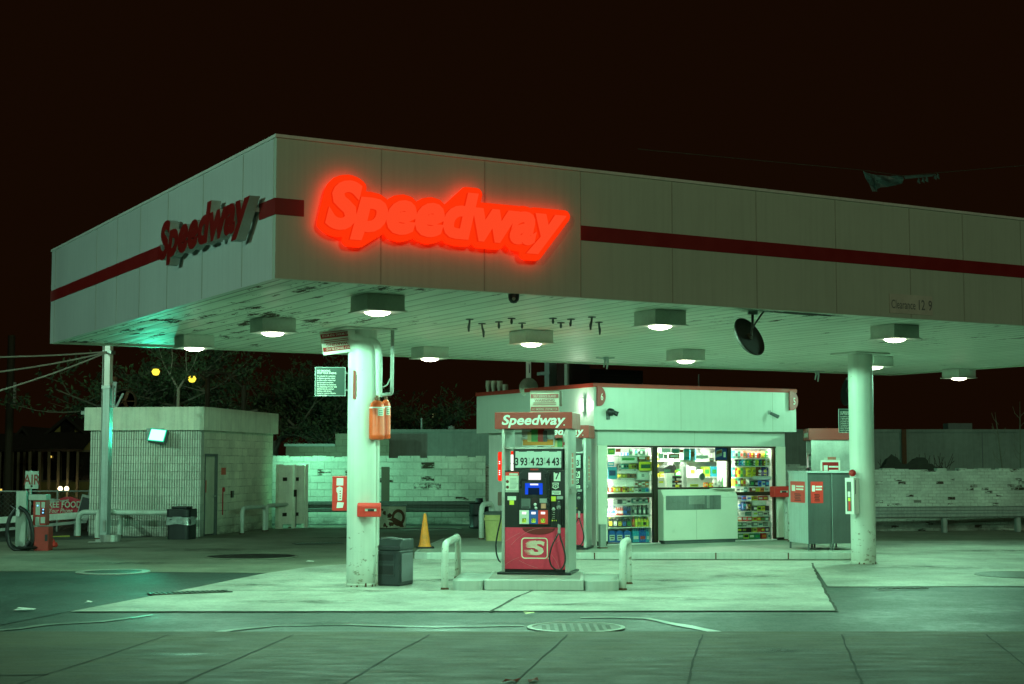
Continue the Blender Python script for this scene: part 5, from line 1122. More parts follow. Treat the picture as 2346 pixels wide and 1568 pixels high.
# ---------------------------------------------------------------- grey cabinets
cp_ = G(1852, 1262, ZI); CF = Face(cp_, 12)
for i, (w_, lab) in enumerate(((.49, 'grey sheet cabinet on legs nearest the shop, red notices on it'), (.50, 'grey sheet cabinet on legs behind the rear column'))):
    lx = i*.515; hh = CF.at(1852, 1084)[1]-ZI; DEP = .95
    t_ = thing('storage_cabinet', lab, 'cabinet', CF.w(lx, 0, ZI), 12, 'grey storage cabinets')
    m = MB(); m.box(.004, w_, 0, .02, .13, hh); m.build('door', mat('cabinet_dark_grey', (.075, .095, .092), .45, streak=.15), t_, bevel=.004)
    m = MB(); m.box(0, .004, .0, DEP, .13, hh); m.box(w_-.004, w_, .021, DEP, .13, hh); m.box(.005, w_-.005, DEP-.01, DEP, .13, hh); m.build('side_panel', TEALG, t_)
    m = MB(); m.box(-.02, w_+.012, -.02, DEP, hh+.001, hh+.035); m.build('top', TEALG, t_)
    for x_, y_ in ((.0, .0), (w_-.03, 0), (0, DEP-.03), (w_-.03, DEP-.03)):
        m = MB(); m.box(x_, x_+.03, y_+.003, y_+.033, 0, .13); m.build('leg', DGREY, t_)
    def notice(fx0, fx1, z0_, z1_, side):
        wd, ht = fx1-fx0, z1_-z0_
        def P(u0, u1, v0, v1, e):
            if side: return m.add([(-e, fx1-u0*wd, z0_+v0*ht), (-e, fx1-u1*wd, z0_+v0*ht), (-e, fx1-u1*wd, z0_+v1*ht), (-e, fx1-u0*wd, z0_+v1*ht)], [(0, 1, 2, 3)])
            return m.add([(fx0+u0*wd, -e, z0_+v0*ht), (fx0+u1*wd, -e, z0_+v0*ht), (fx0+u1*wd, -e, z0_+v1*ht), (fx0+u0*wd, -e, z0_+v1*ht)], [(0, 1, 2, 3)])
        m = MB(); P(0, 1, 0, 1, .003); m.mat(1); P(.10, .34, .54, .82, .0045); P(.40, .92, .73, .80, .0045); P(.40, .90, .60, .67, .0045); m.mat(2)
        for k in range(5): P(.28+.03*(k % 2), .74-.04*(k % 3), .08+.075*k, .125+.075*k, .0045)
        m.build('notice', [REDL, PAPER, mat('notice_dark_red', (.14, .015, .012), .5)], t_)
    if i == 0:
        q0, q1 = CF.at(1857, 1104), CF.at(1886, 1153); notice(q0[0], q1[0], q1[1]-ZI, q0[1]-ZI, False); notice(.12, .86, q1[1]-ZI, q0[1]-ZI, True)
# red framed notice standing behind the cabinets
p = D(1880, 1084, 32.2); k = F/32.2; t_ = thing('framed_notice', 'white framed red notice on the pump end above the cabinets', 'sign', p, 8); w_, h_ = 47/k, 29/k
m = MB(); m.box(0, w_, 0, .02, -.06, h_); m.build('frame', PAPER, t_); m = MB(); m.plate(.04, w_-.04, -.02, h_-.04, -.002); m.build('red_sheet', RED, t_)
m = MB(); m.plate(w_*.16, w_*.36, 0, h_*.6, -.004); m.plate(w_*.42, w_*.9, h_*.42, h_*.55, -.004); m.plate(w_*.42, w_*.9, h_*.12, h_*.24, -.004); m.build('white_print', PAPER, t_)
# ---------------------------------------------------------------- shop roof
zr_ = zft-.02
def onroof(px, ly): x_, _ = KF.at(px, 885, ly); return KF.w(x_, ly, zr_)
VENT = mat('vent_cream', (.62, .64, .50), .45)
for i, (px, pyt, lab) in enumerate(((1119, 873, 'pale vent pipe on the shop roof, first of four from the left'), (1131.5, 873, 'pale vent pipe on the shop roof, second of four from the left'), (1145, 873, 'pale vent pipe on the shop roof, third of four from the left'), (1157.5, 881, 'shorter pale vent pipe at the right of the four on the shop roof'))):
    p = D(px, 900, 36.6-i*.25); q = (Vector((p.x, p.y, 0))-KF.o); p.z = zr_; zt2 = D(px, pyt, p.y).z-zr_
    t_ = thing('vent_pipe', lab, 'vent pipe', p, 0, 'vent pipes on the shop roof'); r_ = .05
    m = MB(); m.lathe([(r_, 0), (r_, zt2-.14)], n=14); m.build('pipe', VENT, t_, smooth=50); m = MB(); m.lathe([(r_*1.1, zt2-.2), (r_*1.35, zt2-.13), (r_*1.35, zt2), (r_*1.3, zt2), (r_*1.2, zt2-.04), (0, zt2-.04)], n=14); m.build('cap', VENT, t_, smooth=40)
p = D(1211, 890, 34.0); p.z = zr_; t_ = thing('roof_pole', 'white roof pole with round steel plate on the shop roof', 'pole', p)
zz = lambda py: D(1211, py, 34.0).z-zr_
m = MB(); m.box(-.055, .055, .0, .09, 0, zz(812)); m.build('pole', emit('dummy_none', (0, 0, 0), 0) if False else mat('pole_white', (.85, .86, .80), .35, var=.04), t_)
m = MB(); m.lathe([(.0, .0), (.21, -.01), (.21, .015), (0, .03)], (0, -.03, zz(888)), 28, Matrix.Rotation(R(90), 4, 'X')); m.build('round_plate', mat('plate_dull', (.26, .28, .22), .4, .5, var=.4, scale=8), t_)
m = MB(); m.cone((.02, -.01, zz(855)), (.015, -.01, zz(835)), .012, .008, 6); m.build('hook', DARK, t_)
# roof cabinet with bracket, dark unit behind
p = D(1303, 880, 33.4); p.z = zr_; k = F/33.4; t_ = thing('roof_cabinet', 'dark red cabinet with pale edge on the shop roof', 'cabinet', p, AD)
m = MB(); m.box(.0, .55, 0, .5, 0, D(1303, 832, 33.4).z-zr_); m.build('cabinet_body', mat('dark_red_sheet', (.035, .004, .002), .5), t_, bevel=.01); m = MB(); m.box(-.05, -.004, -.02, .1, 0, D(1303, 834, 33.4).z-zr_); m.build('edge', TAN, t_)
p = D(1258, 865, 34.4); p.z = zr_; t_ = thing('roof_frame', 'pale steel frame and shelf left of the dark red roof cabinet', 'frame', p, AD)
zz = lambda py: D(1258, py, 34.4).z-zr_
m = MB(); m.box(0, .20, 0, .2, 0, zz(820)); m.build('post', TEALG, t_); m = MB(); m.box(-.02, .62, -.05, .5, zz(858), zz(851)); m.box(.2, .62, -.02, .0, zz(870), zz(861)); m.build('shelf', TEALG, t_); m = MB(); m.prism([(.2, 0), (.6, 0), (.6, zz(872)), (.15, zz(872))], 'y', .02, .4); m.build('casing', DGREY, t_)
p = D(1350, 880, 35.0); p.z = zr_; t_ = thing('roof_unit', 'long dark ventilation unit on the shop roof under the canopy edge', 'air unit', p, AD)
m = MB(); m.box(0, 1.5, 0, 1.0, .05, .62); m.build('casing', mat('roof_dark', (.012, .013, .011), .6), t_, bevel=.02); m = MB()
for i in range(6): m.box(.06, 1.44, -.012, -.002, .12+i*.07, .15+i*.07)
m.build('louvre', mat('roof_louvre', (.022, .024, .02), .5), t_)
m = MB(); m.box(.1, .2, .1, .9, 0, .05); m.box(1.3, 1.4, .1, .9, 0, .05); m.build('skid', DGREY, t_)
p = D(1601, 882, 34.8); p.z = zr_; t_ = tag(MB().cone((0, 0, 0), (0, 0, D(1601, 858, 34.8).z-zr_), .016, .012, 8).build('roof_mast', TEALG, loc=p), 'thin pale mast on the shop roof', 'mast')
# ================================================================= block building at left
def block_mat(name, col, bw, bh, mortar, msize=.012, missing=0.0, ribs=0.0, bump=.5, dark=(.05, .035, .02), stain=.3):
    t = NT(name); v = t.coord(); x, y, z = t.sep(v); u = t.comb(t.math('ADD', x, y), z, 0)
    wob = t.noise(v, 1.6, 3); u2 = t.n('ShaderNodeVectorMath', operation='ADD'); t.l(u, u2.inputs[0]); t.l(t.comb(t.math('MULTIPLY', t.math('SUBTRACT', wob, .5), .03), t.math('MULTIPLY', t.math('SUBTRACT', wob, .5), .025)), u2.inputs[1])
    b = t.n('ShaderNodeTexBrick'); t.l(u2.outputs[0], b.inputs['Vector']); b.inputs['Scale'].default_value = 1; b.inputs['Brick Width'].default_value = bw; b.inputs['Row Height'].default_value = bh; b.inputs['Mortar Size'].default_value = msize; b.inputs['Mortar Smooth'].default_value = .3; b.inputs['Bias'].default_value = 0
    b.inputs['Color1'].default_value = (0, 0, 0, 1); b.inputs['Color2'].default_value = (1, 1, 1, 1); b.inputs['Mortar'].default_value = (.5, .5, .5, 1)
    fac = b.outputs['Fac']; rndv = b.outputs['Color']
    n1 = t.noise(v, .6, 5); n2 = t.noise(v, 14, 4, .7); n3 = t.noise(t.mapping(v, (1.5, 1.5, 6)), 1.1, 5, .75)
    f = t.math('MULTIPLY', t.rng(n1, .3, .7, 1-stain, 1.1), t.rng(n2, .25, .75, .82, 1.12))
    f = t.math('MULTIPLY', f, t.rng(rndv, 0, 1, .88, 1.08))
    c = t.mix(1.0, (*col, 1), t.comb(f, f, f), 'MULTIPLY')
    mv = t.math('MULTIPLY', fac, t.rng(t.noise(v, 2.2, 4), .40, .66, .10, 1.0)); c = t.mix(mv, c, (*mortar, 1))
    if missing:
        gone = t.math('MULTIPLY', t.rng(rndv, 1-missing, 1-missing+.02, 0, 1), t.rng(n3, .46, .54, 0, 1)); c = t.mix(gone, c, (*dark, 1))
        chip = t.math('MULTIPLY', t.rng(n3, .66, .70, 0, 1), t.rng(n2, .45, .55, 0, 1)); c = t.mix(chip, c, (*dark, 1))
    base = t.rng(z, .0, .35, .8, 0.0); c = t.mix(t.math('MULTIPLY', base, t.rng(n3, .35, .6, 0, 1)), c, (.06, .055, .035, 1))
    h = t.math('SUBTRACT', t.math('MULTIPLY', n2, .6), fac)
    if ribs:
        rb = t.math('ABSOLUTE', t.math('SUBTRACT', t.math('FRACT', t.math('DIVIDE', t.math('ADD', x, y), ribs)), .5)); g = t.rng(rb, .10, .22, 0, 1)
        h = t.math('ADD', h, t.math('MULTIPLY', g, 1.6)); c = t.mix(t.math('MULTIPLY', t.math('SUBTRACT', 1.0, g), .6), c, (.05, .06, .045, 1))
    t.principled(c, .7, 0, t.bump(h, bump, .02), .3); return t.m
RIBB = block_mat('ribbed_block', (.76, .82, .72), .40, .205, (.34, .38, .31), .006, ribs=.066, bump=.9)
FLATB = block_mat('painted_block', (.74, .76, .60), .40, .205, (.28, .28, .21), .010, bump=.5)
WALLB = block_mat('old_white_brick', (.68, .74, .62), .42, .21, (.30, .32, .25), .012, missing=.10, bump=.7, stain=.4)
WALLR = block_mat('old_white_brick_small', (.76, .86, .78), .22, .085, (.30, .33, .28), .007, missing=.15, bump=.7, stain=.4)
REARW = mat('rear_render', (.22, .27, .24), .8, var=.25, scale=.6, streak=.2)
bo_ = G(455, 1231, 0); bo_ = Vector((-7.88, 38.8, 0)); BFr = Face(bo_, -10.2); BSd = Face(bo_, 79.8)
bl = thing('block_building', 'low white block building with ribbed front and overhanging fascia at left', 'building', bo_, -10.2)
W_, D_ = 3.0, 5.5; zf0 = BFr.at(330, 986, -.12)[1]; zf1 = BFr.at(330, 933, -.12)[1]
m = MB(); m.box(-W_, 0, 0, .2, 0, zf0+.1); m.build('ribbed_front', RIBB, bl)
q0, q1 = BSd.at(466, 1100)[0], BSd.at(497, 1100)[0]; zd = BSd.at(480, 1040)[1]
m = MB(); m.box(-.2, 0, .202, max(q0, .25), 0, zf0+.1); m.box(-.2, 0, q1, D_, 0, zf0+.1); m.box(-.2, 0, max(q0, .25), q1, zd, zf0+.1); m.build('side_wall', FLATB, bl)
m = MB(); m.box(-W_, -.202, D_-.2, D_, 0, zf0+.1); m.box(-W_, -W_+.2, .202, D_-.202, 0, zf0+.1); m.build('rear_wall', FLATB, bl)
m = MB(); o = .12
for a in ((-W_-o, o, -o, -o+.1), (o-.1, o, -o+.101, D_+o), (-W_-o, -W_-o+.1, -o+.101, D_+o), (-W_-o+.101, o-.101, D_+o-.1, D_+o)): m.box(*a, zf0, zf1)
m.build('fascia', mat('block_fascia', (.72, .76, .62), .5, streak=.25), bl)
m = MB(); m.box(-W_-o+.1, o-.1, -o+.1, D_+o-.1, zf1-.12, zf1-.05); m.box(-W_-o+.1, o-.1, -o+.1, D_+o-.1, zf0+.02, zf0+.06); m.build('roof', GREY, bl)
m = MB(); m.box(-.10, -.05, max(q0, .25)+.05, q1-.06, .04, zd-.06); dl = m.build('door', mat('door_paint', (.58, .60, .47), .5, streak=.15), bl)
m = MB(); a_, b_ = max(q0, .25), q1
m.box(-.12, .02, a_, a_+.05, 0, zd); m.box(-.12, .02, b_-.06, b_, 0, zd); m.box(-.12, .02, a_+.05, b_-.06, zd-.06, zd); m.build('door_frame', DGREY, dl)
m = MB(); m.box(-.05, -.03, b_-.16, b_-.12, .95, 1.05); m.cone((-.03, b_-.14, 1.0), (.02, b_-.14, 1.0), .012, .012, 8); m.box(.01, .03, b_-.24, b_-.12, .985, 1.015); m.build('handle', STEEL, dl)
x0, z1 = BSd.at(466, 1101); x1, z0 = BSd.at(476, 1129)
m = MB(); m.box(-.05, -.045, x0+.04, x1+.02, z0, z1); m.mat(1); M = Matrix.Translation((0, 0, 0)) @ Matrix.Rotation(R(90), 4, 'Z'); 
m.text('S', (x0+x1)/2+.03, .0445, z0+.12, .30, offset=.02, sx=.7, M=M); m.build('door_sign', [mat('sign_orange_red', (.62, .10, .05), .5), PAPER], dl)
for px0, px1, py0, py1, c, nm in ((507, 517, 1072, 1088, 'sign_orange_red', 'wall_sign'), (464, 471, 1084, 1089, 'dull_steel', 'door_plate')):
    x0, z1 = BSd.at(px0, py0); x1, z0 = BSd.at(px1, py1); m = MB(); e = 0 if nm == 'wall_sign' else -.05; m.box(e, e+.008, x0, x1, z0, z1); m.build(nm, bpy.data.materials[c], bl)
x0, z0 = BSd.at(511, 1122); m = MB(); m.lathe([(.06, 0), (.06, .04), (0, .05)], (0, x0, z0), 12, Matrix.Rotation(R(90), 4, 'Y')); m.tube([(.02, x0-.06, z0), (.02, x0-.06, .5)], .015, 6); m.build('alarm_bell', RED, bl)
x0, z0 = BSd.at(530, 1130); m = MB(); m.box(0, .05, x0-.06, x0+.06, z0-.12, z0+.06); m.build('vent', DARK, bl)
# floodlight
x_, z_ = BFr.at(357, 1001, -.35); fl = thing('floodlight', 'bright green-white floodlight under the fascia of the block building', 'floodlight', BFr.w(x_, 0, z_), -10.2)
m = MB(); m.box(-.34, .12, -.16, -.001, -.10, .22); m.build('wall_box', TEALG, fl, bevel=.01)
M = Matrix.Translation((.05, -.33, .02)) @ Matrix.Rotation(R(-22), 4, 'X') @ Matrix.Rotation(R(6), 4, 'Y') @ Matrix.Diagonal((1.35, 1, 1.15, 1))
m = MB(); m.box(-.17, .17, -.05, .12, -.15, .15, M); m.build('housing', DGREY, fl, bevel=.01)
m = MB(); m.box(-.145, .145, -.06, -.051, -.125, .125, M); m.mat(1); m.box(-.165, .165, -.056, -.0505, -.145, .145, M); m.build('lens', [emit('flood_lens', (.40, 1.0, .76), 2.2), emit('flood_rim', (.0, .60, .30), 1.3)], fl)
ld = bpy.data.lights.new('flood', 'AREA'); ld.size = .26; ld.energy = 60; ld.color = (.04, 1.0, .56); ld.spread = R(62); lo = bpy.data.objects.new('lamp', ld); COL.objects.link(lo); lo.parent = fl; lo.location = (0, -.42, 0); lo.rotation_euler = (R(-98), 0, 0)
# lamp at the hidden rear corner lighting the old wall
wl_ = Vector(BFr.w(-.45, D_+.30)); rl = thing('wall_lamp', 'green wall lamp on the rear corner of the block building', 'lamp', (wl_.x, wl_.y, 2.75), -10.2)
m = MB(); m.box(-.15, .1, -.12, .06, -.05, .15); m.build('housing', DGREY, rl); m = MB(); m.box(-.1, .08, -.08, .04, -.065, -.051); m.build('lens', emit('rear_lens', (.2, 1, .6), 3), rl)
ld = bpy.data.lights.new('rear', 'AREA'); ld.size = .2; ld.energy = 130; ld.color = (.26, 1.0, .60); ld.spread = R(150); lo = bpy.data.objects.new('lamp', ld); COL.objects.link(lo); lo.parent = rl; lo.location = (.14, .02, -.08); lo.rotation_euler = Vector((.75, .55, -.22)).to_track_quat('-Z', 'Y').to_euler()
# guard rails round the block building
def rail(a, b, h, r, label, dz=0.004): return loop('guard_rail', Vector((a[0], a[1], dz)), Vector((b[0], b[1], dz)), h, r, label, mat('rail_paint', (.62, .72, .64), .5, streak=.15), 'pipe guard rails round the block building', cat='guard rail', sleeve=False)
g0, g1 = BFr.w(-W_+.02, -.62), BFr.w(-.05, -.62)
rail(g0, g1, .62, .065, 'long bent pipe rail along the ribbed front of the block building')
rail(G(223, 1236, 0), G(274, 1229, 0), .64, .065, 'short bent pipe rail round the foot of the tall steel pole')
s0, s1 = BSd.w(1.55, -.55), BSd.w(3.3, -.55); rail(s0, s1, .68, .055, 'pipe rail on the side of the block building, next to its door')
s0, s1 = BSd.w(3.45, -.55), BSd.w(5.5, -.55); rail(s0, s1, .68, .055, 'pipe rail on the side of the block building, next to the white gates')
# black bin with bag
bk = thing('litter_bin', 'black litter bin with clear bag before the ribbed wall', 'bin', G(410, 1237, 0)+Vector((0, .3, 0)), -10)
m = MB(); m.prism(rounded(-.29, .29, -.29, .29, .12), 'z', .0, .50); m.build('bin_body', BLACK, bk, bevel=.01)
m = MB(); n = 24; vs = []
for j in range(4):
    for i in range(n):
        a = 2*math.pi*i/n; rr = .315+.02*math.sin(5*a+j)+.012*rnd.random(); k = 1/max(abs(math.cos(a)), abs(math.sin(a)))**.55; vs.append((rr*k*math.cos(a), rr*k*math.sin(a), .36+j*.065+.02*math.sin(3*a+j*.5)*(j < 2)))
m.add(vs, [(j*n+i, j*n+(i+1) % n, (j+1)*n+(i+1) % n, (j+1)*n+i) for j in range(3) for i in range(n)]); m.build('bag', mat('clear_bag', (.34, .40, .38), .15, var=.5, scale=9), bk, smooth=30)
m = MB(); m.prism(rounded(-.31, .31, -.31, .31, .13), 'z', .54, .74); m.prism(rounded(-.22, .22, -.22, .22, .10), 'z', .741, .80); m.build('lid', BLACK, bk, bevel=.02)
# gates
g0 = G(633, 1209, 0); g0 = Vector((BFr.w(.12, D_+.15).x+.0, BFr.w(.12, D_+.15).y, 0)); GF = Face(G(645, 1212, 0), 50); 
gt = thing('white_gate', 'pair of tall white panel gates beside the block building', 'gate', GF.o, 50)
GW = mat('gate_white', (.86, .92, .78), .5, streak=.12); ga, gb = GF.at(648, 1100)[0], GF.at(698, 1100)[0]; zg = GF.at(670, 1066)[1]
mid = (ga+gb)/2
for a, b in ((ga, mid-.03), (mid+.03, gb)):
    m = MB(); m.box(a, b, 0, .05, .12, zg); p_ = m.build('gate_panel', GW, gt, bevel=.01)
    for z_ in (.35, zg-.45):
        q = MB(); q.box(a-.02, a+.14, -.025, -.001, z_, z_+.1); q.build('hinge', DARK, p_)
m = MB(); m.box(mid-.022, mid+.022, -.06, .06, 0, zg+.02); m.box(ga-.16, ga-.01, -.02, .12, 0, zg+.02); m.box(gb+.01, gb+.12, -.02, .12, 0, zg+.02); m.build('gate_post', GW, gt)
m = MB(); m.box(mid-.05, mid+.05, -.08, -.061, .9, 1.1); m.tube([(mid+.05, -.05, .05), (mid+.05, -.05, .9)], .012, 6); m.build('latch', DARK, gt)
# ================================================================= old walls and what stands before them
def oldwall(label, a, b, ztop, m_, name='brick_wall', jag=0.0):
    d = b-a; L = math.hypot(d.x, d.y); ang = math.degrees(math.atan2(d.y, d.x)); t_ = thing(name, label, 'wall', a, ang)
    m = MB(); m.box(0, L, 0, .25, 0, ztop); m.build('wall_face', m_, t_)
    m = MB(); x = 0
    while x < L:
        w_ = rnd.uniform(.18, .42); h_ = rnd.choice((.03, .05, .07, .07))
        if rnd.random() > .12: m.box(x, min(L, x+w_-.012), .015, .235, ztop, ztop+h_)
        x += w_
    m.build('coping_bricks', m_, t_); return t_
wa, wb_ = D(600, 1203, 46.8), D(1112, 1202, 46.8); wa.z = wb_.z = 0
oldwall('old white painted block wall between the block building and the shop', wa, wb_, D(900, 1050, 46.8).z, WALLB)
wa, wb_ = D(1830, 1214, 41.5), D(2560, 1214, 43.0); wa.z = wb_.z = 0
oldwall('old white brick wall with broken bricks right of the rear column', wa, wb_, D(2200, 1079, 42).z, WALLR)
wa, wb_ = D(1090, 1205, 47.5), D(1900, 1214, 45); wa.z = wb_.z = 0
oldwall('dim old brick wall behind the shop', wa, wb_, 1.75, WALLR)
rw = thing('rear_building', 'long plain grey building wall rising behind the old brick walls', 'building', (-6, 50, 0))
a, b = D(868, 992, 50).x, D(2800, 985, 50).x; zt = D(1000, 991, 50).z
m = MB(); m.box(a+6, b+6, 0, 6, 0, zt); m.build('grey_wall', REARW, rw)
m = MB(); m.box(a+6-.02, b+6, -.05, 6, zt, zt+.10); m.build('parapet', REARW, rw)
x_ = D(2070, 1030, 50).x+6; m = MB(); m.box(x_-.07, x_+.07, -.12, 0, 1.2, zt+.1); m.build('downpipe', RUST, rw)
m = MB(); q = D(2168, 968, 51).x+6; m.box(q, q+.8, .8, 1.4, zt+.1, zt+.32); m.build('roof_hatch', DGREY, rw)
m = MB()
for px in (1460, 1700, 1900, 2250, 2420): x_ = D(px, 1000, 50).x+6; m.box(x_-.012, x_+.012, -.004, 0, 1.0, zt)
m.build('wall_crack', DGREY, rw)
lw = thing('low_rear_wall', 'lower brownish block wall stepping up behind the gates', 'wall', (D(655, 1022, 48.6).x, 48.6, 0))
L_ = D(870, 1022, 48.6).x-D(655, 1022, 48.6).x; s_ = D(768, 1022, 48.6).x-D(655, 1022, 48.6).x
m = MB(); m.box(0, s_, 0, .3, 0, D(700, 1023, 48.6).z); m.box(s_+.002, L_+.3, 0, .3, 0, D(800, 994, 48.6).z); m.build('wall_face', block_mat('brown_block', (.24, .24, .17), .4, .2, (.1, .1, .07), .01), lw); m = MB(); m.box(-.05, s_, -.04, .34, D(700, 1023, 48.6).z+.001, D(700, 1023, 48.6).z+.08); m.build('coping', GREY, lw)
def guardrail(label, a, b, h0, h1, m_, r2=None):
    a = Vector(a); b = Vector(b); d = b-a; L = math.hypot(d.x, d.y); ang = math.degrees(math.atan2(d.y, d.x)); t_ = thing('guardrail', label, 'guardrail', a, ang, 'steel guardrails at the edge of the forecourt')
    hm = (h0+h1)/2; prof = [(0, h0), (-.05, h0+.03), (-.05, h0+.10), (.0, hm-.02), (0, hm+.02), (-.05, h1-.10), (-.05, h1-.03), (0, h1), (.02, h1), (-.02, hm), (.02, h0)]
    m = MB(); m.prism(prof, 'x', 0, L); m.build('beam', m_, t_)
    n = max(2, int(L/1.9)); 
    for i in range(n+1):
        x = L*i/n; m = MB(); m.box(x-.06, x+.06, .03, .15, 0, h1-.02); m.build('post', m_, t_)
    return t_
GRM = mat('guardrail_steel', (.34, .40, .38), .45, .25, streak=.3); GRD = mat('guardrail_dark', (.12, .14, .12), .5, .2, streak=.3); GRW = mat('guardrail_white', (.55, .62, .56), .5, streak=.2)
a, b = D(1995, 1210, 40.6), D(2500, 1212, 42); a.z = b.z = 0; guardrail('long steel guardrail before the right brick wall', a, b, .40, .70, GRM)
a, b = D(700, 1204, 45.2), D(1102, 1203, 45.2); a.z = b.z = 0; guardrail('dull steel guardrail before the old block wall left of the shop', a, b, .42, .74, GRD)
# weathered box beside the front column, dark barrel, pipe
bx = D(842, 1206, 43.5); bx.z = 0; k = F/43.5; t_ = thing('metal_box', 'weathered pale metal box with a rust ring behind the front column', 'box', bx, 4); w_, h_ = (929-842)/k, (1206-1155)/k
m = MB(); m.box(0, w_, 0, .6, .02, h_); m.build('box_body', mat('weathered_sheet', (.50, .50, .36), .6, var=.4, scale=3), t_, bevel=.01); m = MB(); m.box(-.02, w_+.02, -.02, .62, h_, h_+.03); m.build('lid', DGREY, t_)
m = MB(); rx = w_*.80
m.add([(rx+.19*math.cos(R(20*i))*r_, -.004, h_*.50+.24*math.sin(R(20*i))*r_) for r_ in (1, .62) for i in range(18)], [(i, (i+1) % 18, 18+(i+1) % 18, 18+i) for i in range(18)]); m.build('rust_ring', RUST, t_)
m = MB()
for _ in range(11):
    cx_, cz_, rr = rnd.uniform(.35, w_*.62), rnd.uniform(.06, h_*.9), rnd.uniform(.02, .07); m.add([(cx_+rr*rnd.uniform(.6, 1.3)*math.cos(R(45*i)), -.003, cz_+rr*rnd.uniform(.5, 1.1)*math.sin(R(45*i))) for i in range(8)], [list(range(8))])
m.add([(rx-.3, -.0035, h_*.42), (rx-.1, -.0035, h_*.30), (rx+.06, -.0035, .05), (rx+.16, -.0035, .05), (rx+.12, -.0035, h_*.3), (rx-.1, -.0035, h_*.5)], [list(range(6))]); m.build('rust_spots', RUST, t_)
p = D(1098, 1205, 43.8); p.z = 0; t_ = thing('dark_drum', 'dark drum at the left rear edge of the shop', 'drum', p); m = MB(); m.lathe([(.28, 0), (.3, .04), (.28, .08), (.28, .35), (.3, .38), (.28, .41), (.28, .7), (.3, .73), (0, .74)], n=20); m.build('drum_body', RUBBER, t_, smooth=30); m = MB(); m.lathe([(.12, .74), (.1, .86), (0, .87)], n=12); m.build('drum_cap', RUBBER, t_)
t_ = tag(MB().box(-.12, .12, 0, .1, 0, D(883, 1070, 45.6).z).build('wall_post', mat('post_brown', (.13, .12, .08), .7), loc=(D(883, 1070, 45.6).x, 45.6, 0)), 'dark post against the old block wall right of the front column', 'post')
# rubble heap and lone stems on the right wall
p = D(2018, 1062, 43.4); k = F/43.4; rh = thing('rubble_heap', 'dark heap of rubble and brush on top of the right brick wall', 'heap', (p.x, 43.2, D(2018, 1079, 43.2).z))
m = MB(); n = 26
vs = []; 
for j in range(4):
    for i in range(n):
        u = i/(n-1); hgt = (math.exp(-((u-.16)/.12)**2)*.42+math.exp(-((u-.6)/.22)**2)*.30+.06)*(1, .9, .6, 0)[j]; vs.append((u*1.75+rnd.uniform(-.03, .03), j*.22, hgt+rnd.uniform(-.04, .05)))
m.add([(v[0], -.01, 0) for v in vs[:n]]+vs, [(j*n+i, j*n+i+1, (j+1)*n+i+1, (j+1)*n+i) for j in range(4) for i in range(n-1)]); m.build('rubble', mat('rubble_dark', (.035, .04, .03), .9, var=.5, scale=8), rh)
m = MB()
for _ in range(40):
    x = rnd.uniform(0, 1.9); m.bar((x, rnd.uniform(0, .4), .05), (x+rnd.uniform(-.2, .2), rnd.uniform(0, .4), rnd.uniform(.2, .5)), .012, .012)
m.build('twigs', WOOD, rh)
BARK = mat('bark', (.17, .19, .14), .85, var=.4, scale=6)
for px, py, ln, lab in ((2290, 945, .25, 'thin bare stem rising behind the right brick wall, left of the pair'), (2325, 920, -.05, 'taller thin bare stem at the right edge behind the brick wall')):
    p = D(px+12, 1080, 46); zt = D(px, py, 46).z; t_ = thing('bare_sapling', lab, 'tree', (p.x, 46, 0)); m = MB(); m.tube([(0, 0, 0), (-ln*.3, 0, zt*.5), (-ln*.7, 0, zt*.8), (-ln, 0, zt)], .03, 6, rs=[.025, .02, .014, .006]); m.build('trunk', BARK, t_)
    m = MB()
    for i in range(7): z_ = zt*rnd.uniform(.5, .95); s = rnd.choice((-1, 1)); m.tube([(-ln*.6, 0, z_), (-ln*.6+s*.14, 0, z_+.15), (-ln*.6+s*.2, 0, z_+.35)], .007, 4)
    m.build('twigs', BARK, t_)
# far lit window slits and mast beyond the rear wall
for px, py, w_, h_, lab in ((991, 956, .10, .16, 'tiny lit far window right of the red cylinders'), (1013, 958, .05, .14, 'second tiny lit far window right of the red cylinders')):
    p = D(px, py, 75); t_ = tag(MB().box(-w_/2, w_/2, 0, .05, 0, h_).build('far_lantern', emit('far_window', (.30, .36, .14), .8), loc=p), lab, 'window')
    tag(MB().box(-.03, .03, 0, .06, 0, p.z-.003).build('lantern_pole', WOOD, loc=(p.x, 75.1, 0)), lab.replace('lit far window', 'dark pole under the lit speck'), 'pole')
for px, py, lab in ((966, 958, 'thin pole behind the rear building, right of the red cylinders'), (1034, 978, 'short lamp stub on the rear building roof')):
    p = D(px, py, 52); b_ = MB(); b_.cone((0, 0, 0), (0, 0, p.z-zt*0-2.6), .03, .03, 8)
    if px == 1034: b_.lathe([(.04, p.z-2.75), (.10, p.z-2.7), (.12, p.z-2.6), (0, p.z-2.55)], n=10)
    tag(b_.build('roof_stub', TEALG, loc=(p.x, 52, 2.6)), lab, 'pole')
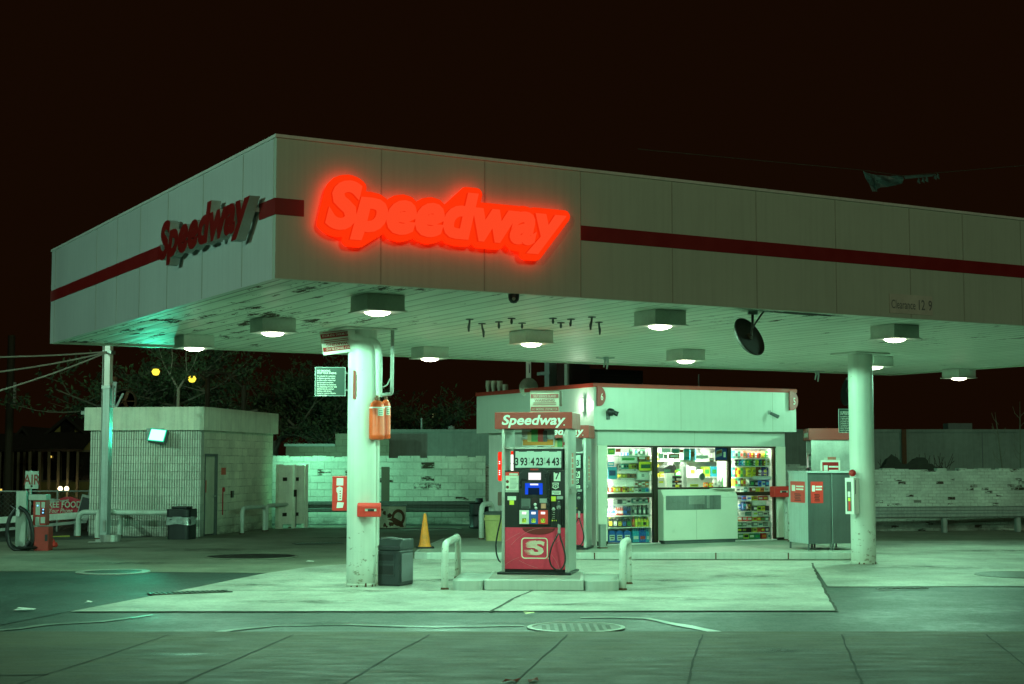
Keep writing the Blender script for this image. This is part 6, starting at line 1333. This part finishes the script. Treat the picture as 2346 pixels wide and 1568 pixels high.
# ================================================================= tall pole, wires, air station
pp = D(240.5, 1236, 36.6); pp.z = 0; tp_ = thing('tall_pole', 'tall square steel pole rising before the block building up behind the canopy', 'pole', pp, -14)
zz = lambda py: D(245, py, 36.6).z
m = MB(); m.box(-.09, .09, -.09, .09, 0, zz(890)); m.build('lower_shaft', mat('pole_teal', (.42, .52, .49), .4, .2, streak=.25), tp_, bevel=.008)
m = MB(); m.box(-.075, .075, -.075, .075, zz(890), 6.4); m.build('upper_shaft', mat('pole_white', (.85, .86, .80), .35, var=.04), tp_, bevel=.006)
for py in (808, 888): m = MB(); m.box(-.115, .115, -.115, .115, zz(py)-.04, zz(py)+.04); m.build('band', STEELD, tp_)
m = MB(); m.tube(bend([(-.115, -.06, .1), (-.115, -.06, 6.3)], .1), .02, 8); m.build('conduit', GREY, tp_)
m = MB(); m.tube(bend([(.13, 0, zz(935)), (.13, 0, zz(885))], .05), .035, 8); m.tube(bend([(.08, 0, zz(932)), (.2, 0, zz(932))], .05), .02, 8); m.build('side_pipe', TEALG, tp_)
m = MB(); m.box(-.16, .16, -.16, .16, 0, .05); m.lathe([(.24, 0), (.24, .16), (.0, .17)], (.16, -.02, .0), 18); m.box(.0, .06, -.11, -.09, .25, .5); m.build('base', STEEL, tp_)
WIRE = mat('wire_white', (.62, .66, .60), .4)
top_ = Vector((pp.x, pp.y, zz(806)))
for i, (py, lab) in enumerate(((808, 'upper overhead wire at the left edge'), (836, 'middle overhead wire at the left edge'), (884, 'lowest steep overhead wire at the left edge'))):
    e = D(0, py, 33); far = e+(e-top_)*1.2; far.z += .1*i; pts = []
    for k in range(13):
        u = k/12; q = top_.lerp(far, u); q.z -= .25*4*u*(1-u)*(.4 if i == 0 else .8); pts.append(q-top_)
    tag(MB().tube(pts, .017, 6).build('overhead_wire', WIRE, loc=top_, smooth=60), lab, 'wire', 'overhead wires at the left')
up = D(16, 1180, 52); up.z = 0; t_ = thing('utility_pole', 'dark wooden utility pole at the left edge', 'pole', up); m = MB(); m.cone((0, 0, 0), (0, 0, 6.2), .15, .12, 12); m.build('shaft', WOOD, t_); m = MB(); m.box(.12, .2, -.05, .05, 3.9, 4.6); m.build('plate', GREY, t_)
ap = G(62, 1262, 0); k = F/ap.y; air = thing('air_station', 'tyre air station with white post, coiled black hose and red machine', 'air station', ap)
lx = lambda px: (px-62)/k
lz = lambda py: (1262-py)/k
AW = mat('air_white', (.36, .42, .37), .5, streak=.2); ARED = mat('air_red', (.34, .03, .02), .45, var=.2)
m = MB(); m.box(lx(34), lx(57), .0, .14, 0, lz(1128)); m.build('post', AW, air, bevel=.006)
m = MB(); m.box(lx(62), lx(66), .05, .09, 0, lz(1080)); m.build('sign_pole', GREY, air)
m = MB(); m.box(lx(53), lx(83), .02, .035, lz(1122), lz(1082)); m.mat(1); m.text('AIR', lx(68), .018, lz(1112), .30, offset=.018, sx=.74); m.lathe([(.025, 0), (0, 0)], (lx(68), .018, lz(1116)), 10, Matrix.Rotation(R(90), 4, 'X')); m.build('air_sign', [AW, mat('air_brown', (.20, .03, .015), .5)], air)
m = MB(); m.box(lx(74), lx(103), -.02, .26, lz(1205), lz(1142)); m.build('machine', ARED, air, bevel=.008); m = MB(); m.box(lx(64), lx(104), -.05, .28, lz(1148), lz(1135)); m.build('machine_top', AW, air, bevel=.01)
for a, b, c, d_ in ((80, 90, 1181, 1152), (93, 101, 1165, 1152), (80, 89, 1204, 1186), (92, 102, 1200, 1186)):
    m = MB(); m.box(lx(a), lx(b), -.028, -.02, lz(c), lz(d_)); m.build('machine_label', AW, air)
m = MB(); m.box(lx(94), lx(101), -.03, -.02, lz(1180), lz(1168)); m.build('keypad', BLACK, air)
for a, b in ((84.5, 1160), (97.5, 1169), (97, 1176)): m = MB(); m.lathe([(.018, 0), (.0, .01)], (lx(a), -.03, lz(b)), 10, Matrix.Rotation(R(90), 4, 'X')); m.build('blue_light', emit('air_led', (.25, .6, 1.0), 1.6), air)
m = MB(); m.box(lx(80), lx(113), -.10, .22, .0, lz(1208)); m.build('red_cabinet', ARED, air, bevel=.01); m = MB(); m.box(lx(105), lx(111), -.105, -.10, lz(1240), lz(1225)); m.build('cabinet_patch', BLACK, air)
hp = [(36, 1168), (24, 1185), (18, 1215), (20, 1240), (36, 1258), (62, 1258), (78, 1245), (76, 1215), (70, 1190), (60, 1172), (44, 1164)]
m = MB(); m.tube(bend([(lx(a), -.08-.02*math.sin(i), lz(b)) for i, (a, b) in enumerate(hp)], .2, 4), .045, 8); m.tube(bend([(lx(a), -.14, lz(b)) for a, b in ((72, 1240), (60, 1258), (40, 1260), (26, 1250), (22, 1225))], .2, 4), .04, 8); m.tube(bend([(lx(20), .05, lz(1160)), (lx(30), -.02, lz(1166)), (lx(44), -.05, lz(1170))], .05), .02, 6)
m.build('hose', RUBBER, air, smooth=60)
for zc, rr in ((.0, 1), ):
    m = MB(); m.lathe([(.20, .02), (.24, .05), (.2, .08), (.12, .06), (.12, .03)], (lx(65), -.05, .02), 18); m.build('hose_coil', RUBBER, air, smooth=60)
m = MB(); m.box(lx(38), lx(46), -.10, 0, lz(1184), lz(1165)); m.build('hose_hook', STEEL, air)
rb = thing('red_bag', 'small crumpled red bag on the ground right of the red air machine', 'bag', G(119, 1254, 0)); m = MB(); m.lathe([(.10, 0), (.14, .04), (.11, .10), (.04, .13), (0, .13)], n=9); m.build('bag_body', REDL, rb, smooth=20); m = MB(); m.tube([(-.05, 0, .12), (0, 0, .2), (.06, 0, .12)], .012, 6); m.build('bag_handle', REDL, rb)
# fence, banner and rails along the left edge
fa, fb_ = D(-90, 1215, 41.5), D(206, 1212, 42.0); fa.z = fb_.z = 0; L_ = fb_.x-fa.x; fn = thing('chain_link_fence', 'chain link fence along the left edge behind the air station', 'fence', fa, math.degrees(math.atan2(fb_.y-fa.y, L_)))
zf_ = D(100, 1126, 41.7).z; m = MB(); m.tube([(0, 0, zf_), (L_, 0, zf_)], .02, 8); m.build('top_rail', GREY, fn)
for i in range(5): m = MB(); m.cone((L_*i/4, 0, 0), (L_*i/4, 0, zf_+.04), .028, .028, 8); m.build('post', GREY, fn)
m = MB(); s_ = .13; n = int((L_+zf_)/s_)
for i in range(n):
    for dr in (1, -1):
        x0 = i*s_-(zf_ if dr > 0 else 0); x1 = x0+dr*zf_ if dr > 0 else x0-zf_; a_ = Vector((x0, 0, .05)); b_ = Vector((x1, 0, zf_))
        lo_, hi_ = 0.0, 1.0
        for e in (0, L_):
            t_ = (e-a_.x)/(b_.x-a_.x)
            if (e == 0) == (b_.x > a_.x): lo_ = max(lo_, t_)
            else: hi_ = min(hi_, t_)
        if hi_-lo_ > .03: m.bar(a_.lerp(b_, lo_), a_.lerp(b_, hi_), .005, .005)
m.build('mesh', mat('fence_wire', (.10, .12, .10), .5, .3), fn)
bn0 = D(101, 1185, 41.3); bw = D(210, 1185, 41.3).x-bn0.x; bh = (1185-1143)/(F/41.3); bz = bn0.z
t_ = thing('banner', 'sagging red banner offering free food tied to the fence', 'banner', bn0, .8)
def sag(x, z): u = x/bw; return z-.05*math.sin(u*math.pi*3)*(z/bh), -.03*math.sin(u*9)-.02*math.sin(u*23)
m = MB(); n = 24; vs = []
for j, zf in enumerate((0, .13, .131, .5, 1)):
    for i in range(n+1): x = bw*i/n; z_, y_ = sag(x, bh*zf); vs.append((x, y_, z_))
fs = [(j*(n+1)+i, j*(n+1)+i+1, (j+1)*(n+1)+i+1, (j+1)*(n+1)+i) for j in range(4) for i in range(n)]
m.add(vs, fs)
for k in range(len(m.f)): m.m[k] = 1 if k < n else 0
m.build('cloth', [mat('banner_red', (.60, .03, .06), .55, var=.3, scale=5), mat('banner_white', (.60, .66, .56), .5, var=.4, scale=8)], t_)
m = MB(); m.text('FREE FOOD', bw*.02, -.06, bh*.52, .235, offset=.02, align='LEFT', sx=.80); m.text('Your Phone', bw*.10, -.06, bh*.24, .16, shear=.25, offset=.012, align='LEFT', sx=.82); m.build('lettering', mat('banner_letters', (.56, .60, .48), .5), t_)
m = MB(); M = Matrix.Translation((bw*.86, -.065, bh*.50)) @ Matrix.Rotation(R(14), 4, 'Y'); m.box(-.16, .16, -.005, .005, -.32, .34, M); m.mat(1); m.box(-.13, .13, -.012, -.006, -.24, .27, M); m.build('printed_phone', [AW, BLACK], t_)
m = MB()
for _ in range(9): x = rnd.uniform(.0, bw*.35); m.bar((x, -.062, bh*rnd.uniform(.86, .98)), (x+rnd.uniform(.08, .3), -.062, bh*rnd.uniform(.80, .98)), .01, .03)
m.build('torn_edge', AW, t_)
ra, rb2 = D(-60, 1206, 39.2), D(108, 1206, 38.6); 
def orail(label, p0, p1, py0, py1, h, m_, posts=True):
    a, b = D(*p0), D(*p1); d = b-a; L = math.hypot(d.x, d.y); t_ = thing('low_rail', label, 'rail', (a.x, a.y, 0), math.degrees(math.atan2(d.y, d.x)), 'low rails at the left edge')
    m = MB(); m.bar((0, 0, a.z), (L, 0, b.z), .06, h); m.build('beam', m_, t_)
    if posts:
        for f_ in (.12, .5, .9): m = MB(); m.box(L*f_-.06, L*f_+.06, .04, .16, 0, a.z+(b.z-a.z)*f_-.02); m.build('post', GREY, t_)
orail('bright white rail below the banner at the left edge', (-80, 1197, 38.5), (204, 1180, 39.5), 0, 0, .16, GRW)
orail('thin grey lower rail below the white one at the left edge', (-80, 1222, 38.2), (198, 1195, 39.4), 0, 0, .07, GREY, False)
orail('yellow stained kerb rail low on the ground at the left edge', (-80, 1244, 38), (160, 1233, 38.8), 0, 0, .14, mat('kerb_yellow', (.34, .34, .05), .6, var=.5, scale=5), False)
orail('white pipe low on the ground at the left edge', (-60, 1258, 37.6), (52, 1250, 38), 0, 0, .06, GRW, False)
# ================================================================= street lamps, trees, houses
SOD = emit('sodium_lamp', (1.0, .80, .06), 1.6)
for px, py, w_, lab in ((357, 852, .27, 'glowing yellow street lamp among the branches, the higher one'), (440, 868, .27, 'glowing yellow street lamp among the branches, the lower one')):
    p = D(px, py, 46.9); t_ = thing('street_lamp', lab, 'street lamp', (p.x+1.6, 46.9, 0), 0, 'yellow street lamps behind the trees'); z_ = p.z
    m = MB(); m.cone((0, 0, 0), (0, 0, z_-.2), .10, .07, 10); m.build('pole', WOOD, t_); m = MB(); m.tube([(0, 0, z_-.3), (-.5, 0, z_+.15), (-1.3, 0, z_+.2)], .035, 8); m.build('arm', WOOD, t_)
    m = MB(); m.lathe([(w_*.45, .06), (w_*.6, 0), (w_*.4, .06), (0, .08)], (-1.6, 0, z_+.10), 14); m.build('hood', DGREY, t_); m = MB(); m.lathe([(0, -.12), (w_*.3, -.10), (w_*.48, 0), (w_*.3, .08), (0, .09)], (-1.6, 0, z_), 16); m.build('lens', SOD, t_, smooth=60)
LEAFM = []
for i, c in enumerate(((.06, .12, .06), (.085, .17, .08), (.03, .07, .04))): LEAFM.append(mat(f'foliage_{["mid", "light", "deep"][i]}', c, .6, var=.4, scale=6))
def tree(label, base, H_, R_, nleaf, seed, low=.25, spread=1.0, lsz=.085, up_=.35):
    g = random.Random(seed); t_ = thing('budding_tree', label, 'tree', base, 0, 'budding trees behind the block building'); m = MB(); tips = []
    def br(p, d, L, r, depth):
        pts = [p]; q = p.copy(); dd = d.copy(); n = 4
        for i in range(n): dd = (dd+Vector((g.uniform(-.22, .22), g.uniform(-.22, .22), g.uniform(-.08, .16)))).normalized(); q = q+dd*L/n; pts.append(q.copy())
        m.tube(pts, r, 6 if depth < 2 else 4, False, [r*(1-.5*i/n) for i in range(n+1)])
        if depth >= 2: tips.extend(pts[1:])
        if depth < 4:
            for k in range(g.choice((3, 4)) if depth < 3 else 3):
                u = g.uniform(.35, 1); b_ = pts[min(n, int(u*n)+0)]; a = g.uniform(0, 6.28); nd = (dd*.5+Vector((math.cos(a), math.sin(a), g.uniform(-.25, .5)))*spread).normalized(); br(b_, nd, L*g.uniform(.55, .8), r*.5, depth+1)
    m.tube([(0, 0, 0), (g.uniform(-.1, .1), 0, H_*low*.5), (0, 0, H_*low)], .2, 8, True, [.2, .16, .14])
    for k in range(5): a = 6.28*k/5+g.uniform(-.3, .3); br(Vector((0, 0, H_*low*g.uniform(.7, 1.0))), Vector((math.cos(a)*spread, math.sin(a)*spread, up_+g.uniform(-.1, .5))).normalized(), R_*.62, .09, 1)
    m.build('trunk', BARK, t_, smooth=60)
    for ci in range(3):
        l = MB(); 
        for _ in range(nleaf//3):
            c = g.choice(tips)+Vector((g.gauss(0, .12), g.gauss(0, .12), g.gauss(0, .10))); s = lsz*g.uniform(.5, 1.3); a = Vector((g.gauss(0, 1), g.gauss(0, 1), g.gauss(0, 1))).normalized(); b_ = a.orthogonal().normalized(); 
            l.add([c-a*s, c+b_*s*.45, c+a*s, c-b_*s*.45], [(0, 1, 2, 3)])
        l.build('crown', LEAFM[ci], t_)
    return t_
tree('broad budding tree spreading left above the block building roof', (-11.6, 52, 0), 8.2, 5.2, 7000, 3, .42, 1.0, .085, .15)
tree('tall budding tree behind the block building, around the lower street lamp', (-9.0, 58, 0), 9.0, 5.0, 6500, 5, .30, .8, .085, .4)
tree('dark budding tree between the block building and the front column', (-6.6, 56, 0), 8.4, 4.2, 6500, 8, .22, .7, .085, .5)
tree('dim budding tree directly behind the front column', (-4.2, 60, 0), 7.6, 3.8, 5000, 11, .2, .7, .085, .5)
p = D(408, 932, 45.5); t_ = thing('forked_sapling', 'thin pale forked sapling rising above the block building roof', 'tree', (p.x, 45.5, 0)); m = MB(); zt = D(408, 892, 45.5).z; m.tube([(0, 0, 0), (0, 0, zt*.6), (0, 0, zt)], .05, 8, True, [.07, .055, .05])
for s in (-1, 1): m.tube([(0, 0, zt), (s*.18, 0, zt+.3), (s*.45, 0, zt+.75), (s*.6, 0, zt+1.2)], .03, 6, True, [.04, .03, .02, .008]); m.tube([(s*.25, 0, zt+.42), (s*.2, .05, zt+.9), (s*.22, 0, zt+1.3)], .015, 5, True, [.02, .014, .006])
m.build('trunk', mat('pale_bark', (.36, .36, .28), .8), t_, smooth=60)
l = MB()
for _ in range(600):
    s = rnd.choice((-1, 1)); u = rnd.random(); c = Vector((s*(.15+.6*u)+rnd.gauss(0, .15), rnd.gauss(0, .2), zt+.2+1.2*u+rnd.gauss(0, .1))); a = Vector((rnd.gauss(0, 1), rnd.gauss(0, 1), rnd.gauss(0, 1))).normalized(); b_ = a.orthogonal().normalized(); q = .05; l.add([c-a*q, c+b_*q*.5, c+a*q, c-b_*q*.5], [(0, 1, 2, 3)])
l.build('crown', LEAFM[1], t_)
# roof clutter on the block building
p = D(285, 930, 40.2); z_ = zf1-.05; t_ = thing('roof_fan', 'rusty round fan on the block building roof', 'fan', (p.x, 40.2, z_)); m = MB(); m.lathe([(.30, -.1), (.33, 0), (.30, .1), (.27, 0), (.30, -.1)], (0, 0, .25), 22, Matrix.Rotation(R(90), 4, 'X')); m.build('hoop', mat('fan_rust', (.14, .10, .06), .8, var=.4), t_); m = MB()
for i in range(5): m.bar((0, 0, .25), (.27*math.cos(R(72*i)), .04, .25+.27*math.sin(R(72*i))), .09, .02)
m.build('blade', RUST, t_)
p = D(263, 925, 40); t_ = thing('roof_bracket', 'leaning pale bracket on the block building roof beside the tall pole', 'bracket', (p.x, 40, z_)); m = MB(); m.bar((-.05, 0, 0), (.0, 0, .75), .10, .06); m.bar((.0, 0, 0), (.22, 0, .45), .07, .05); m.build('arm', TEALG, t_); m = MB(); m.lathe([(.0, -.06), (.09, -.05), (.1, .05), (0, .08)], (-.02, 0, .82), 12); m.build('head', RUST, t_)
x_, z_ = BFr.at(201, 945, -.2); t_ = thing('side_camera', 'small pale camera on the left end of the block building fascia', 'camera', BFr.w(-W_-.12, .05, z_), -10); m = MB(); m.box(-.16, -.02, -.05, .05, -.05, .04); m.build('camera_body', AW, t_, bevel=.01); m = MB(); m.box(-.03, 0, -.03, .03, -.03, .03); m.build('mount', GREY, t_)
# houses
HW = [mat('house_ochre', (.26, .25, .08), .8, var=.3), mat('house_dark', (.11, .11, .05), .8, var=.3), mat('house_grey', (.08, .085, .06), .8, var=.3)]
ROOFM = mat('house_roof', (.022, .022, .015), .85, var=.4); WIN = mat('house_window', (.012, .014, .012), .2)
def house(label, px0, px1, pye, pyr, Y, ci, porch=False, rz=0):
    a, b = D(px0, 1150, Y), D(px1, 1150, Y); w_ = b.x-a.x; ze_, zr2 = D(px0, pye, Y).z, D(px0, pyr, Y).z; t_ = thing('house', label, 'house', (a.x, Y, 0), rz, 'dark row houses at the left'); Dp = 8
    m = MB(); m.box(0, w_, 0, Dp, 0, ze_); m.prism([(0, ze_), (w_, ze_), (w_/2, zr2)], 'y', .02, .3); m.build('wall', HW[ci], t_)
    rf = MB(); rf.prism([(-.3, ze_-.12), (w_/2, zr2), (w_+.3, ze_-.12), (w_+.3, ze_+.02), (w_/2, zr2+.16), (-.3, ze_+.02)], 'y', -.3, Dp); rf.build('roof', ROOFM, t_)
    for fx in (.22, .55, .78):
        m = MB(); x = w_*fx; z_ = ze_-1.5; m.box(x-.42, x+.42, -.04, 0, z_-.08, z_+1.28); f_ = m.build('window', mat('house_trim', (.14, .14, .09), .7), t_); m = MB(); m.box(x-.33, x+.33, -.05, -.041, z_, z_+1.2); m.build('pane', WIN, f_)
    m = MB(); m.box(w_*.5-.3, w_*.5+.3, -.0, -.04, ze_+.25, ze_+1.1); 
    f_ = m.build('attic_window', WIN, t_)
    if porch:
        m = MB(); m.prism([(-2.0, 2.35), (0, 3.1), (0, 3.2), (-2.1, 2.45)], 'x', 0, w_); m.build('porch_roof', ROOFM, t_)
        for i in range(6): m = MB(); x = w_*(.08+.168*i); m.box(x-.05, x+.05, -1.95, -1.85, 0, 2.36); m.build('porch_post', mat('porch_trim', (.12, .115, .07), .7), t_)
    return t_
house('dim ochre house with lit porch lamps behind the banner', 88, 215, 1020, 960, 66, 0, True)
house('darkest house with steep roof left of the ochre one', 10, 92, 1050, 985, 68, 1, True)
house('dark grey house at the far left edge', -70, 8, 1060, 1000, 70, 2)
house('dark house beyond the ochre one, behind the block building', 215, 330, 1010, 960, 72, 1)
for px, py, Y, s, lab in ((138, 1120, 63.8, .10, 'left one of two bright porch lamps behind the banner'), (152.5, 1120, 63.8, .10, 'right one of two bright porch lamps behind the banner'), (116, 1047, 65.85, .055, 'small yellowish wall lamp on the ochre house'), (2, 1123, 60, .05, 'tiny orange lamp at the left edge')):
    p = D(px, py, Y); t_ = thing('porch_lamp', lab, 'lamp', p, 0, 'small lamps on the dark houses')
    m = MB(); m.lathe([(0, -s), (s*.8, -s*.6), (s, 0), (s*.7, s*.7), (0, s)], n=14); m.build('globe', emit('porch_glow', (1.0, .80, .42), 5.0) if s > .06 else emit('dim_glow', (.9, .62, .12), 1.2), t_, smooth=60)
    m = MB(); m.box(-s*.3, s*.3, s*.2, s*1.5+.12, s*.6, s*1.1); m.build('bracket', DGREY, t_)
    if s > .06:
        ld = bpy.data.lights.new('porch', 'POINT'); ld.energy = 4; ld.color = (1, .75, .35); ld.shadow_soft_size = .1; lo = bpy.data.objects.new('lamp', ld); COL.objects.link(lo); lo.parent = t_; lo.location = (0, -.25, 0)
# torn sheet caught on a cable above the canopy
p = D(1978, 470, 40); bb = thing('torn_sheet', 'torn pale plastic sheet caught on a thin cable high above the canopy', 'sheet', (p.x, 40, 0), 4); zt = D(1978, 392, 40).z
TORN = mat('torn_plastic', (.06, .12, .11), .45, var=.7, scale=4); k = F/40
m = MB(); m.tube([(-6, 0, zt+.5), (0, 0, zt+.02), (1.1, 0, zt-.12), (2.05, 0, zt-.02), (8, 0, zt+.55)], .008, 5); m.build('cable', mat('cable_black', (.05, .055, .04), .8), bb)
m = MB(); n = 7; rows = []
prof = [(0, .0, -.55), (.16, -.06, -.66), (.34, -.10, -.62), (.5, -.11, -.42), (.7, -.12, -.40), (.9, -.12, -.36), (1.1, -.12, -.30)]
vs = []
for x, a, b in prof:
    for q in range(4): vs.append((x+.08*q*(1 if x < .3 else -.1), .05*math.sin(x*19+q*2), zt+a+(b-a)*q/3*(1+.2*math.sin(x*31))))
m.add(vs, [(i*4+q, i*4+q+1, (i+1)*4+q+1, (i+1)*4+q) for i in range(6) for q in range(3)])
m.build('sheet', TORN, bb)
m = MB()
for x, z_ in ((1.5, -.16), (1.62, -.14), (1.72, -.12), (1.95, -.05), (2.02, -.03)): m.add([(x, .0, zt+z_), (x+.06, .03, zt+z_-.04), (x+.05, .0, zt+z_-.17), (x-.03, .02, zt+z_-.12)], [(0, 1, 2, 3)])
m.add([(1.1, 0, zt-.12), (1.95, 0, zt-.06), (1.9, .02, zt-.12), (1.15, .02, zt-.2)], [(0, 1, 2, 3)]); m.build('torn_strip', TORN, bb)
# ================================================================= street lamps of this side of the road (out of frame), lighting fascia and lane
def road_lamp(label, x, y, h, en, col, aim, spread):
    t_ = thing('road_lamp', label, 'street lamp', (x, y, 0)); m = MB(); m.cone((0, 0, 0), (0, 0, h), .12, .08, 12); m.build('pole', GREY, t_); d = Vector(aim)-Vector((x, y, h)); u = Vector((d.x, d.y, 0)).normalized()
    m = MB(); m.tube([(0, 0, h-.1), (u.x*.4, u.y*.4, h+.15), (u.x*.9, u.y*.9, h+.2)], .04, 8); m.build('arm', GREY, t_); m = MB(); m.lathe([(.28, 0), (.2, .12), (0, .16)], (u.x*1.0, u.y*1.0, h+.12), 16); m.build('hood', DGREY, t_); m = MB(); m.lathe([(0, -.02), (.24, -.005), (.26, 0), (0, .0)], (u.x*1.0, u.y*1.0, h+.11), 16); m.build('lens', emit('road_lens', (.6, 1, .75), 6), t_)
    ld = bpy.data.lights.new('road', 'SPOT'); ld.energy = en; ld.color = col; ld.spot_size = R(spread); ld.spot_blend = .5; ld.shadow_soft_size = .15; lo = bpy.data.objects.new('lamp', ld); COL.objects.link(lo); lo.parent = t_; lo.location = (u.x*1.0, u.y*1.0, h-.02); lo.rotation_euler = d.to_track_quat('-Z', 'Y').to_euler()
road_lamp('road lamp standing left of the station, out of the picture', -17.0, 9.5, 6.2, 2700, (.48, 1.0, .74), (-6.0, 21.0, 4.3), 90)
road_lamp('road lamp farther back on the left, out of the picture', -19.0, 27.0, 6.5, 2600, (.52, 1.0, .68), (-6.0, 38.0, 1.6), 105)
road_lamp('road lamp behind the photographer, out of the picture', -7.5, -4.0, 8.0, 950, (.92, .95, .50), (2.0, 21, 4.6), 75)
# ================================================================= light
w = bpy.data.worlds.new('World'); S.world = w; w.use_nodes = True
nt = w.node_tree; nt.nodes.clear(); bg = nt.nodes.new('ShaderNodeBackground'); ow = nt.nodes.new('ShaderNodeOutputWorld'); nt.links.new(bg.outputs[0], ow.inputs[0])
bg.inputs[0].default_value = (.0068, .0024, .0007, 1); bg.inputs[1].default_value = 1.0
# far town glow from behind the camera: one low soft sun
sd = bpy.data.lights.new('sun', 'SUN'); sd.energy = .27; sd.angle = R(12); sd.color = (.80, 1.0, .60)
so = bpy.data.objects.new('sun', sd); COL.objects.link(so)
so.rotation_euler = Vector((-.42, .86, -.30)).to_track_quat('-Z', 'Y').to_euler()
S.view_settings.view_transform = 'Standard'; S.view_settings.look = 'None'; S.view_settings.exposure = 0; S.view_settings.gamma = 1
S.render.engine = 'CYCLES'; S.cycles.use_denoising = True; S.cycles.max_bounces = 6; S.cycles.diffuse_bounces = 4; S.cycles.glossy_bounces = 3; S.cycles.transparent_max_bounces = 12
S.cycles.caustics_reflective = False; S.cycles.caustics_refractive = False; S.cycles.sample_clamp_indirect = 4; S.cycles.use_light_tree = True
